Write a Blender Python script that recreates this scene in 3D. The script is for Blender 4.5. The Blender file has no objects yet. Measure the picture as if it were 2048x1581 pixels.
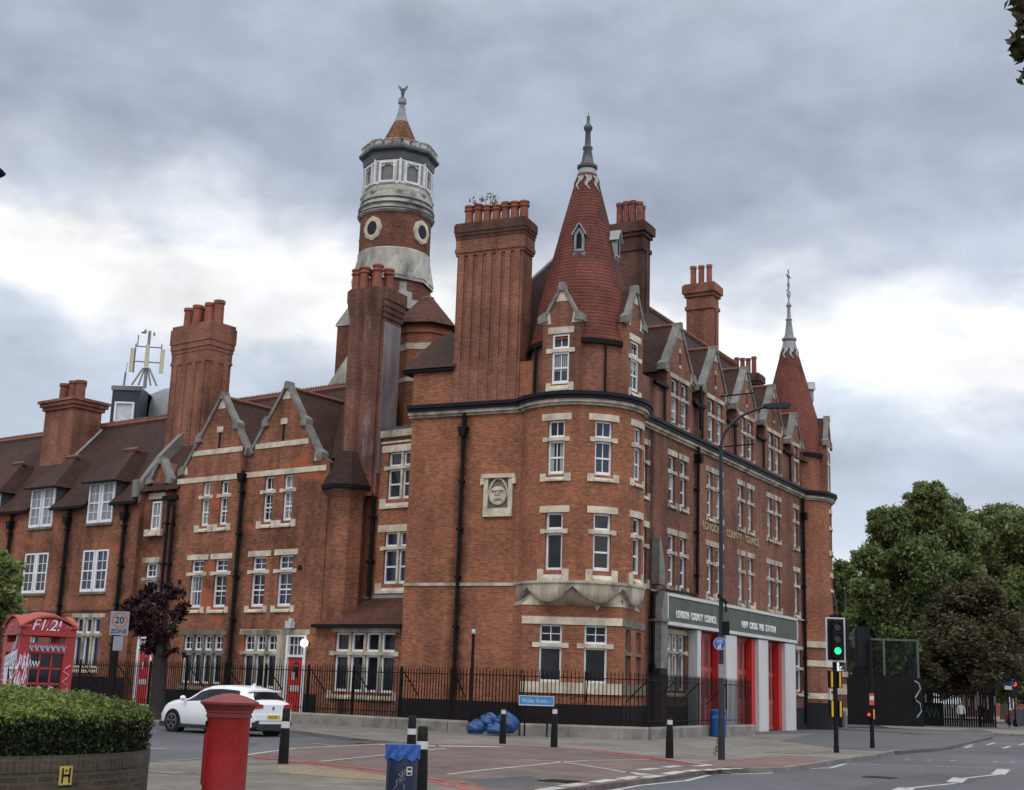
import bpy, math, random
import numpy as np
from mathutils import Vector, Matrix
D = bpy.data; SC = bpy.context.scene; COL = SC.collection
random.seed(7); RNG = np.random.default_rng(7)
rad = math.radians

# ------------------------------------------------------------------ camera
PXF, PITCH, ROLL, EYE = 2646.0, rad(12.519), rad(1.875), 1.6
cF = Vector((0, math.cos(PITCH), math.sin(PITCH)))
u0_ = Vector((0, -math.sin(PITCH), math.cos(PITCH))); r0_ = Vector((1, 0, 0))
cR = r0_*math.cos(ROLL) + u0_*math.sin(ROLL)
cU = -r0_*math.sin(ROLL) + u0_*math.cos(ROLL)
cam = D.cameras.new('camera'); camo = D.objects.new('camera', cam); COL.objects.link(camo)
cam.sensor_fit = 'HORIZONTAL'; cam.sensor_width = 36; cam.lens = PXF/2048*36
cam.clip_start = .1; cam.clip_end = 6000
m = Matrix.Identity(4)
for i in range(3):
    m[i][0] = cR[i]; m[i][1] = cU[i]; m[i][2] = -cF[i]
m[2][3] = EYE
camo.matrix_world = m; SC.camera = camo

# ------------------------------------------------------------------ world, sun, exposure
SUN_AZ, SUN_EL = rad(215), rad(48)         # azimuth from +Y towards +X
W = D.worlds.new('World'); SC.world = W; W.use_nodes = True
nt = W.node_tree; N = nt.nodes; L = nt.links; N.clear()
out = N.new('ShaderNodeOutputWorld')
sky = N.new('ShaderNodeTexSky'); sky.sky_type = 'NISHITA'; sky.sun_disc = False
sky.sun_elevation = SUN_EL; sky.sun_rotation = SUN_AZ
bg1 = N.new('ShaderNodeBackground'); bg1.inputs[1].default_value = .1
L.new(sky.outputs[0], bg1.inputs[0])
tc = N.new('ShaderNodeTexCoord')
def vm(op, a=None, b=None):
    n = N.new('ShaderNodeVectorMath'); n.operation = op
    for i, x in enumerate((a, b)):
        if x is None: continue
        if hasattr(x, 'is_output'): L.new(x, n.inputs[i])
        else: n.inputs[i].default_value = x
    return n.outputs[0]
def mm(op, a, b=None, c=None):
    n = N.new('ShaderNodeMath'); n.operation = op
    for i, x in enumerate((a, b, c)):
        if x is None: continue
        if hasattr(x, 'is_output'): L.new(x, n.inputs[i])
        else: n.inputs[i].default_value = x
    return n.outputs[0]
sep = N.new('ShaderNodeSeparateXYZ'); L.new(tc.outputs['Generated'], sep.inputs[0])
zc = mm('MAXIMUM', mm('ADD', sep.outputs[2], .10), .03)
cx = mm('DIVIDE', sep.outputs[0], zc); cy = mm('DIVIDE', sep.outputs[1], zc)
comb = N.new('ShaderNodeCombineXYZ'); L.new(cx, comb.inputs[0]); L.new(cy, comb.inputs[1])
def wnoise(scale, detail, rough, offs, dist=0.0):
    n = N.new('ShaderNodeTexNoise'); n.inputs['Scale'].default_value = scale
    n.inputs['Detail'].default_value = detail; n.inputs['Roughness'].default_value = rough
    n.inputs['Distortion'].default_value = dist
    L.new(vm('ADD', comb.outputs[0], offs), n.inputs['Vector']); return n.outputs[0]
elev = mm('MULTIPLY', mm('ARCSINE', sep.outputs[2]), 180/math.pi)
az = mm('MULTIPLY', mm('ARCTAN2', sep.outputs[0], sep.outputs[1]), 180/math.pi)
comb2 = N.new('ShaderNodeCombineXYZ'); L.new(mm('MULTIPLY', az, .1), comb2.inputs[0]); L.new(mm('MULTIPLY', elev, .17), comb2.inputs[1])
comb = comb2
nA = wnoise(.9, 4, .5, (3.1, 1.7, 0), .3)
nB = wnoise(2.2, 7, .5, (8.3, 4.4, 2), .25)
nC = wnoise(1.15, 6, .47, (1.3, 9.4, 5), .25)
nD = wnoise(3.4, 6, .5, (5.7, 2.2, 9), .2)
warp = mm('ADD', mm('MULTIPLY', mm('SUBTRACT', nA, .5), 5), mm('MULTIPLY', mm('SUBTRACT', nB, .5), 5.5))
e2 = mm('ADD', elev, warp)
e2 = mm('ADD', e2, mm('MULTIPLY', az, .07))       # the bright gap sinks towards the right
rp = N.new('ShaderNodeValToRGB'); L.new(mm('DIVIDE', e2, 60), rp.inputs[0])
stops = [(0, (.80, .84, .90)), (4, (.72, .77, .84)), (7.5, (.55, .61, .72)), (11, (.50, .56, .67)), (12.6, (.62, .68, .77)),
         (14.0, (.95, .96, .98)), (16.6, (1.02, 1.02, 1.02)), (17.6, (.80, .83, .88)), (19.2, (.54, .59, .69)), (21.5, (.41, .462, .572)),
         (28, (.42, .47, .58)), (34, (.5, .55, .63)), (42, (1.05, 1.06, 1.08)), (60, (1.35, 1.36, 1.37))]
cr = rp.color_ramp
while len(cr.elements) < len(stops): cr.elements.new(.5)
for el, (p_, c_) in zip(cr.elements, stops): el.position = p_/60; el.color = (*c_, 1)
var = mm('ADD', mm('ADD', mm('MULTIPLY', mm('SUBTRACT', nC, .5), .95), mm('MULTIPLY', mm('SUBTRACT', nD, .5), .4)), 1.0)
var = mm('ADD', var, mm('MULTIPLY', mm('MAXIMUM', az, 4), .006))
mul = vm('MULTIPLY', rp.outputs[0]); 
cv = N.new('ShaderNodeCombineXYZ')
for i in range(3): L.new(var, cv.inputs[i])
L.new(cv.outputs[0], mul.node.inputs[1])
bg2 = N.new('ShaderNodeBackground'); bg2.inputs[1].default_value = 1.0; L.new(mul, bg2.inputs[0])
mx = N.new('ShaderNodeMixShader'); mx.inputs[0].default_value = .95
L.new(bg1.outputs[0], mx.inputs[1]); L.new(bg2.outputs[0], mx.inputs[2]); L.new(mx.outputs[0], out.inputs[0])
sl = D.lights.new('sun', 'SUN'); sl.energy = 1.0; sl.angle = rad(22); sl.color = (1, .97, .92)
so = D.objects.new('sun', sl); COL.objects.link(so)
sd = Vector((math.sin(SUN_AZ)*math.cos(SUN_EL), math.cos(SUN_AZ)*math.cos(SUN_EL), math.sin(SUN_EL)))
so.rotation_euler = sd.to_track_quat('Z', 'Y').to_euler(); so.location = (0, 0, 60)
SC.view_settings.view_transform = 'Standard'; SC.view_settings.look = 'None'
SC.view_settings.exposure = 0.0; SC.view_settings.gamma = 1

# ------------------------------------------------------------------ pixel -> place helpers
def ray(x, y): return cF + cR*((x-1024)/PXF) - cU*((y-790.5)/PXF)
def gnd(x, y, z=0.0):
    d = ray(x, y); return Vector((0, 0, EYE)) + d*((z-EYE)/d.z)
def at(x, y, Y):
    d = ray(x, y); return Vector((0, 0, EYE)) + d*(Y/d.y)
class Fr:                                   # a facade frame: u along, o outwards, z up
    def __init__(s, P, d, n): s.P = Vector((P[0], P[1], 0)); s.d = Vector(d); s.n = Vector(n); s.R = None
    def w(s, u, o, z): return s.P + s.d*u + s.n*o + Vector((0, 0, z))
    def px(s, x, y, o=0):
        d = ray(x, y); c = Vector((0, 0, EYE)); p = c + d*((s.P + s.n*o - c).dot(s.n)/d.dot(s.n))
        return (p - s.P).dot(s.d), p.z
    def right(s): return Vector((-s.n.y, s.n.x, 0))
class Round(Fr):
    def __init__(s, P, R): s.P = Vector((P[0], P[1], 0)); s.R = R
    def w(s, u, o, z):
        a = u/s.R; return s.P + Vector((math.sin(a), -math.cos(a), 0))*(s.R+o) + Vector((0, 0, z))
def azd(a): a = rad(a); return Vector((math.sin(a), math.cos(a), 0))
def azn(a): a = rad(a); return Vector((math.cos(a), -math.sin(a), 0))
LOC = Fr((0, 0), (1, 0, 0), (0, -1, 0))     # local frame of movable things: x right, o towards viewer
def seg_frame(a, b, flip=False):            # frame from point a to b, outward on the viewer's side
    d = (Vector((b[0], b[1], 0)) - Vector((a[0], a[1], 0))); ln = d.length; d.normalize()
    n = Vector((d.y, -d.x, 0))
    if flip: n = -n
    f = Fr(a, d, n); f.len = ln; return f

# ------------------------------------------------------------------ mesh builder
class MB:
    def __init__(s): s.v = []; s.f = []; s.uv = []; s.mi = []
    def face(s, pts, uv=None, mi=0):
        i = len(s.v); s.v += [tuple(p) for p in pts]; s.f.append(tuple(range(i, i+len(pts)))); s.uv.append(uv); s.mi.append(mi)
    def us(s, F, a, b):
        if F.R is None: return [a, b]
        k = max(1, int(abs(b-a)/.28)+1); return [a+(b-a)*i/k for i in range(k+1)]
    def box(s, F, ua, ub, oa, ob, za, zb):
        if ub < ua: ua, ub = ub, ua
        if ob < oa: oa, ob = ob, oa
        if zb < za: za, zb = zb, za
        U = s.us(F, ua, ub)
        for a, b in zip(U, U[1:]):
            q = lambda u, o, z: F.w(u, o, z)
            s.face([q(a, ob, za), q(b, ob, za), q(b, ob, zb), q(a, ob, zb)], [(a, za), (b, za), (b, zb), (a, zb)] if F.R else None)
            s.face([q(a, oa, za), q(a, oa, zb), q(b, oa, zb), q(b, oa, za)])
            s.face([q(a, oa, zb), q(a, ob, zb), q(b, ob, zb), q(b, oa, zb)])
            s.face([q(a, oa, za), q(b, oa, za), q(b, ob, za), q(a, ob, za)])
        s.face([F.w(ua, oa, za), F.w(ua, ob, za), F.w(ua, ob, zb), F.w(ua, oa, zb)])
        s.face([F.w(ub, oa, za), F.w(ub, oa, zb), F.w(ub, ob, zb), F.w(ub, ob, za)])
    def prism(s, F, poly, oa, ob):          # polygon (u,z) extruded in o
        s.face([F.w(u, ob, z) for u, z in poly]); s.face([F.w(u, oa, z) for u, z in reversed(poly)])
        for (a, b) in zip(poly, poly[1:]+poly[:1]):
            s.face([F.w(a[0], oa, a[1]), F.w(b[0], oa, b[1]), F.w(b[0], ob, b[1]), F.w(a[0], ob, a[1])])
    def flat(s, poly, za, zb):              # polygon in plan, extruded up
        s.face([(p[0], p[1], zb) for p in poly]); s.face([(p[0], p[1], za) for p in reversed(poly)])
        for a, b in zip(poly, poly[1:]+poly[:1]):
            s.face([(a[0], a[1], za), (b[0], b[1], za), (b[0], b[1], zb), (a[0], a[1], zb)])
    def strip(s, F, p, q, t, oa, ob, below=0.0):  # a bar along p->q in the facade plane, t thick upwards
        d = Vector((q[0]-p[0], q[1]-p[1])); d.normalize(); n = Vector((-d.y, d.x))
        if n.y < 0: n = -n
        A = [(p[0]-n.x*below, p[1]-n.y*below), (q[0]-n.x*below, q[1]-n.y*below), (q[0]+n.x*t, q[1]+n.y*t), (p[0]+n.x*t, p[1]+n.y*t)]
        s.prism(F, A, oa, ob)
    def wall(s, F, ua, ub, za, zb, holes=(), o=0.0, dep=.22):
        U = {ua, ub}; Z = {za, zb}
        for h in holes: U |= {h[0], h[1]}; Z |= {h[2], h[3]}
        U = sorted(x for x in U if ua-1e-6 <= x <= ub+1e-6); Z = sorted(x for x in Z if za-1e-6 <= x <= zb+1e-6)
        if F.R:
            V = []
            for a, b in zip(U, U[1:]): V += s.us(F, a, b)[:-1]
            U = V+[U[-1]]
        for a, b in zip(U, U[1:]):
            for c, d in zip(Z, Z[1:]):
                mu, mz = (a+b)/2, (c+d)/2
                if any(h[0] < mu < h[1] and h[2] < mz < h[3] for h in holes): continue
                s.face([F.w(a, o, c), F.w(b, o, c), F.w(b, o, d), F.w(a, o, d)], [(a, c), (b, c), (b, d), (a, d)] if F.R else None)
        for h in holes:
            p = lambda i, oo, k: F.w(h[i], oo, h[k])
            s.face([p(0, o, 2), p(0, o, 3), p(0, o-dep, 3), p(0, o-dep, 2)]); s.face([p(1, o, 2), p(1, o-dep, 2), p(1, o-dep, 3), p(1, o, 3)])
            for k in (2, 3):
                X = s.us(F, h[0], h[1])
                for a, b in zip(X, X[1:]): s.face([F.w(a, o, h[k]), F.w(b, o, h[k]), F.w(b, o-dep, h[k]), F.w(a, o-dep, h[k])])
    def lathe(s, c, prof, seg=24, a0=0.0, a1=2*math.pi, rot=0.0, cap=True):
        cl = abs(a1-a0-2*math.pi) < 1e-6
        for i in range(seg):
            A = a0+(a1-a0)*i/seg+rot; B = a0+(a1-a0)*(i+1)/seg+rot
            for (r0, z0), (r1, z1) in zip(prof, prof[1:]):
                pt = lambda a, r, z: (c[0]+r*math.sin(a), c[1]-r*math.cos(a), c[2]+z)
                rm = max(r0, r1, .05); ln = math.hypot(r1-r0, z1-z0)
                v0 = z0 if abs(z1-z0) > .02 else z0; 
                uv = [(A*rm, z0), (B*rm, z0), (B*rm, z1), (A*rm, z1)]
                P = [pt(A, r0, z0), pt(B, r0, z0), pt(B, r1, z1), pt(A, r1, z1)]
                if r0 < 1e-5: P = P[1:]; uv = uv[1:]; P = [pt(A, 0, z0)]+P[1:] if False else P
                elif r1 < 1e-5: P = P[:3]; uv = uv[:3]
                s.face(P, uv)
        if cap and cl:
            for (r, z) in (prof[0], prof[-1]):
                if r > 1e-4: s.face([(c[0]+r*math.sin(a0+rot+2*math.pi*i/seg), c[1]-r*math.cos(a0+rot+2*math.pi*i/seg), c[2]+z) for i in range(seg)])
    def tube(s, pts, r, seg=8):
        P = [Vector(p) for p in pts]; rings = []
        for i, p in enumerate(P):
            d = (P[min(i+1, len(P)-1)]-P[max(i-1, 0)]).normalized()
            a = d.orthogonal().normalized() if abs(d.z) < .99 else Vector((1, 0, 0))
            if abs(d.z) < .99: a = d.cross(Vector((0, 0, 1))).normalized()
            b = d.cross(a); rr = r[i] if isinstance(r, (list, tuple)) else r
            rings.append([p+a*rr*math.cos(2*math.pi*k/seg)+b*rr*math.sin(2*math.pi*k/seg) for k in range(seg)])
        for A, B in zip(rings, rings[1:]):
            for k in range(seg): s.face([A[k], A[(k+1) % seg], B[(k+1) % seg], B[k]])
        s.face(rings[0]); s.face(list(reversed(rings[-1])))
    def ball(s, c, r, seg=14, rings=8, sc=(1, 1, 1)):
        for i in range(rings):
            for k in range(seg):
                q = []
                for a, b in ((i, k), (i, k+1), (i+1, k+1), (i+1, k)):
                    t = math.pi*a/rings; p = 2*math.pi*b/seg
                    q.append((c[0]+r*sc[0]*math.sin(t)*math.cos(p), c[1]+r*sc[1]*math.sin(t)*math.sin(p), c[2]+r*sc[2]*math.cos(t)))
                if i == 0: q = q[1:]
                elif i == rings-1: q = q[:3]
                s.face(q)
    def build(s, name, mat, parent=None, smooth=False, local=False, merge=True):
        if not s.f: return None
        me = D.meshes.new(name); root = parent
        off = Vector((0, 0, 0))
        if not local:
            r_ = parent
            while r_ is not None: off += r_.location; r_ = r_.parent
            if parent is None:
                a = np.array(s.v); off = Vector(((a[:, 0].min()+a[:, 0].max())/2, (a[:, 1].min()+a[:, 1].max())/2, a[:, 2].min()))
        me.from_pydata([(x-off.x, y-off.y, z-off.z) for x, y, z in s.v], [], s.f)
        uvl = me.uv_layers.new(name='uv'); data = np.zeros((len(me.loops), 2), 'f4')
        V = np.array(s.v)
        for p, uv in zip(me.polygons, s.uv):
            n = p.normal
            if uv is None:
                if abs(n.z) > .93: t = Vector((1, 0, 0)); b = Vector((0, 1, 0))
                else: t = Vector((-n.y, n.x, 0)).normalized(); b = n.cross(t)
                if b.z < 0: b = -b
                for li, vi in zip(p.loop_indices, p.vertices):
                    q = V[vi]; data[li] = (q[0]*t.x+q[1]*t.y, q[0]*b.x+q[1]*b.y+q[2]*b.z)
            else:
                for li, c in zip(p.loop_indices, uv): data[li] = c
        uvl.data.foreach_set('uv', data.ravel())
        ms = mat if isinstance(mat, (list, tuple)) else [mat]
        for x in ms: me.materials.append(M(x))
        if len(ms) > 1: me.polygons.foreach_set('material_index', s.mi)
        o = D.objects.new(name, me); COL.objects.link(o)
        if merge or smooth:
            import bmesh
            bm = bmesh.new(); bm.from_mesh(me); bmesh.ops.remove_doubles(bm, verts=bm.verts, dist=.0004)
            bmesh.ops.recalc_face_normals(bm, faces=bm.faces); bm.to_mesh(me); bm.free()
        if smooth:
            me.polygons.foreach_set('use_smooth', [True]*len(me.polygons))
            if smooth is not True: me.set_sharp_from_angle(angle=rad(smooth))
        if parent is not None: o.parent = parent
        else: o.location = off
        return o
def tag(o, label, cat, group=None):
    o['label'] = label; o['category'] = cat
    if group: o['group'] = group
    return o
def thing(name, label, cat, loc=(0, 0, 0), rz=0.0, group=None):
    o = D.objects.new(name, None); COL.objects.link(o); o.empty_display_size = .3
    o.location = loc; o.rotation_euler = (0, 0, rz); return tag(o, label, cat, group)
def struct(o, kind='structure'):
    o['kind'] = kind; return o
def kids(o): return [c for c in o.children]
def dup(o, parent=None):
    c = o.copy(); COL.objects.link(c); c.parent = parent
    for k in kids(o): dup(k, c)
    return c
def text(name, body, size, F, u, o, z, mat, parent, depth=.02, align='LEFT', sx=1.0, local=False, shear=0.0, width=None, bold=0.0, space=1.0):
    cu = D.curves.new(name, 'FONT'); cu.body = body; cu.size = size; cu.extrude = depth/2; cu.align_x = align; cu.shear = shear; cu.offset = bold; cu.space_character = space
    t = D.objects.new(name, cu); COL.objects.link(t)
    dg = bpy.context.evaluated_depsgraph_get(); me = D.meshes.new_from_object(t.evaluated_get(dg))
    D.objects.remove(t); D.curves.remove(cu)
    if width:
        xs_ = [v.co.x for v in me.vertices]; sx = width/(max(xs_)-min(xs_))
    X = F.right(); Z = F.n; p = F.w(u, o+depth/2, z); off = Vector((0, 0, 0)); r_ = parent
    if not local:
        while r_ is not None: off += r_.location; r_ = r_.parent
    mt = Matrix(((X.x*sx, 0, Z.x, p.x-off.x), (X.y*sx, 0, Z.y, p.y-off.y), (0, 1, 0, p.z-off.z), (0, 0, 0, 1)))
    me.transform(mt); me.materials.clear(); me.materials.append(M(mat)); me.name = name
    ob = D.objects.new(name, me); COL.objects.link(ob); ob.parent = parent; return ob
# ------------------------------------------------------------------ materials
MATS = {}; DEFS = {}
def M(name):
    if name not in MATS: MATS[name] = DEFS[name](name)
    return MATS[name]
def base(name, rough=.7, metal=0.0, spec=.5):
    m = D.materials.new(name); m.use_nodes = True; t = m.node_tree; b = t.nodes['Principled BSDF']
    b.inputs['Roughness'].default_value = rough; b.inputs['Metallic'].default_value = metal
    b.inputs['Specular IOR Level'].default_value = spec; return m, t, b
def noise(t, vec, scale, detail=5, rough=.6, dist=0.0):
    n = t.nodes.new('ShaderNodeTexNoise'); n.inputs['Scale'].default_value = scale; n.inputs['Detail'].default_value = detail
    n.inputs['Roughness'].default_value = rough; n.inputs['Distortion'].default_value = dist
    t.links.new(vec, n.inputs['Vector']); return n.outputs[0]
def ramp(t, fac, stops):
    r = t.nodes.new('ShaderNodeValToRGB'); t.links.new(fac, r.inputs[0]); e = r.color_ramp.elements
    while len(e) < len(stops): e.new(.5)
    for el, (p, c) in zip(e, stops): el.position = p; el.color = (*c, 1) if len(c) == 3 else c
    return r.outputs[0]
def mix(t, mode, fac, a, b):
    n = t.nodes.new('ShaderNodeMix'); n.data_type = 'RGBA'; n.blend_type = mode
    for s, x in ((n.inputs[0], fac), (n.inputs[6], a), (n.inputs[7], b)):
        if hasattr(x, 'is_output'): t.links.new(x, s)
        else: s.default_value = x if not isinstance(x, tuple) else (*x, 1)
    return n.outputs[2]
def g(v): return (v, v, v)
def coords(t, which='Object', sc=None):
    c = t.nodes.new('ShaderNodeTexCoord').outputs[which]
    if sc:
        mp = t.nodes.new('ShaderNodeMapping'); mp.inputs['Scale'].default_value = sc; t.links.new(c, mp.inputs[0]); c = mp.outputs[0]
    return c
def bump(t, b, h, s=.3, d=.02):
    n = t.nodes.new('ShaderNodeBump'); n.inputs['Strength'].default_value = s; n.inputs['Distance'].default_value = d
    t.links.new(h, n.inputs['Height']); t.links.new(n.outputs[0], b.inputs['Normal'])
def plain(c, rough=.6, var=.25, scale=2.5, metal=0.0, bmp=0.0, spec=.5, stretch=None, fine=0.0):
    def f(name):
        m, t, b = base(name, rough, metal, spec); v = coords(t, 'Object', stretch)
        k = ramp(t, noise(t, v, scale, 6, .65), [(.3, g(1-var)), (.7, g(1+var*.45))])
        col = mix(t, 'MULTIPLY', 1.0, (*c,), k)
        if fine:
            k2 = ramp(t, noise(t, coords(t), 60, 3, .7), [(.3, g(1-fine)), (.7, g(1+fine))]); col = mix(t, 'MULTIPLY', 1.0, col, k2)
        t.links.new(col, b.inputs['Base Color'])
        if bmp: bump(t, b, noise(t, v, scale*8, 5), bmp)
        return m
    return f
def bricks(c1, c2, mortar, bw=.225, rh=.075, ms=.011, soot=.5, sootscale=.35, streak=.35, pale=None, bmp=.35, off=.5, rough=.85, satvar=.25, pipes=(), patch=None):
    def f(name):
        m, t, b = base(name, rough, 0, .25); uv = coords(t, 'UV'); ob = coords(t, 'Object')
        br = t.nodes.new('ShaderNodeTexBrick'); br.offset = off; br.squash = 1
        for k, v in (('Scale', 1.0), ('Mortar Size', ms), ('Mortar Smooth', .15), ('Bias', 0.0), ('Brick Width', bw), ('Row Height', rh)): br.inputs[k].default_value = v
        br.inputs['Color1'].default_value = (*c1, 1); br.inputs['Color2'].default_value = (*c2, 1); br.inputs['Mortar'].default_value = (*mortar, 1)
        t.links.new(uv, br.inputs['Vector'])
        k = ramp(t, noise(t, ob, sootscale, 7, .68, .4), [(.34, g(1-soot)), (.58, g(1.0)), (.75, g(1.12))])
        col = mix(t, 'MULTIPLY', 1.0, br.outputs['Color'], k)
        k2 = ramp(t, noise(t, coords(t, 'Object', (1.6, 1.6, .16)), 1.0, 5, .6), [(.33, g(1-streak)), (.55, g(1.0))])
        col = mix(t, 'MULTIPLY', .85, col, k2)
        k3 = ramp(t, noise(t, coords(t, 'UV', (4.4, 13.3, 1)), 1.0, 2, .8), [(.3, g(1-satvar)), (.72, g(1+satvar))])
        col = mix(t, 'MULTIPLY', 1.0, col, k3)
        if pale:
            k4 = ramp(t, noise(t, coords(t, 'Object', (1.1, 1.1, .28)), .8, 6, .6), [(pale[1], g(0)), (pale[1]+.16, g(1))])
            col = mix(t, 'MIX', k4, col, pale[0])
        if patch:
            k5 = ramp(t, noise(t, coords(t, 'Object', (.5, .5, .8)), .8, 4, .5), [(.60, g(0)), (.66, g(.75))]); col = mix(t, 'MIX', k5, col, patch)
        if pipes:                                                        # damp soot that has run down beside the rain pipes
            ps = t.nodes.new('ShaderNodeNewGeometry').outputs['Position']; nz = noise(t, ps, 1.6, 6, .7); tot = None
            for (x, y) in pipes() if callable(pipes) else pipes:
                v1 = t.nodes.new('ShaderNodeVectorMath'); v1.operation = 'SUBTRACT'; t.links.new(ps, v1.inputs[0]); v1.inputs[1].default_value = (x, y, 0)
                v2 = t.nodes.new('ShaderNodeVectorMath'); v2.operation = 'MULTIPLY'; t.links.new(v1.outputs[0], v2.inputs[0]); v2.inputs[1].default_value = (1, 1, 0)
                v3 = t.nodes.new('ShaderNodeVectorMath'); v3.operation = 'LENGTH'; t.links.new(v2.outputs[0], v3.inputs[0])
                if tot is None: tot = v3.outputs['Value']
                else:
                    mn = t.nodes.new('ShaderNodeMath'); mn.operation = 'MINIMUM'; t.links.new(tot, mn.inputs[0]); t.links.new(v3.outputs['Value'], mn.inputs[1]); tot = mn.outputs[0]
            ad = t.nodes.new('ShaderNodeMath'); ad.operation = 'ADD'; t.links.new(tot, ad.inputs[0]); t.links.new(nz, ad.inputs[1])
            col = mix(t, 'MULTIPLY', 1.0, col, ramp(t, ad.outputs[0], [(.5, g(.22)), (.72, g(.55)), (1.0, g(1.0))]))
        t.links.new(col, b.inputs['Base Color']); bump(t, b, br.outputs['Fac'], -bmp, .012); return m
    return f
def leaf(c, var=.35, trans=.25):
    def f(name):
        m, t, b = base(name, .55, 0, .3)
        oi = t.nodes.new('ShaderNodeTexNoise'); oi.inputs['Scale'].default_value = .6; t.links.new(coords(t), oi.inputs['Vector'])
        k = ramp(t, oi.outputs[0], [(.32, g(1-var)), (.68, g(1+var))])
        col = mix(t, 'MULTIPLY', 1.0, (*c,), k); t.links.new(col, b.inputs['Base Color'])
        tr = t.nodes.new('ShaderNodeBsdfTranslucent'); t.links.new(col, tr.inputs[0])
        ms = t.nodes.new('ShaderNodeMixShader'); ms.inputs[0].default_value = trans
        t.links.new(b.outputs[0], ms.inputs[1]); t.links.new(tr.outputs[0], ms.inputs[2])
        t.links.new(ms.outputs[0], t.nodes['Material Output'].inputs[0]); return m
    return f
def emit(c, s):
    def f(name):
        m, t, b = base(name, .4); b.inputs['Base Color'].default_value = (*c, 1)
        b.inputs['Emission Color'].default_value = (*c, 1); b.inputs['Emission Strength'].default_value = s; return m
    return f
def glass(c, rough=.06, var=.6):
    def f(name):
        m, t, b = base(name, rough, 0, .3); v = coords(t)
        k = ramp(t, noise(t, v, 1.3, 3, .6), [(.35, g(1-var)), (.7, g(1+var))])
        t.links.new(mix(t, 'MULTIPLY', 1.0, (*c,), k), b.inputs['Base Color'])
        bump(t, b, noise(t, v, 1.1, 2), .12, .05); return m
    return f
def curtain(c, c2):
    def f(name):
        m, t, b = base(name, .12, 0, .5); w = t.nodes.new('ShaderNodeTexWave'); w.inputs['Scale'].default_value = 3.5; w.inputs['Distortion'].default_value = 3
        t.links.new(coords(t, 'UV'), w.inputs['Vector'])
        t.links.new(ramp(t, w.outputs[0], [(.2, c), (.9, c2)]), b.inputs['Base Color']); return m
    return f
def asphalt(c, patch=.25, fine=.35, rough=.85, cold=None):
    def f(name):
        m, t, b = base(name, rough, 0, .3); v = coords(t)
        k = ramp(t, noise(t, v, .12, 5, .6), [(.3, g(1-patch)), (.7, g(1+patch*.6))])
        k2 = ramp(t, noise(t, v, 45, 4, .8), [(.3, g(1-fine)), (.72, g(1+fine))])
        k3 = ramp(t, noise(t, coords(t, 'Object', (.5, .08, 1)), .9, 4, .6), [(.35, g(.86)), (.65, g(1.06))])
        col = mix(t, 'MULTIPLY', 1.0, mix(t, 'MULTIPLY', 1.0, mix(t, 'MULTIPLY', 1.0, (*c,), k), k2), k3)
        t.links.new(col, b.inputs['Base Color']); bump(t, b, noise(t, v, 70, 3), .3, .01); return m
    return f
def slabs(c1, c2, mortar, bw, rh, ms=.012, rot=0.0, stain=.3):
    def f(name):
        m, t, b = base(name, .85, 0, .3); v = coords(t)
        mp = t.nodes.new('ShaderNodeMapping'); mp.inputs['Rotation'].default_value = (0, 0, rot); t.links.new(v, mp.inputs[0])
        br = t.nodes.new('ShaderNodeTexBrick'); t.links.new(mp.outputs[0], br.inputs['Vector'])
        for k, x in (('Scale', 1.0), ('Mortar Size', ms), ('Mortar Smooth', .2), ('Brick Width', bw), ('Row Height', rh)): br.inputs[k].default_value = x
        br.inputs['Color1'].default_value = (*c1, 1); br.inputs['Color2'].default_value = (*c2, 1); br.inputs['Mortar'].default_value = (*mortar, 1)
        k = ramp(t, noise(t, v, .5, 7, .7), [(.3, g(1-stain)), (.68, g(1.08))]); k2 = ramp(t, noise(t, v, 22, 4, .75), [(.3, g(.8)), (.7, g(1.15))])
        t.links.new(mix(t, 'MULTIPLY', 1.0, mix(t, 'MULTIPLY', 1.0, br.outputs[0], k), k2), b.inputs['Base Color'])
        bump(t, b, br.outputs['Fac'], -.3, .01); return m
    return f
V2_ = lambda p: (p.x, p.y)
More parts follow.
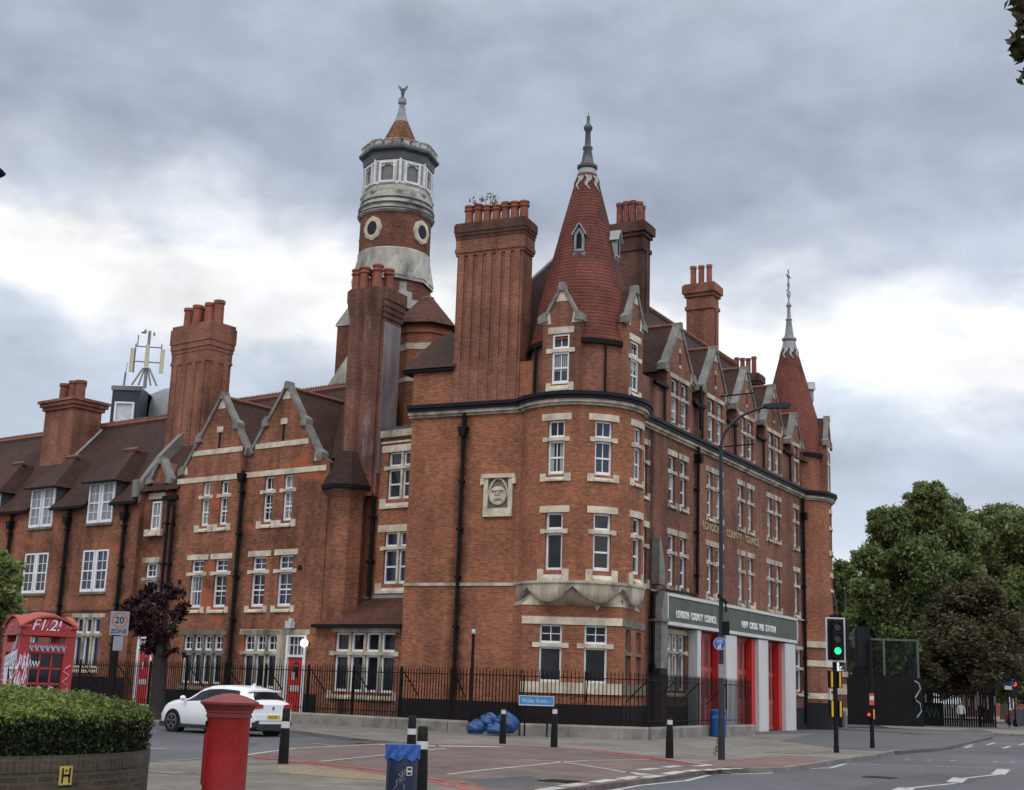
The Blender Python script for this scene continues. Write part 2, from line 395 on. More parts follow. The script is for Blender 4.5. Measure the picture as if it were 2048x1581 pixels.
DEFS.update(
    brick_orange=bricks((.425, .136, .057), (.25, .077, .038), (.26, .155, .11), ms=.0125, soot=.36, streak=.28, satvar=.32, pipes=lambda: [V2_(FB.w(4.42, 0, 0))], pale=((.36, .2, .14), .64)),
    brick_wing=bricks((.39, .124, .056), (.21, .068, .038), (.24, .145, .105), ms=.0125, soot=.58, streak=.4, satvar=.32, patch=(.37, .10, .042), pipes=lambda: [V2_(FL.w(u, 0, 0)) for u in (9.73, 14.4, 14.75, 17.95, 22.5, 27.45, 2.95)]),
    brick_front=bricks((.30, .106, .057), (.175, .062, .038), (.21, .135, .105), soot=.45, streak=.4, satvar=.32, pipes=lambda: [V2_(FR.w(u, 0, 0)) for u in (3.3, 8.3, 23.85)]),
    brick_chimney=bricks((.33, .10, .05), (.2, .06, .034), (.28, .17, .13), ms=.014, soot=.55, streak=.45, pale=((.3, .17, .13), .66)),
    brick_cap=bricks((.17, .062, .04), (.10, .042, .032), (.12, .08, .065), soot=.6, streak=.5),
    brick_sooty=bricks((.15, .055, .036), (.09, .04, .03), (.1, .07, .06), soot=.65, streak=.5),
    brick_stained=bricks((.24, .075, .045), (.15, .052, .036), (.25, .17, .14), soot=.5, streak=.4, pale=((.3, .26, .29), .53)),
    brick_tower=bricks((.31, .10, .053), (.17, .06, .038), (.12, .075, .06), soot=.6, streak=.4, ms=.014),
    brick_black=bricks((.016, .016, .019), (.010, .010, .013), (.005, .005, .006), soot=.3, streak=.3, rough=.75),
    brick_garden=bricks((.075, .055, .038), (.045, .033, .024), (.075, .064, .05), soot=.45, sootscale=.9, streak=.3, bmp=.6),
    brick_soldier=bricks((.075, .056, .04), (.047, .035, .026), (.08, .068, .055), bw=.075, rh=.23, soot=.45, sootscale=.9, streak=.3, off=0, bmp=.6),
    tile=bricks((.088, .040, .029), (.054, .028, .023), (.018, .011, .010), bw=.17, rh=.105, ms=.014, soot=.45, streak=.25, bmp=.7, rough=.8),
    tile_red=bricks((.2, .056, .038), (.155, .046, .034), (.1, .032, .025), bw=.17, rh=.145, ms=.008, soot=.55, streak=.3, bmp=.35, rough=.75),
    tile_orange=bricks((.36, .15, .075), (.22, .09, .05), (.07, .035, .025), bw=.17, rh=.12, ms=.016, soot=.4, streak=.3, bmp=.8),
    tile_porch=bricks((.17, .062, .042), (.1, .042, .032), (.03, .018, .015), bw=.17, rh=.105, ms=.014, soot=.55, streak=.25, bmp=.7),
    ridge_red=plain((.18, .068, .044), .8, .4, 3),
    pot=plain((.27, .082, .05), .75, .45, 2.2), pot_dark=plain((.2, .062, .045), .8, .5, 2.2),
    stone=plain((.6, .525, .41), .85, .5, 1.6, bmp=.15, fine=.12), stone_dirty=plain((.47, .41, .32), .85, .75, 1.1, stretch=(1.4, 1.4, .5), bmp=.2, fine=.15),
    stone_grey=plain((.2, .195, .18), .9, .5, 1.6, bmp=.2, fine=.15), stone_dark=plain((.17, .15, .12), .9, .6, 1.8, bmp=.2, fine=.15),
    stone_stained=plain((.4, .385, .34), .85, .95, .8, stretch=(1, 1, 1.8), bmp=.3, fine=.2), stone_tower=plain((.40, .38, .34), .85, .7, 1.0, stretch=(1, 1, .5), bmp=.2, fine=.15),
    lead=plain((.24, .25, .27), .6, .4, 2.5, fine=.1), blind=plain((.32, .32, .31), .7, .25, 2), lead_dark=plain((.062, .07, .085), .5, .5, 2.5, fine=.1), lead_pale=plain((.3, .31, .325), .6, .35, 2.5),
    black_iron=plain((.009, .009, .01), .6, .4, 3, spec=.12), black_paint=plain((.012, .013, .017), .55, .4, 1.5, spec=.15), rust_iron=plain((.016, .009, .008), .7, .5, 4, spec=.1),
    white_paint=plain((.74, .75, .77), .45, .14, 1.2), stained_render=plain((.27, .235, .245), .85, .6, 1.2, stretch=(1, 1, .25), fine=.15), lantern_white=plain((.68, .68, .67), .5, .3, 2), grey_paint=plain((.52, .53, .55), .5, .2, 1.4), offwhite=plain((.55, .545, .54), .5, .2, .9, stretch=(1, 1, .3)),
    red_paint=plain((.52, .022, .018), .4, .28, .8), red_door=plain((.43, .095, .088), .5, .3, .9), red_dark=plain((.17, .022, .022), .45, .3, 1), 
    red_pillar=plain((.285, .008, .009), .45, .42, 3.5, fine=.12, bmp=.06), red_cap=plain((.19, .024, .024), .55, .3, 3), red_phone=plain((.33, .016, .017), .45, .4, 2.2), red_roof=plain((.36, .06, .038), .6, .3, 3),
    green_fascia=plain((.088, .102, .08), .75, .35, .9, stretch=(1.5, 1.5, .25), fine=.08), letter_white=plain((.78, .78, .77), .6, .3, 6), letter_gold=plain((.37, .31, .18), .55, .4, 5),
    glass_dark=glass((.012, .014, .018)), glass_mid=glass((.04, .045, .05)), glass_blue=curtain((.008, .01, .024), (.02, .026, .085)), glass_net=curtain((.09, .1, .12), (.3, .31, .33)), glass_grey=glass((.17, .17, .155), .4, .15),
    concrete=plain((.22, .205, .185), .9, .5, 1.3, bmp=.2, fine=.2), kerb=plain((.17, .163, .152), .9, .4, 1.2, bmp=.15, fine=.2),
    asphalt=asphalt((.078, .08, .087)), asphalt_main=asphalt((.098, .101, .113), .4), setts=slabs((.125, .13, .14), (.095, .1, .108), (.07, .07, .075), .2, .12, .012, rad(30), .3),
    paving=slabs((.225, .205, .185), (.185, .17, .152), (.1, .09, .082), .75, .6, .012, rad(-53), .48), block_paving=slabs((.2, .145, .13), (.15, .11, .102), (.085, .068, .064), .2, .1, .01, rad(-10), .45),
    near_paving=slabs((.2, .182, .158), (.165, .15, .13), (.095, .085, .075), .6, .45, .013, rad(-45), .5), tactile=slabs((.25, .2, .13), (.21, .17, .112), (.14, .115, .08), .4, .4, .012, rad(-20), .3),
    tactile_red=slabs((.2, .125, .107), (.17, .108, .094), (.11, .075, .066), .4, .4, .012, rad(30), .3),
    road_white=plain((.40, .40, .39), .8, .45, 3, fine=.2), road_red=plain((.33, .07, .06), .85, .5, 2.0, fine=.25), red_lane=asphalt((.18, .075, .07)),
    earth=asphalt((.07, .06, .045)),
    car_white=plain((.72, .73, .75), .22, .05, 1), car_glass=glass((.012, .014, .017), .04, .3), tyre=plain((.010, .010, .011), .8, .3, 8, spec=.2), rim=plain((.16, .165, .175), .35, .2, 8, metal=.7), black_trim=plain((.015, .015, .016), .5, .3, 5),
    tail_red=plain((.35, .012, .012), .2, .2, 5), plate_yellow=plain((.62, .45, .03), .5, .15, 6), chrome=plain((.4, .4, .42), .25, .2, 6, metal=.9), badge=plain((.12, .15, .2), .3, .2, 9, metal=.5),
    bag_blue=plain((.016, .07, .22), .28, .45, 2.5, bmp=1.0), bin_blue=plain((.012, .095, .33), .4, .25, 2), bin_navy=plain((.012, .022, .065), .45, .45, 3), bin_bag=plain((.02, .09, .36), .35, .3, 5, bmp=.6),
    street_blue=plain((.03, .2, .48), .5, .2, 4), sign_blue=plain((.012, .07, .36), .45, .15, 4), sign_white=plain((.5, .5, .53), .5, .15, 3), sign_grey=plain((.23, .235, .265), .5, .15, 3), sign_red=plain((.5, .05, .05), .5, .2, 3), sign_yellow=plain((.45, .35, .09), .5, .3, 8),
    tl_green=emit((.02, 1.0, .28), 1.6), tl_off=plain((.01, .01, .011), .3, .2, 5), tl_red=emit((1.0, .03, .02), 1.6), lamp_glow=emit((1.0, .93, .7), 2.2), yellow=plain((.62, .34, .01), .5, .2, 4), lamp_grey=plain((.022, .025, .036), .5, .3, 3, spec=.25), post_navy=plain((.008, .009, .016), .5, .3, 3, spec=.15), bollard_black=plain((.010, .009, .009), .6, .4, 5, spec=.15), 
    bark=plain((.055, .042, .034), .9, .4, 4, bmp=.5, stretch=(3, 3, .6)), bark_dark=plain((.022, .017, .015), .9, .4, 4, bmp=.5),
    leaf_a=leaf((.165, .21, .075), .35, .45), leaf_b=leaf((.215, .255, .09), .35, .45), leaf_c=leaf((.06, .09, .036)), leaf_y=leaf((.19, .2, .075), .35, .35),
    leaf_purple=leaf((.022, .009, .012), .4, .15), leaf_purple2=leaf((.06, .018, .018), .4, .15), leaf_yew=leaf((.072, .064, .034), .4, .3), leaf_rust=leaf((.1, .062, .034), .4, .15),
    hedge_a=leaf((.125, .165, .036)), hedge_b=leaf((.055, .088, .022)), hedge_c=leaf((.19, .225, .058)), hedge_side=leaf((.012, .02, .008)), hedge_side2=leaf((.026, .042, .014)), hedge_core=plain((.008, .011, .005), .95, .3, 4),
    leaf_over=leaf((.035, .042, .016)), leaf_over2=leaf((.07, .05, .015)),
    mast_grey=plain((.2, .21, .22), .5, .3, 3), mast_cream=plain((.5, .47, .34), .5, .2, 3), clad_navy=plain((.016, .022, .036), .4, .3, .8), roof_grey=plain((.16, .175, .19), .5, .25, 1), clad_pale=plain((.5, .53, .56), .4, .2, 2),
    hoarding=plain((.012, .011, .012), .7, .3, .9, spec=.1), mesh_green=plain((.06, .095, .08), .6, .3, 3), grey_wrap=plain((.15, .17, .19), .5, .3, 2), graff_grey=plain((.3, .33, .38), .6, .4, 4), graff_white=plain((.62, .66, .74), .6, .3, 4), graff_pink=plain((.62, .2, .3), .6, .3, 4), graff_blue=plain((.35, .48, .62), .6, .3, 4),
    skin=plain((.32, .19, .14), .6, .15, 8), cloth_white=plain((.42, .5, .5), .8, .25, 5), cloth_black=plain((.012, .012, .015), .8, .3, 5), hair=plain((.02, .015, .012), .6, .3, 20),
    car_red=plain((.25, .02, .02), .3, .1, 2), car_blue=plain((.02, .03, .09), .3, .1, 2), plaque_red=plain((.42, .07, .055), .5, .2, 8), mesh_dark=plain((.012, .016, .015), .8, .3, 5, spec=.1))
# ------------------------------------------------------------------ building frames
A = at(1165, 800, 52.0); AXZ = Vector((A.x, A.y, 0))
nR = azn(29.64); nB = -azn(-65.9); nL = -azn(-53.4)
FR = Fr(AXZ+nR*1.6, azd(29.64), nR)          # main road front, u runs away to the right
FB = Fr(AXZ+nB*1.6, azd(-65.9), nB)          # blind end wall with the plaque, u runs left
FL = Fr((-4.2, 53.8), azd(-53.4), nL)        # side road wing, u runs left
TR = 2.5; FT = Round(AXZ, TR); UPR = 2.12; FU = Round(AXZ, UPR)
A2 = FR.P + FR.d*26.1 - nR*1.25; TR2 = 2.2; FT2 = Round(A2, TR2); FU2 = Round(A2, 1.9)
ph = lambda F, d: rad(d)*F.R

WR = random.Random(77)
def frame_ring(mb, F, a, b, c, d, w, o0, o1):
    mb.box(F, a, a+w, o0, o1, c, d); mb.box(F, b-w, b, o0, o1, c, d)
    mb.box(F, a+w, b-w, o0, o1, c, c+w*1.25); mb.box(F, a+w, b-w, o0, o1, d-w, d)
def window(P, F, u0, u1, z0, z1, zt=None, mull=(), cols=2, rows=(2, 1), o=0.0, lin=None, sill=None, pane='glass_dark', fw=.066, tw=.13, mw=.12,
           stone='stone', lug=.2, lug_t=True, dep=.17, paint='white_paint', sash=True, upane=None, opened=0, label=None):
    """one window part: painted timber; children: panes, stone lintel, sill, transom, mullions"""
    wb, pb, qb, sb = MB(), MB(), MB(), MB()
    lo = [(z0, zt-tw)] if zt else [(z0, z1)]
    if zt: lo.append((zt, z1))
    ue = sorted([u0, u1]); xs = [ue[0]]
    for k in mull: xs += [k-mw/2, k+mw/2]
    xs.append(ue[1]); lights = [(xs[i], xs[i+1]) for i in range(0, len(xs), 2)]
    for ri, (c, d) in enumerate(lo):
        for (a, b) in lights:
            frame_ring(wb, F, a+.005, b-.005, c+.005, d-.005, fw, o-dep-.05, o-dep+.06)
            ia, ib, ic, id_ = a+fw, b-fw, c+fw*1.25, d-fw
            nr = rows[ri] if ri < len(rows) else 1; nc = cols if isinstance(cols, int) else cols[ri]
            if sash and ri == 0 and nr >= 2:
                zm = (ic+id_)/2 + opened; wb.box(F, ia, ib, o-dep-.04, o-dep+.03, zm-.035, zm+.035)
                wb.box(F, ia, ib, o-dep-.04, o-dep+.02, ic, ic+.05)
            for k in range(1, nr):
                if sash and ri == 0 and nr == 2: break
                zz = ic+(id_-ic)*k/nr; wb.box(F, ia, ib, o-dep-.03, o-dep+.015, zz-.014, zz+.014)
            for k in range(1, nc):
                uu = ia+(ib-ia)*k/nc; wb.box(F, uu-.017, uu+.017, o-dep-.03, o-dep+.015, ic, id_)
            (qb if (ri == 1 and upane) else pb).face([F.w(ia-.02, o-dep-.01, ic-.02), F.w(ib+.02, o-dep-.01, ic-.02), F.w(ib+.02, o-dep-.01, id_+.02), F.w(ia-.02, o-dep-.01, id_+.02)], [(ia, ic), (ib, ic), (ib, id_), (ia, id_)])
    w = wb.build('window', paint, P)
    WR.random(); bl_ = MB()
    if sash and WR.random() < .42 and pane in ('glass_dark', 'glass_mid', 'glass_blue'):
        for (a, b) in lights:
            c, d = lo[0]; k_ = WR.choice((.3, .45, .6, .8)); t_ = WR.random()
            if t_ < .55: bl_.box(F, a+fw, b-fw, o-dep-.008, o-dep-.004, d-fw-(d-c-2*fw)*k_, d-fw)
            else:
                e_ = (b-a-2*fw)*.28; bl_.box(F, a+fw, a+fw+e_, o-dep-.008, o-dep-.004, c+fw, d-fw); bl_.box(F, b-fw-e_, b-fw, o-dep-.008, o-dep-.004, c+fw, d-fw)
    bl_.build('blind', WR.choice(('blind', 'blind', 'glass_net', 'glass_grey')), w)
    if label: w['label'] = label
    pb.build('pane', pane, w); qb.build('pane', upane or pane, w)
    if lin:
        hw, h = lin; c = (u0+u1)/2; q = MB(); q.box(F, c-hw, c+hw, o-.12, o+.035, z1+.003, z1+h); q.build('lintel', stone, w)
    if sill:
        hw, h = sill; c = (u0+u1)/2; q = MB(); n_ = (ue[1]-ue[0])/2
        q.box(F, c-hw, c-n_-.02, o-.1, o+.05, z0-h, z0+.04); q.box(F, c+n_+.02, c+hw, o-.1, o+.05, z0-h, z0+.04)
        for ua_, ub_ in zip(q.us(F, c-n_-.018, c+n_+.018), q.us(F, c-n_-.018, c+n_+.018)[1:]):
            P4 = [F.w(ua_, o+.10, z0-h*.75), F.w(ub_, o+.10, z0-h*.75), F.w(ub_, o-dep+.05, z0), F.w(ua_, o-dep+.05, z0)]
            q.face(P4); q.face([F.w(ua_, o+.10, z0-h), F.w(ub_, o+.10, z0-h), F.w(ub_, o+.10, z0-h*.75), F.w(ua_, o+.10, z0-h*.75)])
            q.face([F.w(ua_, o-.05, z0-h), F.w(ub_, o-.05, z0-h), F.w(ub_, o+.10, z0-h), F.w(ua_, o+.10, z0-h)])
        q.build('sill', stone, w)
    if zt:
        q = MB(); q.box(F, ue[0]+.002, ue[1]-.002, o-dep-.03, o+.03, zt-tw, zt)
        if lug_t: q.box(F, ue[0]-lug, ue[0], o-.1, o+.04, zt-tw-.03, zt+.02); q.box(F, ue[1], ue[1]+lug, o-.1, o+.04, zt-tw-.03, zt+.02)
        q.build('transom', stone, w)
    if mull:
        q = MB()
        for k in mull: q.box(F, k-mw/2, k+mw/2, o-dep-.04, o-.01, z0, (zt-tw) if zt else z1)
        if zt:
            for k in mull: q.box(F, k-mw/2, k+mw/2, o-dep-.04, o-.01, zt, z1)
        q.build('mullion', stone, w)
    return w
def pots(P, F, us, o, z, r=.16, h=1.15, mat='pot', ring=True, seed=0):
    rr = random.Random(seed)
    for k, u in enumerate(us):
        oo = o[k] if isinstance(o, (list, tuple)) else o
        c = F.w(u, oo, z); hh = h*rr.uniform(.92, 1.06); a = r*rr.uniform(.93, 1.05); q = MB()
        q.lathe(c, [(a*1.1, -.2), (a*1.02, .1), (a*.92, hh*.55), (a*.96, hh*.72), (a*1.22, hh*.74), (a*1.22, hh*.8), (a*1.0, hh*.82), (a*1.0, hh*.88), (a*1.2, hh*.9), (a*1.2, hh*.97), (a*.95, hh), (a*.6, hh*.98), (a*.55, hh*.8)] if ring else
                [(a*1.05, -.2), (a*.95, .2), (a*.9, hh*.85), (a*1.08, hh*.87), (a*1.08, hh), (a*.75, hh), (a*.7, hh*.8)], 14, cap=False)
        q.build('chimney_pot', mat, P, smooth=35)
def downpipe(P, F, pts, r=.06, o=.1, hopper=None, mat='black_iron'):
    q = MB(); q.tube([F.w(u, o, z) for u, z in pts], r, 8)
    (u0, z0), (u1, z1) = pts[0], pts[-1]; z = z0-1.0
    while z > z1:
        q.box(F, u1-r*1.6, u1+r*1.6, (o-.12), o+r*1.3, z-.05, z+.05); z -= 1.9
    if hopper:
        u, z = hopper; q.prism(F, [(u-.2, z), (u+.2, z), (u+.1, z-.4), (u-.1, z-.4)], .02, .32)
    q.build('downpipe', mat, P)
def gable_coping(P, F, apex, feet, o0, o1, t=.16, mat='stone_grey', mid=None, name='coping'):
    q = MB()
    for i, ft in enumerate(feet):
        if ft is None: continue
        q.strip(F, ft, apex, t, o0, o1, .05)
        sgn = 1 if ft[0] > apex[0] else -1
        q.prism(F, [(ft[0]-sgn*.24, ft[1]-.02), (ft[0]+sgn*.17, ft[1]-.1), (ft[0]+sgn*.17, ft[1]+.18), (ft[0]-sgn*.1, ft[1]+.36)], o0-.02, o1+.04)
        if mid and mid[i]:
            k = mid[i]; mu = ft[0]+(apex[0]-ft[0])*k; mz = ft[1]+(apex[1]-ft[1])*k
            q.prism(F, [(mu-sgn*.24, mz-.06), (mu+sgn*.15, mz-.12), (mu+sgn*.15, mz+.2), (mu-sgn*.08, mz+.38)], o0-.02, o1+.05)
    q.prism(F, [(apex[0]-.15, apex[1]-.2), (apex[0]+.15, apex[1]-.2), (apex[0]+.09, apex[1]+.15), (apex[0]-.09, apex[1]+.15)], o0-.03, o1+.04)
    return q.build(name, mat, P)
def kneel_stones(q, F, apex, feet, o):
    for ft in feet:
        if ft is None: continue
        s_ = 1 if ft[0] > apex[0] else -1
        q.prism(F, [(ft[0]-s_*.34, ft[1]-.12), (ft[0]+s_*.14, ft[1]-.12), (ft[0]+s_*.1, ft[1]+.16), (ft[0]-s_*.24, ft[1]+.5)], o-.05, o+.02)
    q.prism(F, [(apex[0]-.27, apex[1]-.62), (apex[0]+.27, apex[1]-.62), (apex[0], apex[1]-.06)], o-.05, o+.02)

# ------------------------------------------------------------------ the fire station
FS = thing('fire_station', 'tall red brick corner fire station with round turrets, stepped gables and red appliance doors', 'fire station', (AXZ.x, AXZ.y, 0))
GL = ['glass_dark', 'glass_dark', 'glass_mid', 'glass_net', 'glass_dark', 'glass_blue', 'glass_mid']
gi = lambda k: GL[k % len(GL)]
# --- main road front
pairs = [(4.98, 6.3), (9.46, 10.65), (13.6, 15.0), (17.9, 19.2)]
pairs = [(a+.54, b+.52) for a, b in pairs]; singles = [2.55, 22.82]
HW = .34; front2, front1 = [], []
for c in [x for p_ in pairs for x in p_]+singles:
    front2.append((c-HW, c+HW, 9.56, 11.58)); front1.append((c-HW, c+HW, 6.05, 8.19))
gf = [(4.35, 7.1, 1.75, 4.05), (22.55, 23.5, 1.95, 4.1)]
drm = [6.22, 10.62, 14.93, 19.15, 22.85, 1.75]
doors = [(7.86, 10.9), (12.34, 15.36), (16.78, 19.4)]
q = MB()
q.wall(FR, 1.8, 24.1, 0, 12.4, front2+front1+gf+[(a, b, 0, 4.3) for a, b in doors], dep=.25)
dh = []
for k, c in enumerate(drm[:5]): hw_ = .75 if k == 4 else 1.42; dh.append((c-hw_+.06, c+hw_-.06, 12.75, 14.5))
q.wall(FR, 1.8, 24.1, 12.36, 14.5, dh, o=-.02, dep=.05)             # attic wall above the cornice
q.wall(FR, 24.1, 24.1, 0, 12.4)
q.build('wall', 'brick_front', FS)
for k, (a, b, c, d) in enumerate(front2):
    window(FS, FR, a, b, c, d, zt=10.94, cols=(1, 2), rows=(2, 1), lin=(.55, .25), sill=(.56, .25), pane=gi(k*3+1), stone='stone_dirty')
for k, (a, b, c, d) in enumerate(front1):
    window(FS, FR, a, b, c, d, zt=7.5, cols=(1, 2), rows=(2, 1), lin=(.58, .25), sill=(.56, .33), pane=gi(k*2+2), stone='stone_dirty')
window(FS, FR, *gf[0], zt=3.38, mull=[4.35+2.75*k/4 for k in (1, 2, 3)], cols=1, rows=(1, 2), sash=False, stone='stone_dirty', pane='glass_mid', lin=(1.6, .2), sill=(1.6, .25))
window(FS, FR, *gf[1], zt=3.2, cols=1, rows=(1, 1), sash=False, stone='stone_dirty', sill=(.6, .25), lin=(.7, .2))
# engine bay doors, white piers and the green fascia
for k, (a, b) in enumerate(doors):
    q = MB(); n_ = 4; w_ = (b-a)/n_
    for j in range(n_):
        x0, x1 = a+w_*j+.012, a+w_*(j+1)-.012
        q.box(FR, x0, x1, -.2, -.12, .06, 4.3)
        q.box(FR, x0, x0+.1, -.12, -.085, .06, 4.3); q.box(FR, x1-.1, x1, -.12, -.085, .06, 4.3)
        for zz in (.06, 1.25, 2.62, 4.12): q.box(FR, x0+.1, x1-.1, -.12, -.085, zz, zz+.16)
    d_ = q.build('bay_door', 'red_door', FS)
    q = MB()
    for j in range(n_):
        x0, x1 = a+w_*j+.14, a+w_*(j+1)-.14
        q.box(FR, x0, x1, -.119, -.112, 1.5, 2.55); q.box(FR, x0, x1, -.119, -.112, 2.85, 4.05)
    q.build('pane', 'red_dark', d_)
    q = MB(); q.box(FR, a, a+.02, -.1, .36, 0, 4.3); q.box(FR, b-.42, b, -.08, .22, .02, 4.25); q.build('door_leaf', 'red_paint', FS)
for a, b in ((7.42, 7.86), (10.9, 12.34), (15.36, 16.78), (19.4, 21.1)):
    q = MB(); q.box(FR, a+.01, b-.01, .012, .42, 0, 4.3); q.build('pier', 'offwhite', FS)
q = MB(); q.box(FR, 4.0, 21.2, .012, .46, 4.5, 5.5); fa = q.build('fascia', 'green_fascia', FS)
q = MB(); q.box(FR, 3.92, 21.3, .012, .50, 5.52, 5.64); q.box(FR, 3.92, 21.3, .012, .49, 4.36, 4.5); q.box(FR, 21.2, 21.3, .012, .52, 4.5, 5.5); q.box(FR, 3.92, 4.0, .012, .52, 4.5, 5.5); q.build('fascia_moulding', 'offwhite', fa)
q = MB(); q.box(FR, 3.3, 23.8, .01, .1, 5.66, 5.74); q.build('stone_band', 'stone_dirty', FS)
text('lettering', 'LONDON  COUNTY  COUNCIL', .42, FR, 4.9, .46, 4.70, 'letter_white', fa, .03, width=4.65, bold=.012, space=1.15)
text('lettering', 'NEW  CROSS  FIRE  STATION', .42, FR, 12.85, .46, 4.73, 'letter_white', fa, .03, width=4.9, bold=.012, space=1.15)
for u_, s_, w_ in ((9.0, 'LONDON', 2.25), (11.6, '\u00b7', None), (12.05, 'COUNTY', 2.05), (14.3, '\u00b7', None), (14.7, 'COUNCIL', 1.95)):
    text('lettering', s_, .5, FR, u_, 0, 8.88, 'letter_gold', FS, .05, width=w_, bold=.006)
# cornice along the front, end wall and turrets
q = MB(); g_ = MB()
for F_, a, b in ((FR, 1.95, 24.0), (FB, 2.0, 6.95), (FT, ph(FT, -82), ph(FT, 118)), (FT2, ph(FT2, 1), ph(FT2, 200))):
    q.box(F_, a, b, -.1, .10, 12.30, 12.40); q.box(F_, a, b, -.1, .2, 12.40, 12.53)
    g_.box(F_, a, b, -.2, .27, 12.53, 12.66); g_.box(F_, a, b, -.2, .34, 12.66, 12.80)
q.build('cornice', 'stone_dirty', FS); g_.build('gutter', 'black_paint', FS)
# dormer gables on the front
slope_o = lambda z: -(z-14.4)/(20.3-14.4)*4.3
for k, c in enumerate(drm[:5]):
    narrow = k == 4; hw = .62 if narrow else 1.16; kw = 1.0 if narrow else 1.62; ww = .75 if narrow else 1.42
    zk = 15.1 if narrow else 15.3; za = 16.8 if narrow else 17.55
    cx_ = c+(.05 if narrow else .0)
    holes = [(c-.3, c+.3, 13.05, 15.02)] if narrow else [(c-.92, c-.2, 13.05, 15.0), (c+.2, c+.92, 13.05, 15.0)]
    q = MB(); q.wall(FR, c-ww, c+ww, 12.8, 15.05, holes, o=.05, dep=.25)
    for s_ in (-1, 1): q.box(FR, c+s_*ww-.01, c+s_*ww+.01, -1.6, .049, 12.8, 15.05)
    q.prism(FR, [(cx_-kw+.2, 15.05), (cx_+kw-.2, 15.05), (cx_+kw-.2, zk), (cx_, za), (cx_-kw+.2, zk)], -2.4, .05)
    d_ = q.build('dormer', 'brick_front', FS)
    q = MB()
    for s_ in (-1, 1):
        q.face([FR.w(cx_, -.2, za+.05), FR.w(cx_+s_*(kw+.05), -.2, zk-.15), FR.w(cx_+s_*(kw+.05), -2.6, zk-.15), FR.w(cx_, -2.6, za+.05)])
    q.build('dormer_roof', 'tile', d_)
    q = MB(); q.tube([FR.w(cx_, -.25, za+.06), FR.w(cx_, -2.5, za+.06)], .1, 6); q.build('ridge_tiles', 'ridge_red', d_)
    gable_coping(d_, FR, (cx_, za), [(cx_-kw, zk), (cx_+kw, zk)], -.26, .11, .09)
    q = MB(); kneel_stones(q, FR, (cx_, za), [(cx_-kw+.05, zk), (cx_+kw-.05, zk)], .055); q.box(FR, c-hw, c+hw, -.05, .075, 15.022, 15.22)
    if not narrow: q.box(FR, cx_-.13, cx_+.13, 0, .075, 16.3, 16.5); q.box(FR, cx_-.12, cx_+.12, 0, .075, 15.6, 15.75)
    q.build('stone_dressing', 'stone_dirty', d_)
    if not narrow: q = MB(); q.box(FR, cx_-.06, cx_+.06, 0, .06, 15.75, 16.3); q.build('slit', 'black_iron', d_)
    for j, h in enumerate(holes): window(FS, FR, *h, zt=14.3, o=.05, cols=(1, 1), rows=(2, 1), pane=gi(k+j*2), stone='stone_dirty', sill=(.5, .18), lug=.12)
    q = MB(); q.tube([FR.w(c-ww-.35, .08, 14.35), FR.w(c-ww-.35, .08, 12.9)], .05, 6); q.build('downpipe', 'black_iron', FS)
    q = MB(); q.box(FR, c-ww-1.4, c-ww-.02, -.2, .16, 14.36, 14.5); q.build('gutter', 'black_iron', FS)
downpipe(FS, FR, [(8.55, 15.3), (8.5, 13.4), (8.4, 12.9), (8.3, 12.4), (8.25, 11.9), (8.15, 5.9)], .07, .13, (8.25, 12.1))
downpipe(FS, FR, [(23.85, 12.3), (23.85, .3)], .075, .12, (23.85, 11.5))
downpipe(FS, FR, [(3.3, 5.6), (3.3, .3)], .09, .14, None)
q = MB(); q.tube([FR.w(3.3, .16, 5.55), FR.w(4.4, .16, 5.8), FR.w(6.2, .2, 5.82), FR.w(8.1, .15, 5.86), FR.w(8.15, .13, 6.0)], .06, 6); q.build('downpipe', 'black_iron', FS)
for u_, z_ in ((11.3, 15.4), (11.2, 12.95)):
    q = MB(); q.tube([FR.w(u_, .05, z_), FR.w(u_, 1.7, z_+.05)], .035, 6); q.build('flag_bracket', 'black_iron', FS)
# niche of the street lantern at the end of the fascia: stone gablet above and below
q = MB()
q.prism(FR, [(3.42, 5.95), (4.02, 5.95), (3.98, 6.7), (3.62, 7.75), (3.42, 7.85)], 0, .35)
q.prism(FR, [(3.3, 2.6), (3.95, 2.6), (3.95, 4.6), (3.8, 5.35), (3.62, 5.7), (3.45, 5.2), (3.3, 4.6)], .02, .5)
q.box(FR, 3.2, 3.95, .02, .6, 4.45, 4.6)
q.build('stone_buttress', 'stone_grey', FS)
q = MB(); q.box(FR, 3.3, 3.95, .02, .48, 0, 2.6); q.build('buttress_base', 'brick_sooty', FS)
# --- roof of the main range (hipped)
def roof_quad(mb, pts): mb.face(pts)
e0 = 14.42; ov = .2
P2, P3, P4 = FR.w(25.6, ov, e0), FR.w(25.6, -8.6, e0), FB.w(6.9, -1.3, e0)
Pa = FB.w(-.5, -1.25, e0); K1, K2 = FR.w(2.0, -3.75, 20.2), FR.w(24.0, -3.9, 20.2)
q = MB(); roof_quad(q, [Pa, P2, K2, K1]); roof_quad(q, [P3, P4, K1, K2]); roof_quad(q, [P4, Pa, K1]); roof_quad(q, [P2, P3, K2])
q.build('roof', 'tile', FS)
q = MB(); q.tube([K1+Vector((0, 0, .05)), K2+Vector((0, 0, .05))], .13, 6); q.build('ridge_tiles', 'ridge_red', FS)
q = MB(); q.tube([K1, Pa], .05, 6); q.tube([K1, P4], .09, 6); q.build('hip_flashing', 'lead', FS)
q = MB()
for k in range(34): 
    u_ = 20.6+k*.1
    if k % 2 == 0: q.lathe(FR.w(u_+.6, -3.8, 20.25), [(.09, 0), (.09, .16), (.02, .2)], 6)
q.build('ridge_crest', 'ridge_red', FS)
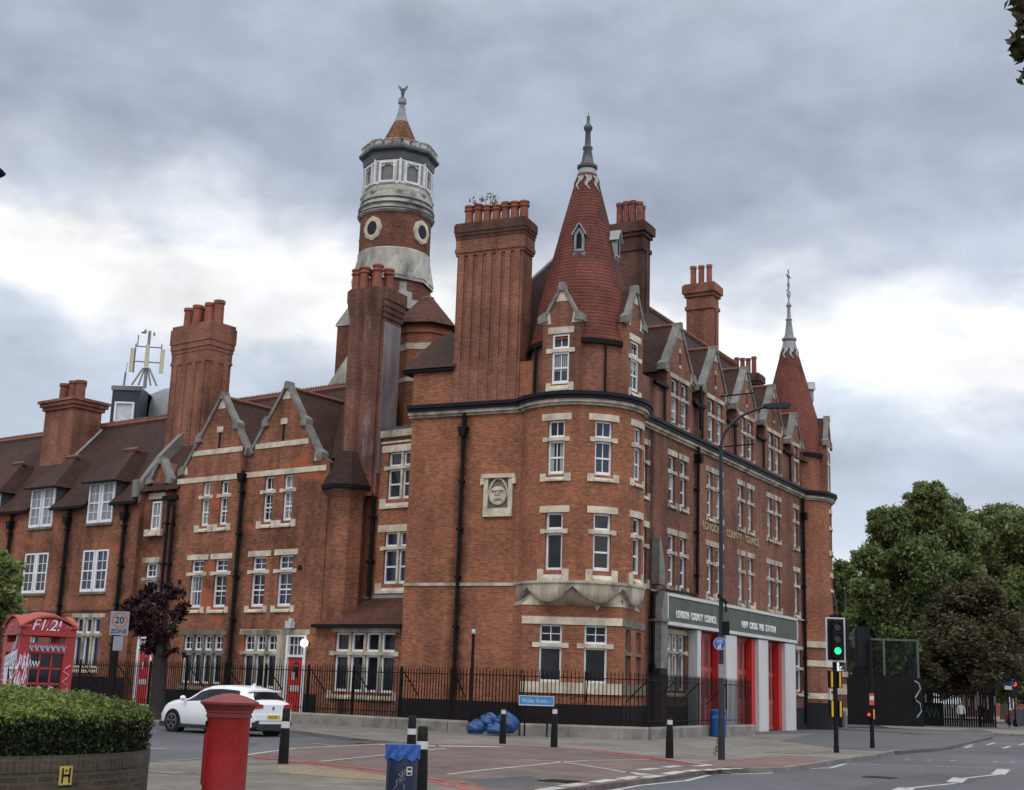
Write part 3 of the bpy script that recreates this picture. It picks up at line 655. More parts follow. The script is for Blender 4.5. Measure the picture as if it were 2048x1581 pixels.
# --- blind end wall with plaque
q = MB(); q.wall(FB, 2.05, 6.85, 0, 12.4); q.wall(FB, 1.2, 2.05, 4.5, 12.4)
q.box(FB, 1.5, 6.9, -.9, -.02, 12.36, 14.4)
q.face([FB.w(6.85, 0, 0), FB.w(6.85, -3.5, 0), FB.w(6.85, -3.5, 14.4), FB.w(6.85, 0, 14.4)])
q.build('wall', 'brick_orange', FS)
q = MB(); q.box(FB, 5.0, 7.35, -.7, .14, 14.22, 14.36); q.build('gutter', 'black_iron', FS)
q = MB(); q.face([FB.w(4.9, .2, 14.36), FB.w(7.3, .2, 14.36), FB.w(6.9, -2.0, 16.3), FB.w(4.9, -2.0, 16.6)]); q.face([FB.w(7.3, .2, 14.36), FB.w(7.3, -2.4, 14.36), FB.w(6.9, -2.0, 16.3)]); q.build('roof', 'tile', FS)
q = MB(); q.box(FB, 1.9, 6.88, -.02, .05, 5.48, 5.6); q.build('stone_band', 'stone_dirty', FS)
downpipe(FS, FB, [(4.42, 12.5), (4.42, 1.2)], .07, .13, (4.42, 11.8))
pq = MB(); c_ = 2.83
pq.box(FB, c_-.62, c_-.44, .0, .1, 8.45, 9.7); pq.box(FB, c_+.44, c_+.62, .0, .1, 8.45, 9.7); pq.box(FB, c_-.72, c_+.72, .0, .16, 9.7, 9.86)
pq.box(FB, c_-.76, c_-.6, .0, .15, 9.45, 9.7); pq.box(FB, c_+.6, c_+.76, .0, .15, 9.45, 9.7)
pq.prism(FB, [(c_-.62, 8.17), (c_+.62, 8.17), (c_+.62, 8.5), (c_-.62, 8.5)], .0, .12)
for s_ in (-1, 1):
    arc = [(c_+s_*(.44-.44*(t/8)**1.6), 8.75+.9*math.sin(t/8*math.pi/2)) for t in range(9)]
    for a, b in zip(arc, arc[1:]): pq.strip(FB, a, b, .06, .02, .08)
pl = pq.build('date_plaque', 'stone', FS, )
q = MB(); q.box(FB, c_-.44, c_+.44, .005, .02, 8.5, 9.7); q.build('plaque_field', 'stone_dark', pl)
q = MB(); cc = FB.w(c_, 0, 9.0)
ring = [(math.cos(2*math.pi*k/28), math.sin(2*math.pi*k/28)) for k in range(28)]
q.prism(FB, [(c_+.37*x, 9.0+.37*y) for x, y in ring], .02, .11); q.prism(FB, [(c_+.33*x, 9.0+.33*y) for x, y in ring], .11, .13); q.build('roundel', 'stone', pl)
for s_, z_, h_ in (('ERECTED', 9.12, .125), ('A.D', 8.98, .14), ('1894', 8.76, .2)):
    text('lettering', s_, h_, FB, c_, .13, z_, 'stone_dark', pl, .02, 'CENTER')
# big fluted chimney on the end wall
q = MB(); cu = 3.6
q.box(FB, cu-1.5, cu+1.5, -1.0, .04, 12.7, 14.6); q.box(FB, cu-1.48, cu+1.48, -1.0, 0, 14.6, 19.4)
for k in range(7):
    x = cu-1.26+k*2.52/6; q.box(FB, x-.12, x+.12, -.03, .075, 12.82, 19.1)
qc = MB()
for z0, z1, e in ((19.1, 19.22, .04), (19.22, 19.4, .08), (19.4, 19.8, .05), (19.8, 19.95, .07), (19.95, 20.1, .1), (20.1, 20.45, .13), (20.45, 20.52, .09)): (q if z1 < 19.9 else qc).box(FB, cu-1.5-e, cu+1.5+e, -1.0-e, e+.02, z0, z1)
ch = q.build('chimney', 'brick_chimney', FS); qc.build('chimney_cap', 'brick_cap', ch)
pots(ch, FB, [cu-1.26+k*.42 for k in range(7)], -.5, 20.5, .19, .95, 'pot', seed=3)
# chimneys behind the ridge
def chimney(P, F, u, o, wu, wo, z0, zt, npots, mat, seed, potmat='pot_dark', ph_=1.0, rows_=1, pr=.15):
    q = MB(); a, b = wu/2, wo/2
    q.box(F, u-a, u+a, o-b, o+b, z0, zt-1.5); 
    q.box(F, u-a-.07, u+a+.07, o-b-.07, o+b+.07, zt-1.5, zt-1.3); q.box(F, u-a, u+a, o-b, o+b, zt-1.3, zt-.75)
    q.box(F, u-a-.1, u+a+.1, o-b-.1, o+b+.1, zt-.75, zt-.55); q.box(F, u-a-.2, u+a+.2, o-b-.2, o+b+.2, zt-.55, zt-.1); q.box(F, u-a-.12, u+a+.12, o-b-.12, o+b+.12, zt-.1, zt)
    q.box(F, u-.12, u+.12, o+b, o+b+.08, z0, zt-1.52); 
    c = q.build('chimney', mat, P)
    for r_ in range(rows_):
        oo = o if rows_ == 1 else o+(r_-.5)*wo*.55
        pots(c, F, [u-a+.25+k*(wu-.5)/max(1, npots-1) for k in range(npots)], oo, zt-.02, pr, ph_, potmat, False, seed+r_)
    return c
def ch_at(xl, xr, ytop, o):
    ul, z = FR.px(xl, ytop, o); ur, _ = FR.px(xr, ytop, o); return (ul+ur)/2, ur-ul, z
# a chimney standing across the ridge shows its end and its long side
for xp, yp, oc, wo, mt, pm, np_, sd in ((1262, 452, -4.5, 1.7, 'brick_sooty', 'pot_dark', 4, 5), (1405, 572, -4.4, 1.55, 'brick_chimney', 'pot', 3, 8), (1487, 752, -7.5, 2.2, 'brick_sooty', 'pot_dark', 5, 11)):
    u_, z_ = FR.px(xp, yp, oc); c = chimney(FS, FR, u_, oc, .95, wo, 17, z_, 0, mt, sd)
    pots(c, FR, [u_-.18]*np_, [oc-wo/2+.3+(wo-.6)*k/(np_-1) for k in range(np_)], z_-.02, .17, 1.2, pm, False, sd)
    if np_ == 4: pots(c, FR, [u_+.25]*3, [oc-.4, oc, oc+.5], z_-.02, .16, 1.15, pm, False, sd+1)
# --- near turret
WT = [-26.5, 17.0, 60.0]; holes = []; wl = []
for d_ in WT:
    c = ph(FT, d_)
    for (z0, z1, zt) in ((9.62, 11.72, 11.05), (6.0, 8.16, 7.52)): holes.append((c-.36, c+.36, z0, z1)); wl.append((c, z0, z1, zt))
q = MB(); q.wall(FT, ph(FT, -80), ph(FT, 118), 5.5, 12.42, holes, dep=.22); q.build('wall', 'brick_orange', FS)
for k, (c, z0, z1, zt) in enumerate(wl):
    window(FS, FT, c-.36, c+.36, z0, z1, zt=zt, cols=(2, 2) if z0 > 9 else (1, 1), rows=(2, 1) if z0 > 9 or k != 1 else (1, 1), lin=(.62, .26), sill=(.64, .26 if z0 > 9 else .42), pane=['glass_dark', 'glass_dark', 'glass_blue', 'glass_dark', 'glass_mid', 'glass_dark'][k], fw=.07)
# scalloped stone corbel under the turret
q = MB(); nn = 132; a0, a1 = -84, 116
def zb(d): f = ((d+54) % 46)/46; return 5.42-.62*math.sin(math.pi*f)**.75
for k in range(nn):
    d0, d1 = a0+(a1-a0)*k/nn, a0+(a1-a0)*(k+1)/nn
    pt = lambda d, r, z: AXZ+Vector((math.sin(rad(d))*r, -math.cos(rad(d))*r, z))
    prof = lambda d: [(2.5, 5.62), (2.62, 5.6), (2.62, 5.52), (2.56, 5.47), (2.555, 5.45), (2.545, max(5.2, zb(d)+.06) if zb(d) < 5.3 else zb(d)+.02), (2.5, zb(d)+.05), (2.43, zb(d)), (2.3, zb(d)+.03), (2.27, zb(d)+.1)]
    A_, B_ = prof(d0), prof(d1)
    for (x, y) in zip(range(8), range(1, 9)): q.face([pt(d0, *A_[x]), pt(d1, *B_[x]), pt(d1, *B_[y]), pt(d0, *A_[y])])
q.build('corbel', 'stone_dirty', FS, smooth=50)
# chamfered ground floor under it
G0 = at(1042, 1300, 50.4); G1 = at(1243, 1300, 50.08); G2 = FR.w(2.75, 0, 0)
FG1 = seg_frame(G0, G1); FG2 = seg_frame(G1, G2); FG0 = seg_frame(FB.w(2.05, 0, 0), G0)
def gpx(F, x, y): return F.px(x, y)
h1 = []; 
for xc in (1100.5, 1190.5):
    u_ = FG1.px(xc, 1300)[0]; h1.append((u_-.42, u_+.42, 1.9, 4.02))
h2 = [(FG2.len*.17, FG2.len*.4, 1.9, 3.95), (FG2.len*.62, FG2.len*.85, 1.9, 3.9)]
q = MB(); q.wall(FG1, 0, FG1.len, 0, 4.75, h1, dep=.25); q.wall(FG2, 0, FG2.len, 0, 5.0, h2, dep=.25); q.wall(FG0, 0, FG0.len, 0, 4.75); q.build('wall', 'brick_orange', FS)
q = MB(); cb = []
for k in range(121):
    d_ = rad(-80+188*k/120); dv = Vector((math.sin(d_), -math.cos(d_), 0)); best = 3.4
    for F_ in (FG0, FG1, FG2):
        den = dv.dot(F_.n)
        if abs(den) < 1e-4: continue
        t_ = (F_.P-AXZ).dot(F_.n)/den; u_ = (AXZ+dv*t_-F_.P).dot(F_.d)
        if t_ > 0 and -.02 <= u_ <= F_.len+.02: best = min(best, t_)
    if best < 3.4: cb.append((dv, best))
for (a, ra), (b, rb_) in zip(cb, cb[1:]):
    pr = lambda v, r: [AXZ+v*2.32+Vector((0, 0, 5.5)), AXZ+v*2.32+Vector((0, 0, 5.12)), AXZ+v*((2.32+r)/2+.03)+Vector((0, 0, 4.88)), AXZ+v*(r+.03)+Vector((0, 0, 4.72)), AXZ+v*(r-.1)+Vector((0, 0, 4.70))]
    A_, B_ = pr(a, ra), pr(b, rb_)
    for x in range(4): q.face([A_[x], B_[x], B_[x+1], A_[x+1]])
q.build('corbel_base', 'stone_dirty', FS, smooth=50)
for h in h1: window(FS, FG1, *h, zt=3.32, cols=(1, 2), rows=(1, 2), sash=False, pane='glass_dark', stone='stone', lug=.26)
for h in h2: window(FS, FG2, *h, zt=3.1, cols=1, rows=(1, 1), sash=False, pane='glass_dark', stone='stone_dark', lug_t=False, paint='stone_dark')
q = MB()
for F_, b in ((FG1, FG1.len+.03), (FG2, FG2.len)):
    q.box(F_, .0, b, -.1, .045, 4.02, 4.3); q.box(F_, .0, b, -.1, .08, 1.5, 1.9)
    if F_ is FG1: q.build('stone_band', 'stone', FS); q = MB()
q.build('stone_band', 'stone_dark', FS)
q = MB(); u_, z_ = FG1.px(1194, 1214); q.prism(FG1, [(u_-.11, z_), (u_, z_-.16), (u_+.11, z_), (u_, z_+.16)], .01, .05); q.build('hydrant_marker', 'stone', FS)
# upper drum, two gablets, cone
q = MB(); q.wall(FU, ph(FU, -110), ph(FU, 150), 12.75, 15.0); q.build('wall', 'brick_front', FS)
q = MB(); q.box(FU, ph(FU, -100), ph(FU, -43), -.05, .16, 14.85, 15.05); q.box(FU, ph(FU, -8), ph(FU, 44), -.05, .16, 14.85, 15.05); q.build('gutter', 'black_iron', FS)
q = MB(); q.tube([FU.w(ph(FU, 20), .08, 14.9), FU.w(ph(FU, 20), .08, 12.8)], .045, 6); q.tube([FU.w(ph(FU, -62), .1, 14.9), FU.w(ph(FU, -62), .12, 12.8)], .06, 6); q.build('downpipe', 'black_iron', FS)
CONE = [(2.24, 14.98), (2.14, 15.25), (2.02, 15.9), (1.87, 16.8), (1.66, 17.7), (1.42, 18.6), (1.2, 19.5), (.98, 20.4), (.74, 21.35), (.52, 22.2), (.37, 22.8)]
def cone_steps(pr, step=.145, lip=.015):
    out = []; z = pr[0][1]
    f = lambda z: np.interp(z, [p[1] for p in pr], [p[0] for p in pr])
    while z < pr[-1][1]-step: out += [(f(z)+lip, z), (f(z+step)+lip*.2, z+step-.004)]; z += step
    out.append((pr[-1][0], pr[-1][1])); return [(float(a), b) for a, b in out]
q = MB(); q.lathe(AXZ, cone_steps(CONE), 56, cap=False); cn = q.build('cone_roof', 'tile_red', FS, merge=False)
FIN = [(.36, 22.68), (.34, 22.85), (.43, 22.95), (.43, 23.05), (.3, 23.12), (.25, 23.3), (.17, 23.75), (.21, 23.82), (.21, 23.9), (.13, 23.98), (.11, 24.6), (.18, 24.7), (.19, 24.82), (.1, 24.95), (.07, 25.0), (.07, 25.3), (.01, 25.34), (.01, 25.5)]
q = MB(); q.lathe(AXZ, FIN, 18); q.build('finial', 'lead_dark', cn, smooth=40)
def lead_cap(P, c, n_=9, zt=22.5):
    q = MB(); q.lathe(c, [(.405+.05, zt-.05), (.36, zt+.4)], 24, cap=False)
    for k in range(n_):
        for j in range(6):
            a_ = 2*math.pi*k/n_+.14*math.sin(j*1.3); b_ = 2*math.pi*k/n_+.14*math.sin((j+1)*1.3); z0, z1 = zt-j*.12, zt-(j+1)*.12
            r_ = lambda z: float(np.interp(z, [p[1] for p in CONE], [p[0] for p in CONE]))+.05
            w0, w1 = .15*(1-j/6.5), .15*(1-(j+1)/6.5)
            pt = lambda a, z: (c[0]+r_(z)*math.sin(a), c[1]-r_(z)*math.cos(a), c[2]+z)
            q.face([pt(a_-w0/r_(z0)/1, z0), pt(a_+w0/r_(z0), z0), pt(b_+w1/r_(z1), z1), pt(b_-w1/r_(z1), z1)])
    q.build('lead_cap', 'lead_pale', P)
lead_cap(cn, AXZ)
def lucarne(P, c, d, z):
    a = rad(d); r = float(np.interp(z, [p[1] for p in CONE], [p[0] for p in CONE])); n = Vector((math.sin(a), -math.cos(a), 0)); dd = Vector((math.cos(a), math.sin(a), 0))
    F = Fr(Vector((c[0], c[1], 0))+n*r, dd, n); q = MB()
    q.prism(F, [(-.2, z-.3), (.2, z-.3), (.2, z+.42), (0, z+.75), (-.2, z+.42)], -.6, .16); q.box(F, -.24, .24, -.3, .1, z-.6, z-.3)
    w = q.build('lucarne', 'lead', P)
    q = MB(); q.strip(F, (-.27, z+.36), (0, z+.84), .05, -.6, .26); q.strip(F, (.27, z+.36), (0, z+.84), .05, -.6, .26); q.build('lucarne_roof', 'lead_pale', w)
    q = MB(); q.prism(F, [(-.11, z-.2), (.11, z-.2), (.11, z+.34), (0, z+.56), (-.11, z+.34)], .1, .165); q.build('louvre', 'black_iron', w)
lucarne(FS, AXZ, -14, 19.15); lucarne(FS, AXZ, 66, 19.2)
def gablet(P, Fc, d, R0, z0, zw, zk, za, hw=.78, wbase=12.85, win=True, k=0):
    a = rad(d); n = Vector((math.sin(a), -math.cos(a), 0)); dd = Vector((math.cos(a), math.sin(a), 0)); F = Fr(Vector((Fc[0], Fc[1], 0))+n*R0, dd, n)
    q = MB(); h = (-.36, .36, 13.2, 15.2); q.wall(F, -hw, hw, wbase, zk, [h], dep=.25)
    for s_ in (-1, 1): q.box(F, s_*hw-.01, s_*hw+.01, -1.2, -.002, wbase, zk)
    q.prism(F, [(-hw, zk), (hw, zk), (0, za)], -1.6, 0); g2 = q.build('gablet', 'brick_front', P)
    q = MB()
    for s_ in (-1, 1): q.face([F.w(0, -.1, za+.04), F.w(s_*(hw+.05), -.1, zk-.05), F.w(s_*(hw+.05), -1.9, zk-.05), F.w(0, -1.9, za+.04)])
    q.build('dormer_roof', 'tile', g2)
    gable_coping(g2, F, (0, za), [(-hw-.02, zk), (hw+.02, zk)], -.2, .08, .065)
    q = MB(); kneel_stones(q, F, (0, za), [(-hw, zk), (hw, zk)], .0); q.box(F, -.55, .55, -.05, .03, 15.22, 15.48); q.build('stone_dressing', 'stone', g2)
    window(P, F, *h, zt=14.6, cols=(2, 2), rows=(2, 1), sill=(.58, .28), pane='glass_mid', lug=.24, fw=.07, dep=.09)
gablet(FS, AXZ, -26, 2.28, 13, 15.2, 15.75, 17.15); gablet(FS, AXZ, 60, 2.28, 13, 15.2, 15.9, 17.4)
# --- far turret
q = MB(); hs = []
for d_ in (69,):
    c = ph(FT2, d_); hs += [(c-.34, c+.34, 9.6, 11.7), (c-.34, c+.34, 6.05, 8.15)]
q.wall(FT2, ph(FT2, -8), ph(FT2, 220), 4.6, 12.42, hs); q.build('wall', 'brick_orange', FS)
for k, h in enumerate(hs): window(FS, FT2, *h, zt=10.95 if h[2] > 9 else 7.5, cols=(1, 2), rows=(2, 1), lin=(.58, .26), sill=(.58, .26 if h[2] > 9 else .4), pane=gi(k))
q = MB(); q.wall(FT2, ph(FT2, -8), ph(FT2, 220), 0, 4.62); q.build('wall', 'brick_front', FS)
q = MB(); a_, b_ = ph(FT2, 3), ph(FT2, 210)
q.box(FT2, a_, b_, -.05, .12, 4.3, 4.62); q.box(FT2, a_, b_, -.05, .03, 3.3, 3.62); q.box(FT2, a_, b_, -.05, .03, 1.6, 1.9); q.build('stone_band', 'stone', FS)
q = MB(); c = ph(FT2, 50); frame_ring(q, FT2, c-.3, c+.3, 1.45, 2.15, .1, 0, .12); q.build('hatch_frame', 'grey_paint', FS)
q = MB(); cz = 2.95; c = ph(FT2, 48); q.prism(Fr(FT2.w(c, 0, 0), Vector((math.cos(c/TR2), math.sin(c/TR2), 0)), Vector((math.sin(c/TR2), -math.cos(c/TR2), 0))), [(.24*x, cz+.24*y) for x, y in ring], -.02, .06); q.build('plaque', 'plaque_red', FS)
q = MB(); q.wall(FU2, ph(FU2, -20), ph(FU2, 230), 12.75, 15.0); q.build('wall', 'brick_orange', FS)
CONE1 = CONE; CONE = [(r*.93-.07*(22.8-z)/7.8, 14.98+(z-14.98)*.865) for r, z in CONE]
q = MB(); q.lathe(A2, cone_steps(CONE), 48, cap=False); c2 = q.build('cone_roof', 'tile_red', FS, merge=False)
lead_cap(c2, A2, 9, 21.45); lucarne(FS, A2, 86, 18.6)
FIN2 = [(.36, 22.68), (.34, 22.85), (.43, 22.95), (.43, 23.05), (.3, 23.12), (.25, 23.3), (.15, 24.1), (.2, 24.2), (.12, 24.3), (.09, 24.9), (.17, 25.05), (.09, 25.2), (.045, 25.3), (.045, 27.25), (.0, 27.3)]
FIN2 = [(r, z-1.0) for r, z in FIN2]
q = MB(); q.lathe(A2, FIN2, 14)
FV = Fr(A2, FR.d, nR)
for z_, l_ in ((25.85, .4),): q.box(FV, -l_, l_, -.025, .025, z_-.025, z_+.025); q.ball(FV.w(0, 0, z_), .09, 8, 6)
for s_ in (-1, 1):
    q.tube([FV.w(0, 0, 24.5), FV.w(s_*.25, 0, 24.65), FV.w(s_*.33, 0, 24.9), FV.w(s_*.25, 0, 25.0)], .035, 5); q.tube([FV.w(0, 0, 25.1), FV.w(s_*.18, 0, 25.3), FV.w(s_*.12, 0, 25.45)], .03, 5)
q.build('finial', 'lead', c2, smooth=40)
q = MB(); q.box(FU2, ph(FU2, 10), ph(FU2, 76), -.05, .16, 14.8, 15.02); q.build('gutter', 'black_iron', FS)
gablet(FS, A2, 69, 2.1, 13, 15.2, 15.6, 17.2)
# --- black painted plinth
q = MB()
for F_, a, b in ((FB, 2.05, 6.86), (FG0, 0, FG0.len), (FG1, 0, FG1.len), (FG2, 0, FG2.len), (FR, 2.75, 7.4), (FR, 21.15, 24.2), (FT2, ph(FT2, 1), ph(FT2, 200))): q.box(F_, a, b, -.05, .035, 0, 1.12 if F_ is not FT2 else 1.4)
q.build('plinth', 'brick_black', FS)
# --- recessed side bay, lean-to, stair turret, watch tower (still the fire station)
REC = -1.5
rec = [(.85, 2.4, 9.35, 11.4), (.85, 2.4, 5.75, 7.95)]
q = MB(); q.wall(FL, -1.2, 4.5, 4.0, 11.75, rec, o=REC, dep=.22); q.box(FL, -1.2, 3.6, REC-.5, REC-.03, 11.7, 12.3); q.build('wall', 'brick_orange', FS)
for k, h in enumerate(rec): window(FS, FL, *h, zt=h[3]-.62, o=REC, mull=[1.63], cols=1, rows=(2, 1), lin=(1.15, .3), sill=(1.15, .4), pane=('glass_mid', 'glass_blue')[k], sash=True)
q = MB(); q.box(FL, -1.2, 4.4, REC-.1, REC+.04, 11.8, 11.88); q.build('stone_band', 'stone', FS)
q = MB(); q.box(FL, -1.2, 3.75, REC-.5, REC+.14, 12.05, 12.35); q.build('parapet_coping', 'stone_dirty', FS)
q = MB(); q.box(FL, -1.2, 3.8, REC-.55, REC+.08, 12.35, 12.5); q.build('parapet_flashing', 'lead_dark', FS)
# lean-to
lt = (.2, 3.5, 1.28, 3.66)
q = MB(); q.wall(FL, -.2, 4.44, 0, 3.86, [lt], dep=.25); q.build('wall', 'brick_wing', FS)
window(FS, FL, *lt, zt=2.88, mull=[.2+3.3*k/4 for k in (1, 2, 3)], cols=1, rows=(1, 1), sash=False, lin=(1.9, .18), sill=(1.9, .3), stone='stone_dirty', pane='glass_dark', fw=.075, lug=.25)
q = MB(); q.face([FL.w(-.37, .3, 3.95), FL.w(4.55, .3, 3.95), FL.w(3.0, REC, 5.2), FL.w(-.3, REC, 5.2)]); q.face([FL.w(4.55, .3, 3.95), FL.w(4.55, REC, 3.95), FL.w(3.0, REC, 5.2)]); q.build('porch_roof', 'tile_porch', FS)
q = MB(); q.box(FL, -.36, 4.6, -.05, .36, 3.84, 3.98); q.build('gutter', 'black_iron', FS)
q = MB(); q.box(FL, -1.2, 3.4, REC-.02, REC+.06, 5.15, 5.3); q.build('flashing', 'lead', FS)
# clustered stained chimney
q = MB(); FC = Fr((-6.45, 57.0), azd(-62), -azn(-62))
def octa(mb, F, u, o, r, z0, z1, r2=None): mb.lathe(F.w(u, o, 0), [(r, z0), (r2 or r, z1)], 8, rot=math.pi/8+rad(20))
for u_, o_ in ((.5, .05), (-.28, .1)):
    octa(q, FC, u_, o_, .47, 9.5, 17.5); octa(q, FC, u_, o_, .47, 17.5, 17.9, .55); octa(q, FC, u_, o_, .55, 17.9, 18.3, .62); octa(q, FC, u_, o_, .62, 18.3, 18.8)
q.box(FC, -.86, .95, -1.25, .12, 9.5, 17.5)
for z0, z1, e in ((17.5, 17.75, .04), (17.75, 18.0, .08), (18.0, 18.3, .12), (18.3, 18.85, .16)): q.box(FC, -.86-e, .95+e, -1.25-e, .12+e, z0, z1)
cs = q.build('chimney', 'brick_stained', FS)
q = MB(); q.box(FC, -.89, -.862, -1.2, .1, 10.5, 17.3); q.build('render_coat', 'stained_render', cs)
pots(cs, FC, [.75, .35, .05, -.35, -.55], [.1, .1, -.3, .1, -.5], 18.8, .22, 1.15, 'pot', seed=21)
# stair turret with conical tiled roof
SC_ = Vector((-4.1, 59.6, 0)); RS = 1.38
q = MB(); q.lathe(SC_, [(RS, 6), (RS, 17.3), (RS+.08, 17.35), (RS+.08, 17.7)], 8, rot=rad(12)); st = q.build('stair_turret', 'brick_orange', FS)
q = MB(); q.lathe(SC_, [(RS+.03, 16.55), (RS+.03, 16.85)], 8, rot=rad(12), cap=False); q.lathe(SC_, [(RS+.04, 15.05), (RS+.04, 15.25)], 8, rot=rad(12), cap=False); q.build('stone_band', 'stone', st)
q = MB(); q.lathe(SC_, [(RS+.22, 17.66), (RS+.22, 17.82), (RS+.1, 17.86)], 8, rot=rad(12), cap=False); q.build('gutter', 'black_iron', st)
q = MB(); q.lathe(SC_, [(RS+.3, 17.78), (.28, 19.35), (0, 19.4)], 8, rot=rad(12), cap=False); q.build('turret_roof', 'tile_porch', st)
q = MB(); q.lathe(SC_+Vector((0, 0, 19.25)), [(.34, 0), (.3, .12), (.05, .2)], 10); q.build('ridge_tiles', 'ridge_red', st)
q = MB(); q.box(FL, -1.0, 1.5, -6, -3.2, 11, 15.6); q.build('wall', 'brick_orange', FS)
# watch tower
TC = Vector((-6.33, 65.3, 0)); rt = rad(8)
Z = lambda z: 1.6+(z-1.6)*1.008; ZA = lambda z: 1.6+(z-1.6)*1.0203
q = MB(); q.lathe(TC, [(1.98, 8), (1.98, Z(21.5))], 8, rot=rt); q.lathe(TC, [(1.84, Z(22.9)), (1.84, Z(24.95))], 40, cap=False)
for s_, (zc_, w_, off) in enumerate(((Z(16.5), 1.0, 3.1), (Z(19.6), .85, 2.9))):
    F_ = Fr(TC, azd(-62), -azn(-62)); q.box(F_, 1.0, off, -.55, .55, 6, zc_)
tw_ = q.build('watch_tower', 'brick_tower', FS)
q = MB()
for zc_, off, top in ((Z(16.5), 3.13, Z(18.2)), (Z(19.6), 2.93, Z(20.9))):
    F_ = Fr(TC, azd(-62), -azn(-62)); q.prism(F_, [(1.5, zc_-.12), (off+.06, zc_-.12), (off+.06, zc_), (1.85, top), (1.5, top)], -.6, .6)
q.build('weathering', 'stone_tower', tw_)
q = MB(); q.lathe(TC, [(1.88, Z(21.8)), (1.88, Z(22.95)), (1.84, Z(23.0))], 40, rot=rt, cap=False)
q.lathe(TC, [(2.1, Z(21.32)), (2.1, Z(21.42)), (1.98, Z(21.95)), (1.86, Z(22.1))], 8, rot=rt, cap=False)
for k in range(8):
    a = rt+2*math.pi*k/8; n = Vector((math.sin(a), -math.cos(a), 0)); dd = Vector((math.cos(a), math.sin(a), 0))
    c0 = TC+n*2.13+Vector((0, 0, Z(21.5))); ap = TC+n*1.9+Vector((0, 0, Z(22.65)))
    for s_ in (-1, 1):
        a2 = a+s_*2*math.pi/8; e_ = TC+Vector((math.sin(a2), -math.cos(a2), 0))*2.1+Vector((0, 0, Z(21.5))); b0 = c0.lerp(e_, .4)
        q.face([c0, ap, b0]); q.face([b0, ap, TC+(b0-TC-Vector((0, 0, b0.z)))*.88+Vector((0, 0, Z(21.9)))])
q.build('broach_band', 'stone_tower', tw_)
q = MB(); q.lathe(TC, [(1.87, Z(24.85)), (1.98, Z(24.95)), (1.98, Z(25.05)), (1.9, Z(25.12)), (1.88, Z(25.25)), (1.96, Z(25.3)), (1.9, Z(25.42)), (1.86, Z(25.5)), (1.84, Z(26.1))], 40, cap=False)
q.build('stone_drum', 'stone_stained', tw_, smooth=35)
q = MB()
for z_, r_ in ((25.0, 1.985), (25.3, 1.965), (25.6, 1.89)): q.lathe(TC, [(r_, Z(z_)), (r_+.03, Z(z_)+.04), (r_, Z(z_)+.09)], 40, cap=False)
q.build('string_course', 'lead_dark', tw_)
q = MB(); q.lathe(TC, [(1.84, Z(25.8)), (1.93, Z(25.98)), (1.93, Z(26.05)), (1.78, Z(26.38)), (1.6, Z(26.42))], 8, rot=rt, cap=False); q.build('lantern_sill', 'stone_tower', tw_)
R8 = 1.8; lw = MB(); lp = MB(); ls = MB()
for k in range(8):
    a = rt+2*math.pi*(k+.5)/8; n = Vector((math.sin(a), -math.cos(a), 0)); dd = Vector((math.cos(a), math.sin(a), 0)); F_ = Fr(TC+n*(R8*math.cos(math.pi/8)), dd, n); h = R8*math.sin(math.pi/8)
    z0, z1 = Z(26.4), Z(27.72)
    lw.wall(F_, -h, h, z0, z1, [(-.36, .36, z0+.12, z1-.25)], dep=.12); frame_ring(lw, F_, -.42, .42, z0+.06, z1-.12, .09, 0, .06)
    lw.prism(F_, [(-.36, z1-.4), (-.2, z1-.34), (-.14, z1-.27), (.14, z1-.27), (.2, z1-.34), (.36, z1-.4), (.36, z1-.24), (-.36, z1-.24)], -.1, -.02)
    lp.face([F_.w(-.36, -.1, z0+.12), F_.w(.36, -.1, z0+.12), F_.w(.36, -.1, z1-.25), F_.w(-.36, -.1, z1-.25)])
    for s_ in (-1, 1): lw.box(F_, s_*h-.04, s_*h+.04, -.05, .05, z0, z1); ls.box(F_, s_*(h-.14)-.06, s_*(h-.14)+.06, -.02, .012, z0+.15, z1-.12)
lw.build('lantern', 'lantern_white', tw_); lp.build('pane', 'glass_grey', tw_); ls.build('louvre', 'lead', tw_)
q = MB(); q.lathe(TC, [(1.8, Z(27.7)), (1.86, Z(27.72)), (1.9, Z(28.1)), (2.02, Z(28.2)), (2.1, Z(28.25))], 8, rot=rt, cap=False); q.build('lantern_fascia', 'lead_dark', tw_)
q = MB(); q.lathe(TC, [(2.1, Z(28.22)), (2.12, Z(28.34)), (1.98, Z(28.5)), (1.9, Z(28.52)), (.5, Z(28.55))], 8, rot=rt, cap=False); q.build('cornice', 'lead_dark', tw_); q = MB()
for k in range(8):
    a = rt+2*math.pi*(k+.5)/8; n = Vector((math.sin(a), -math.cos(a), 0)); dd = Vector((math.cos(a), math.sin(a), 0)); F_ = Fr(TC+n*(1.98*math.cos(math.pi/8)), dd, n); h = 1.98*math.sin(math.pi/8)
    for j in range(3):
        x = -h+(j+.5)*2*h/3; q.box(F_, x-.17, x+.17, -.2, .02, Z(28.45), Z(28.72)); q.box(F_, x-.2, x+.2, -.22, .05, Z(28.72), Z(28.78))
q.build('battlement', 'stone_stained', tw_)
q = MB(); q.lathe(TC, cone_steps([(1.3, ZA(28.0)), (1.08, ZA(28.5)), (.88, ZA(29.0)), (.64, ZA(29.5)), (.44, ZA(29.95)), (.34, ZA(30.15))], .13, .02), 8, rot=rt, cap=False); q.build('tower_roof', 'tile_orange', tw_, merge=False)
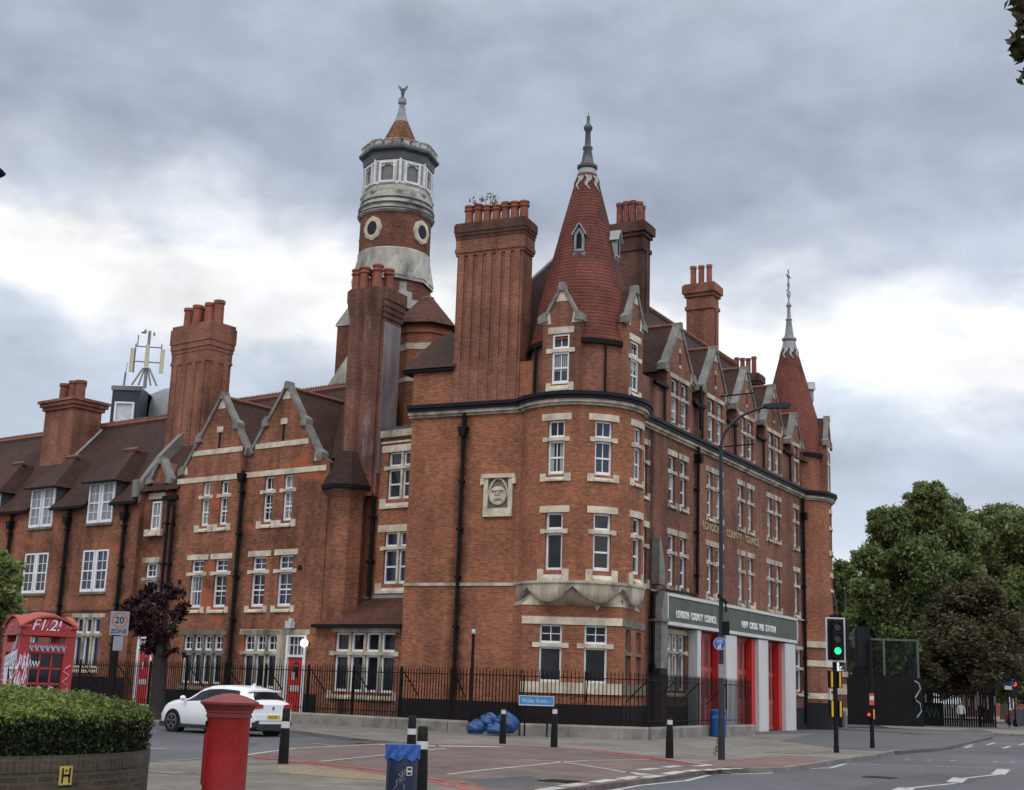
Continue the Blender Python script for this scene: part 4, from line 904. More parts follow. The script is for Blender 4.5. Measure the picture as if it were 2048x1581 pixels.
q = MB(); q.lathe(TC, [(.4, ZA(30.05)), (.3, ZA(30.3)), (.2, ZA(30.7)), (.14, ZA(31.05)), (.16, ZA(31.1)), (.22, ZA(31.15)), (.22, ZA(31.35)), (.16, ZA(31.4)), (.1, ZA(31.45))], 16); q.build('spirelet', 'lead', tw_, smooth=40)
q = MB(); q.lathe(TC, [(.2, ZA(31.38)), (.12, ZA(31.5)), (.07, ZA(31.55)), (.09, ZA(31.7)), (.11, ZA(31.8)), (.06, ZA(31.92)), (.08, ZA(31.97)), (.0, ZA(32.05))], 10)
F_ = Fr(TC, (1, 0, 0), (0, -1, 0))
for s_ in (-1, 1):
    q.prism(F_, [(s_*.03, ZA(31.75)), (s_*.12, ZA(31.85)), (s_*.26, ZA(32.1)), (s_*.22, ZA(32.22)), (s_*.2, ZA(32.08)), (s_*.12, ZA(32.12)), (s_*.1, ZA(31.98)), (s_*.03, ZA(31.9))], -.02, .02)
q.build('winged_figure', 'lead_dark', tw_)
for d_ in (-33, 51, 135, -117):
    a = rad(d_); n = Vector((math.sin(a), -math.cos(a), 0)); dd = Vector((math.cos(a), math.sin(a), 0)); F_ = Fr(TC+n*1.84, dd, n); zc_ = Z(24.0); q = MB()
    for rr_, o_ in ((.52, .05), (.44, .08)):
        P_ = [(math.cos(2*math.pi*t/32)*rr_*(1+.1*max(0, math.cos(4*2*math.pi*t/32)) if o_ < .07 else rr_), zc_+math.sin(2*math.pi*t/32)*rr_*(1.15+.1*max(0, math.cos(4*2*math.pi*t/32)) if o_ < .07 else rr_*1.2)) for t in range(32)]
        P_ = [(math.cos(2*math.pi*t/32)*rr_*(1+(.035*math.cos(16*math.pi*t/32) if o_ < .07 else 0)), zc_+math.sin(2*math.pi*t/32)*rr_*1.2*(1+(.035*math.cos(16*math.pi*t/32) if o_ < .07 else 0))) for t in range(32)]
        q.prism(F_, P_, -.22, o_)
    oc = q.build('oculus', 'stone', tw_)
    q = MB(); q.prism(F_, [(math.cos(2*math.pi*t/24)*.3, zc_+math.sin(2*math.pi*t/24)*.37) for t in range(24)], -.1, .085); q.build('pane', 'glass_dark', tw_)
q = MB(); F_ = Fr(TC+Vector((math.sin(rad(18))*1.86, -math.cos(rad(18))*1.86, 0)), (math.cos(rad(18)), math.sin(rad(18)), 0), (math.sin(rad(18)), -math.cos(rad(18)), 0))
q.prism(F_, [(-.55, Z(19.9)), (.95, Z(19.9)), (.95, Z(20.3)), (.6, Z(20.3)), (.6, Z(20.7)), (.3, Z(20.7)), (.3, Z(21.2)), (-.55, Z(21.2))], -.3, .03); q.prism(F_, [(-.6, Z(19.8)), (.9, Z(19.8)), (.1, Z(21.0))], 0, .2); q.build('weathering', 'stone_tower', tw_)

# ------------------------------------------------------------------ gabled wing on the side road
GW = thing('gabled_house', 'three storey brick wing with twin pointed gables beside the fire station', 'house', tuple(FL.w(9.4, -3, 0)))
top2 = [(11.99, 12.55), (10.73, 11.3), (7.83, 8.42), (6.58, 7.18)]
w2 = [(a, b, 8.49, 10.53) for a, b in top2]
w1 = [(12.05, 12.9, 4.76, 6.93), (10.42, 11.3, 4.76, 6.93), (7.95, 8.82, 4.76, 6.96), (6.27, 7.17, 4.76, 6.98)]
wg = [(10.35, 13.0, 1.4, 3.53), (6.92, 8.98, 1.3, 3.55)]; dr = (5.15, 6.35, 0.25, 3.55)
bay = [(15.55, 16.2, 8.46, 9.85), (15.45, 16.15, 4.7, 6.9)]; tdoor = (15.4, 16.55, .3, 3.45)
q = MB(); q.wall(FL, 4.42, 14.4, 0, 10.6, w2+w1+wg+[dr], dep=.24)
q.prism(FL, [(4.42, 10.6), (14.4, 10.6), (14.4, 10.9), (13.95, 11.2), (11.64, 14.55), (9.52, 11.7), (7.35, 14.55), (5.0, 11.3), (4.42, 10.9)], -.25, 0)
q.face([FL.w(4.42, 0, 0), FL.w(4.42, -1.6, 0), FL.w(4.42, -1.6, 10.9), FL.w(4.42, 0, 10.9)])
q.wall(FL, 14.4, 17.0, 0, 10.3, bay+[tdoor], o=-.25, dep=.2); q.box(FL, 16.99, 17.3, -.6, -.01, 0, 10.3); q.box(FL, 14.3, 14.41, -.3, -.005, 0, 10.6)
q.build('wall', 'brick_wing', GW)
for k, h in enumerate(w2): window(GW, FL, *h, zt=9.9, cols=(2, 2), rows=(3, 1), sash=True, sill=(.6, .28), pane=['glass_net', 'glass_mid', 'glass_dark', 'glass_net'][k], lug=.2, tw=.12)
for k, h in enumerate(w1): window(GW, FL, *h, zt=6.35, cols=(2, 2), rows=(3 if k else 2, 2), sash=True, lin=(.72, .25), sill=(.7, .25), pane=['glass_blue', 'glass_dark', 'glass_dark', 'glass_blue'][k], lug=.25, tw=.12, upane='glass_blue')
window(GW, FL, *wg[0], zt=2.85, mull=[10.35+2.65*k/4 for k in (1, 2, 3)], cols=(1, 2), rows=(1, 2), sash=False, lin=(1.55, .2), sill=(1.5, .3), stone='stone_dark', pane='glass_dark', fw=.065)
window(GW, FL, *wg[1], zt=2.85, mull=[6.92+2.06*k/3 for k in (1, 2)], cols=(1, 2), rows=(1, 2), sash=False, lin=(1.2, .2), sill=(1.2, .3), stone='stone_dirty', pane='glass_dark', fw=.065)
window(GW, FL, *bay[0], cols=2, rows=(2,), sill=(.6, .28), pane='glass_net')
window(GW, FL, *bay[1], zt=6.2, cols=(2, 2), rows=(2, 2), lin=(.62, .25), sill=(.6, .25), stone='stone_dirty')
def red_door(P, F, a, b, z0, z1, fan, o=0.0, notice=True):
    q = MB(); q.box(F, a, a+.14, o-.16, o+.03, z0, z1); q.box(F, b-.14, b, o-.16, o+.03, z0, z1); q.box(F, a+.14, b-.14, o-.16, o+.03, fan-.1, fan); q.box(F, a+.14, b-.14, o-.16, o+.02, z1-.08, z1)
    n_ = 4
    for k in range(1, n_): x = a+.14+(b-a-.28)*k/n_; q.box(F, x-.015, x+.015, o-.15, o-.09, fan, z1-.08)
    q.box(F, a+.14, b-.14, o-.15, o-.09, (fan+z1)/2-.02, (fan+z1)/2+.01)
    fr = q.build('door_frame', 'white_paint', P)
    q = MB(); q.face([F.w(a+.14, o-.13, fan), F.w(b-.14, o-.13, fan), F.w(b-.14, o-.13, z1), F.w(a+.14, o-.13, z1)]); q.build('fanlight', 'glass_mid', fr)
    q = MB(); q.box(F, a+.145, b-.145, o-.15, o-.08, z0, fan-.1)
    for zz in (z0+.1, z0+.95, fan-.5): q.box(F, a+.22, b-.22, o-.08, o-.062, zz, zz+.09)
    d_ = q.build('door', 'red_paint', P)
    q = MB(); m_ = (a+b)/2; q.box(F, m_-.12, m_+.12, o-.08, o-.07, fan-.95, fan-.3); q.build('door_glass', 'glass_dark', d_)
    q = MB(); q.box(F, m_+.05, m_+.2, o-.075, o-.06, fan-1.05, fan-.72); q.build('notice', 'sign_white', d_)
    q = MB(); q.box(F, m_-.25, m_+.3, o-.075, o-.05, z0+.95, z0+1.2); q.build('kick_plate', 'grey_paint', d_)
red_door(GW, FL, *dr, 2.72); red_door(GW, FL, *tdoor, 3.0, o=-.25)
q = MB(); q.box(FL, 4.95, 9.27, 0.0, .035, 3.56, 3.78); q.box(FL, 6.38, 6.9, 0.0, .035, .3, 3.56); q.build('lintel', 'stone_dirty', GW)
q = MB()
for zz, a, b in ((10.56, 4.62, 14.35), (11.83, 5.8, 9.15), (11.83, 10.0, 13.42)): q.box(FL, a, b, -.1, .04, zz, zz+.24)
q.build('stone_band', 'stone', GW)
q = MB()
for c in (11.64, 7.42): q.box(FL, c-.2, c+.2, -.1, .04, 12.85, 13.12)
kneel_stones(q, FL, (11.64, 14.6), [(14.05, 11.1), None], .0); kneel_stones(q, FL, (7.35, 14.62), [(5.05, 11.15), None], .0)
q.build('stone_dressing', 'stone', GW)
q = MB()
for c in (11.64, 7.42): q.box(FL, c-.06, c+.06, -.1, .02, 12.1, 12.85)
q.build('slit', 'black_iron', GW)
gable_coping(GW, FL, (11.64, 14.62), [(14.1, 11.05), (9.55, 11.66)], -.28, .09, .09, mid=[.42, .45]); gable_coping(GW, FL, (7.35, 14.65), [(5.0, 11.2), (9.48, 11.66)], -.28, .09, .09, mid=[.45, .42])
# roofs
zr, orr, ez = 15.5, -4.5, 10.6
q = MB()
for ap, lf, rt_ in (((11.64, 14.5), 14.2, 9.52), ((7.35, 14.5), 9.52, 4.6)):
    for ft, zf in ((lf, 10.85 if lf > 14 else 11.6), (rt_, 11.6 if rt_ > 9 else 10.7)):
        q.face([FL.w(ap[0], -.2, ap[1]), FL.w(ft, -.2, zf), FL.w(ft, -4.5, zf), FL.w(ap[0], -4.5, ap[1])])
q.face([FL.w(3.9, -.6, 11.2), FL.w(16.9, -.6, 11.2), FL.w(16.9, orr, zr), FL.w(3.9, orr, zr)]); q.face([FL.w(3.9, -9, 10), FL.w(16.9, -9, 10), FL.w(16.9, orr, zr), FL.w(3.9, orr, zr)])
q.face([FL.w(14.2, .15, 10.35), FL.w(17.0, .15, 10.35), FL.w(17.0, -.7, 11.35), FL.w(14.2, -.7, 11.35)])
q.build('roof', 'tile', GW)
q = MB()
q.tube([FL.w(9.0, orr, zr+.03), FL.w(16.6, orr, zr+.03)], .13, 6); q.tube([FL.w(3.9, orr, zr+.03), FL.w(9.0, orr, zr+.03)], .13, 6)
for c in (11.64, 7.35): q.tube([FL.w(c, -.3, 14.52), FL.w(c, -3.9, 14.52)], .12, 6)
q.build('ridge_tiles', 'ridge_red', GW)
q = MB()
for k in range(76): q.lathe(FL.w(3.9+k*.168, orr, zr+.1), [(.055, 0), (.065, .12), (.03, .2)], 6)
q.build('ridge_crest', 'ridge_red', GW)
# gablet of the narrow bay
q = MB(); q.prism(FL, [(15.1, 10.3), (16.5, 10.3), (16.5, 10.9), (15.98, 11.85), (15.1, 10.9)], -1.4, -.2); gb = q.build('gablet', 'brick_wing', GW)
gable_coping(gb, FL, (15.9, 11.9), [(15.1, 10.75), (16.6, 10.8)], -.5, -.05, .13)
q = MB(); q.box(FL, 15.4, 16.6, -.25, -.15, 10.0, 10.28); q.build('stone_band', 'stone', gb)
q = MB()
for a, b in (((.15, 10.35), (-1.0, 12.0)), ((-1.0, 12.0), (-4.5, 15.75))):
    u_ = 17.0; q.face([FL.w(u_, a[0], a[1]+.35), FL.w(u_, b[0], b[1]+.35), FL.w(u_, b[0], b[1]-.6), FL.w(u_, a[0], a[1]-.6)]); q.face([FL.w(u_+.35, a[0], a[1]+.35), FL.w(u_+.35, b[0], b[1]+.35), FL.w(u_+.35, b[0], b[1]-.6), FL.w(u_+.35, a[0], a[1]-.6)])
    q.face([FL.w(u_, a[0], a[1]+.35), FL.w(u_+.35, a[0], a[1]+.35), FL.w(u_+.35, b[0], b[1]+.35), FL.w(u_, b[0], b[1]+.35)])
q.box(FL, 17.0, 17.35, .1, .3, 10.1, 10.95)
q.build('coping', 'stone_grey', GW)
# corbelled corner with its little tiled cap
q = MB(); q.lathe(FL.w(4.0, -.75, 0), [(.85, 3.9), (.85, 9.3), (1.0, 9.6), (1.0, 9.75)], 8, rot=rad(15)); q.build('corner_buttress', 'brick_wing', GW)
q = MB(); q.lathe(FL.w(4.0, -.75, 0), [(1.15, 9.72), (1.15, 9.9)], 8, rot=rad(15)); q.build('gutter', 'black_iron', GW)
q = MB(); q.lathe(FL.w(4.0, -.75, 0), [(1.12, 9.9), (.75, 10.8), (.5, 11.4)], 8, rot=rad(15)); q.build('corner_roof', 'tile', GW)
downpipe(GW, FL, [(9.75, 10.9), (9.72, .3)], .075, .12, (9.75, 10.75)); downpipe(GW, FL, [(14.75, 9.7), (14.75, .3)], .075, .1); downpipe(GW, FL, [(14.35, 9.7), (14.35, .3)], .06, .12)
downpipe(GW, FL, [(2.95, 9.6), (2.95, 5.2)], .1, REC+.2)
q = MB(); q.box(FL, 14.2, 15.3, -.2, .1, 9.85, 10.05); q.build('gutter', 'black_iron', GW)
# lit globe lamp and floodlight by the red door
q = MB(); q.ball(FL.w(4.98, .3, 3.2), .17, 16, 10); q.build('globe_lamp', 'lamp_glow', GW, smooth=True)
q = MB(); q.tube([FL.w(4.98, 0, 3.2), FL.w(4.98, .16, 3.2)], .05, 6); q.build('lamp_bracket', 'black_iron', GW)
q = MB(); q.box(FL, 5.85, 6.2, .05, .3, 3.82, 4.12); q.box(FL, 5.95, 6.1, .05, .2, 4.12, 4.24); q.build('floodlight', 'grey_paint', GW)
q = MB(); q.box(FL, 5.72, 5.92, .0, .03, 6.3, 6.5); q.box(FL, 13.5, 13.7, 0, .03, 5.85, 6.05); q.build('air_vent', 'black_iron', GW)
q = MB(); q.box(FL, 4.42, 5.1, 0.0, .035, 0, 1.12); q.box(FL, 6.9, 14.3, 0.0, .035, 0, 1.1); q.build('plinth', 'brick_black', GW)
# tall chimney
FQ = FL; q = MB(); u_, o_ = 17.0, -3.0; a, b = 1.42, .75
q.box(FQ, u_-a, u_+a, o_-b, o_+b, 9, 17.5); 
for k in range(4): x = u_-a+.35+k*(2*a-.7)/3; q.box(FQ, x-.14, x+.14, o_+b, o_+b+.05, 12, 17.3)
for k in range(2): oo = o_-.35+k*.7; q.box(FQ, u_-a-.1, u_-a, oo-.14, oo+.14, 12, 17.3)
for z0, z1, e in ((17.3, 17.45, .05), (17.45, 17.9, .02), (17.9, 18.1, .05), (18.1, 18.4, .09), (18.4, 19.2, .13), (19.2, 19.38, .08)): q.box(FQ, u_-a-e, u_+a+e, o_-b-e, o_+b+e, z0, z1)
tc_ = q.build('chimney', 'brick_chimney', GW)
pots(tc_, FQ, [u_+1.1, u_+.62, u_+.3, u_-.15, u_-.6, u_-1.15], [.15+o_, o_-.2, o_+.25, o_-.2, o_+.2, o_+.1], 19.35, .29, 1.25, 'pot', False, seed=31)

# ------------------------------------------------------------------ dormer terrace further left
DT = thing('dormer_terrace', 'long two storey brick terrace with flat-headed white dormers under a brown tiled roof', 'house', tuple(FL.w(26, -3, 0)))
ud = [19.05, 23.95, 28.85, 33.75]; du = 2.0
h1_ = [(u, u+du, 5.6, 7.66) for u in ud]; hg = [(u+.12, u+du+.1, 1.95, 4.35) for u in ud]; hd = [(u, u+du, 9.0, 9.98) for u in ud]
q = MB(); q.wall(FL, 17.0, 46, 0, 9.98, h1_+hg+hd, dep=.12); q.build('wall', 'brick_wing', DT)
for k, u in enumerate(ud):
    window(DT, FL, u, u+du, 5.6, 7.66, mull=[u+du/2], mw=.16, cols=2, rows=(4,), fw=.08, dep=.02, stone='white_paint', pane=('glass_blue', 'glass_mid')[k % 2])
    window(DT, FL, u, u+du, 9.0, 11.02, mull=[u+du/2], mw=.16, cols=2, rows=(4,), fw=.08, dep=.0, stone='white_paint', pane='glass_net')
    window(DT, FL, u+.12, u+du+.1, 1.95, 4.35, zt=3.6, mull=[u+.12+.66, u+.12+1.32], cols=1, rows=(1, 1), sash=False, stone='stone_dirty', pane='glass_blue', sill=(1.1, .25), lin=(1.3, .2))
    q = MB(); q.box(FL, u-.06, u+du+.06, -.1, .1, 5.48, 5.6); q.box(FL, u-.06, u+du+.06, -.1, .1, 8.88, 9.0); q.build('sill', 'stone_dark', DT)
    q = MB(); q.box(FL, u-.02, u, -1.6, -.02, 9.9, 11.05); q.box(FL, u+du, u+du+.02, -1.6, -.02, 9.9, 11.05); dd_ = q.build('dormer', 'lead_dark', DT)
    q = MB(); a, b = u-.28, u+du+.28; c = u+du/2
    q.face([FL.w(a, .35, 11.05), FL.w(b, .35, 11.05), FL.w(c+.35, -1.5, 12.9), FL.w(c-.35, -1.5, 12.9)]); q.face([FL.w(a, .35, 11.05), FL.w(c-.35, -1.5, 12.9), FL.w(c-.35, -2.3, 12.9), FL.w(a, -1.3, 11.05)]); q.face([FL.w(b, .35, 11.05), FL.w(b, -1.3, 11.05), FL.w(c+.35, -2.3, 12.9), FL.w(c+.35, -1.5, 12.9)])
    q.face([FL.w(a, .35, 11.04), FL.w(b, .35, 11.04), FL.w(b, -1.3, 11.04), FL.w(a, -1.3, 11.04)])
    q.build('dormer_roof', 'tile', dd_)
    q = MB(); q.box(FL, a, b, .3, .4, 10.98, 11.06); q.build('fascia_board', 'black_iron', dd_)
    q = MB(); q.tube([FL.w(c-.55, -1.55, 12.95), FL.w(c+.55, -1.55, 12.95)], .13, 6); q.build('ridge_tiles', 'ridge_red', dd_)
er = [(17.0, 19.05)]+[(ud[i]+du, ud[i+1]) for i in range(3)]+[(35.75, 46)]
q = MB(); orf = lambda z: .3-(z-9.9)/(15.2-9.9)*4.8
for a, b in er: q.face([FL.w(a, .3, 9.9), FL.w(b, .3, 9.9), FL.w(b, orf(11.05), 11.05), FL.w(a, orf(11.05), 11.05)])
q.face([FL.w(17.0, orf(11.05), 11.05), FL.w(46, orf(11.05), 11.05), FL.w(46, -4.5, 15.2), FL.w(17.0, -4.5, 15.2)]); q.face([FL.w(17.0, -9.3, 9.9), FL.w(46, -9.3, 9.9), FL.w(46, -4.5, 15.2), FL.w(17.0, -4.5, 15.2)])
q.build('roof', 'tile', DT)
q = MB()
for a, b in er: q.box(FL, a+.05, b-.05, .2, .36, 9.78, 9.92)
q.build('gutter', 'black_iron', DT)
q = MB(); q.tube([FL.w(17.2, -4.5, 15.23), FL.w(46, -4.5, 15.23)], .14, 6); q.build('ridge_tiles', 'ridge_red', DT)
q = MB()
for k in range(150): q.lathe(FL.w(17.4+k*.17, -4.5, 15.3), [(.055, 0), (.065, .12), (.03, .2)], 5)
q.build('ridge_crest', 'ridge_red', DT)
for u in (17.95, 22.5, 27.45): downpipe(DT, FL, [(u, 9.75), (u, .3)], .08, .12, (u, 9.4))
q = MB(); q.box(FL, 17.0, 46, -.01, .04, 4.62, 4.72); q.build('stone_band', 'brick_sooty', DT)
q = MB(); q.box(FL, 17.0, 46, 0.0, .04, 0, 1.55); q.build('plinth', 'brick_black', DT)
q = MB(); u_, o_ = 27.9, -3.3; q.box(FL, u_-1.35, u_+1.35, o_-.9, o_+.9, 11, 16.0)
for z0, z1, e in ((16.0, 16.2, .12), (16.2, 16.4, .24), (16.4, 16.55, .34)): q.box(FL, u_-1.35-e, u_+1.35+e, o_-.9-e, o_+.9+e, z0, z1)
c = q.build('chimney', 'brick_chimney', DT); pots(c, FL, [u_+.75, u_+.3, u_-.2, u_-.7, u_+.1], [o_+.2, o_-.2, o_+.25, o_+.2, o_-.35], 16.5, .31, 1.2, 'pot_dark', False, 41)
q = MB(); q.box(FL, 30.0, 31.2, -5.6, -4.2, 11, 15.6); q.box(FL, 29.85, 31.35, -5.75, -4.05, 15.6, 15.85); q.build('chimney', 'brick_sooty', DT)
q = MB(); q.face([FL.w(u_-1.5, o_+.95, 12.6), FL.w(u_+1.5, o_+.95, 12.6), FL.w(u_+1.5, o_+1.5, 12.05), FL.w(u_-1.5, o_+1.5, 12.05)]); q.tube([FL.w(u_-1.38, -2.2, 12.75), FL.w(u_-1.38, -4.3, 15.05)], .09, 5); q.build('flashing', 'lead', DT)
# ------------------------------------------------------------------ ground, roads, pavements
def V2(v): return (v[0], v[1])
q = MB(); q.flat([(-2500, -800), (2500, -800), (2500, 3500), (-2500, 3500)], -.6, -.16); struct(q.build('ground', 'earth'))
q = MB(); q.flat([(-160, -60), (260, -60), (260, 420), (-160, 420)], -.155, -.1); struct(q.build('road', 'asphalt_main'))
dL, dR = azd(-53.4), azd(29.64)
kerb_far = [gnd(x, y) for x, y in ((600, 1463), (700, 1476), (804, 1486), (890, 1490), (1000, 1491), (1110, 1496), (1250, 1508), (1335, 1519), (1400, 1529), (1500, 1538), (1575, 1536), (1660, 1523), (1700, 1517), (1750, 1511), (1800, 1500))]
k0 = kerb_far[0]
farp = [k0+dL*90] + [k0+dL*t for t in (60, 30, 12, 3)] + kerb_far + [gnd(1790, 1493), FR.w(19, 6.5, 0), FR.w(19.5, .3, 0), FR.w(26, -1, 0), FR.w(32, -30, 0), FL.w(95, -30, 0)]
q = MB(); q.flat([V2(p) for p in farp], -.1, 0.0); fp = struct(q.build('pavement', 'paving'))
q = MB(); q.flat([V2(FR.w(7.2, .2, 0)), V2(FR.w(7.2, 1.4, 0)), V2(FR.w(17.2, 2.6, 0)), V2(gnd(1560, 1482)), V2(gnd(1690, 1500)), V2(gnd(1800, 1503)), V2(gnd(1890, 1496)), V2(gnd(1985, 1474)), V2(gnd(1600, 1453)), V2(FR.w(21.4, .2, 0))], -.1, .006); struct(q.build('forecourt', 'setts'))
isl = [gnd(1592, 1452), gnd(1700, 1461), gnd(1840, 1470), gnd(1960, 1472), gnd(1993, 1467), gnd(1960, 1460)]
q = MB(); q.flat([V2(FR.w(21.6, .3, 0))]+[V2(p) for p in isl]+[V2(Vector((27, 82, 0))), V2(FR.w(28, -4, 0))], -.1, .03); struct(q.build('pavement', 'asphalt'))
q = MB(); q.flat([(24, 84), (26.5, 78.5), (29, 77), (33, 78), (40, 84), (62, 112), (140, 210), (80, 210), (30, 120)], -.1, .012); struct(q.build('pavement', 'paving'))
nearp = [gnd(310, 1524)+dL*80, gnd(310, 1524)+dL*20] + [gnd(x, y) for x, y in ((310, 1524), (420, 1517), (500, 1517), (640, 1530), (800, 1550), (880, 1563), (985, 1583))] + [Vector((1.2, 15.5, 0)), Vector((4, 10, 0)), Vector((14, -6, 0)), Vector((14, -40, 0)), Vector((-90, -40, 0))]
q = MB(); q.flat([V2(p) for p in nearp], -.1, 0.0); struct(q.build('pavement', 'near_paving'))
tab = [gnd(x, y, -.02) for x, y in ((470, 1519), (590, 1496), (760, 1488), (890, 1482), (1000, 1480), (1300, 1500), (1460, 1531), (1440, 1540), (1385, 1546), (1290, 1560), (1180, 1574), (1085, 1585), (1010, 1597), (900, 1600), (640, 1560))]
q = MB(); q.flat([V2(p) for p in tab], -.1, -.006); struct(q.build('raised_crossing', 'block_paving'))
def mark(name, pts, w, mat, z, closed=False):
    P = [gnd(x, y, z) for x, y in pts]; mb = MB(); n_ = len(P)
    for i in range(n_-1):
        a, b = P[i], P[i+1]; d = (b-a).normalized(); n = Vector((-d.y, d.x, 0))*w/2; e = d*w*.2 if i < n_-2 else d*0
        mb.face([a-n, b-n+e, b+n+e, a+n])
    return mb
def poly(pts, z):
    mb = MB(); mb.face([gnd(x, y, z) for x, y in pts]); return mb
def join(mbs, name, mat):
    q = MB()
    for m_ in mbs:
        for f_, uv in zip(m_.f, m_.uv): q.face([m_.v[i] for i in f_], uv)
    return struct(q.build(name, mat, None))
zt_, zr_ = -.002, -.096
join([mark('', [(490, 1510), (590, 1497), (690, 1492), (760, 1489)], .12, '', zt_), mark('', [(640, 1523), (700, 1517), (790, 1508), (890, 1497)], .1, '', zt_), mark('', [(895, 1549), (960, 1541), (1040, 1533), (1120, 1525), (1180, 1521), (1300, 1519)], .1, '', zt_),
      mark('', [(1042, 1519), (1110, 1523), (1150, 1528), (1220, 1539), (1290, 1552)], .1, '', zt_)], 'road_marking', 'road_white')
dash = []
for a, b in (((1082, 1581), (1120, 1575)), ((1128, 1573), (1168, 1567)), ((1188, 1565), (1228, 1559)), ((1243, 1559), (1272, 1553)), ((1256, 1545), (1300, 1550)), ((1285, 1556), (1322, 1551)), ((1332, 1549), (1362, 1543)), ((1280, 1540), (1316, 1537)), ((1328, 1535), (1358, 1532)), ((1374, 1543), (1398, 1540)), ((1406, 1541), (1430, 1539)), ((1390, 1533), (1422, 1530)), ((1440, 1539), (1462, 1537)), ((1465, 1537), (1485, 1538))): dash.append(mark('', [a, b], .28, '', zt_ if a[0] < 1360 else .004))
join(dash, 'road_marking', 'road_white')
join([mark('', [(1180, 1590), (1280, 1571), (1372, 1562), (1420, 1550), (1435, 1549), (1535, 1547), (1570, 1539), (1662, 1536), (1690, 1528)], .12, '', zr_), mark('', [(1690, 1528), (1850, 1532), (2030, 1538)], .1, '', zr_),
      mark('', [(1812, 1577), (1910, 1567)], .12, '', zr_), mark('', [(1915, 1558), (2000, 1549)], .12, '', zr_), mark('', [(1900, 1497), (1945, 1489)], .12, '', zr_), mark('', [(1855, 1502), (2060, 1502)], .08, '', zr_), mark('', [(2010, 1476), (2060, 1478)], .1, '', zr_)], 'road_marking', 'road_white')
join([mark('', [(1798, 1583), (1814, 1576)], .34, '', zr_), mark('', [(1908, 1565), (1921, 1556)], .34, '', zr_), mark('', [(1996, 1549), (2008, 1539)], .34, '', zr_), mark('', [(1900, 1490), (1906, 1497)], .2, '', zr_), mark('', [(1938, 1483), (1944, 1488)], .2, '', zr_)]
     + [mark('', [(x, y), (x+14, y-4)], .16, '', zr_) for x, y in ((1930, 1496), (1975, 1490), (2006, 1497), (2040, 1490))] + [mark('', [(x, y), (x+10, y-1)], .08, '', zr_) for x, y in ((1810, 1519), (1855, 1521), (1900, 1522), (1985, 1524), (2020, 1525))], 'road_marking', 'road_white')
join([mark('', [(300, 1461), (380, 1466), (440, 1470)], .1, '', zr_), mark('', [(625, 1487), (672, 1491)], .1, '', zr_), mark('', [(688, 1492), (697, 1494)], .1, '', zr_), mark('', [(300, 1497), (332, 1497)], .2, '', zr_), mark('', [(755, 1489), (870, 1492), (1000, 1494)], .5, '', zt_)], 'road_marking', 'road_white')
join([mark('', [(496, 1516), (560, 1519), (640, 1531), (720, 1541), (800, 1552), (880, 1566), (975, 1590)], .16, '', .004), mark('', [(496, 1512), (640, 1527), (720, 1536), (810, 1548), (890, 1562), (985, 1584)], .16, '', .002),
      mark('', [(1105, 1494), (1200, 1501), (1290, 1512), (1345, 1521), (1400, 1530)], .18, '', .004), mark('', [(1180, 1503), (1290, 1516), (1370, 1527)], .1, '', .002)], 'road_marking', 'road_red')
q = MB(); q.face([gnd(x, y, .004) for x, y in ((555, 1531), (610, 1530), (700, 1540), (775, 1552), (775, 1562), (680, 1556), (560, 1546))]); struct(q.build('tactile_paving', 'tactile'))
q = MB(); q.face([gnd(x, y, .004) for x, y in ((1400, 1524), (1575, 1512), (1640, 1517), (1655, 1523), (1570, 1533), (1500, 1536), (1430, 1530))]); struct(q.build('tactile_paving', 'tactile_red'))
q = MB(); q.face([gnd(x, y, .003) for x, y in ((1420, 1507), (1480, 1496), (1560, 1497), (1600, 1502), (1530, 1505), (1470, 1512))]); struct(q.build('paving_patch', 'kerb'))
def cover(px, py, w, l, mat, lab, z=.006, az_=29.6):
    c = gnd(px, py, z); d = azd(az_); n = azn(az_); q = MB(); F_ = Fr(c, n, -d)
    q.box(F_, -w/2, w/2, -l/2, l/2, z-.004, z+.004); o = q.build('drain_cover', mat, None); tag(o, lab, 'drain cover')
cover(1597, 1504, 1.1, 3.2, 'stone_dark', 'long dark service cover set in the pavement left of the traffic signal'); cover(1120, 1562, .6, .6, 'black_iron', 'square iron cover in the reddish raised crossing'); cover(720, 1480, .45, .45, 'black_iron', 'small iron cover in the pavement behind the bollards', .006)
cover(345, 1545, .6, .6, 'stone_dark', 'square cover in the near pavement left of the pillar box'); cover(1760, 1555, .7, .7, 'black_iron', 'round-cornered iron cover in the main road', -.094)
o = poly([(1690, 1580), (1860, 1545), (1990, 1552), (1840, 1590)], -.0965); struct(o.build('road_patch', 'asphalt')); o = poly([(930, 1560), (1060, 1552), (1120, 1570), (990, 1576)], -.0035); struct(o.build('road_patch', 'asphalt'))
o = poly([(330, 1480), (520, 1486), (500, 1497), (320, 1490)], -.0965); struct(o.build('road_patch', 'asphalt_main'))
q = MB(); c = gnd(921, 1566, .004); q.face([c+Vector((-.14, 0, 0)), c+Vector((0, -.12, .01)), c+Vector((.15, .02, .0)), c+Vector((.02, .1, .012))]); tag(q.build('litter', 'tactile'), 'flat piece of pale litter on the red line by the litter bin', 'litter')
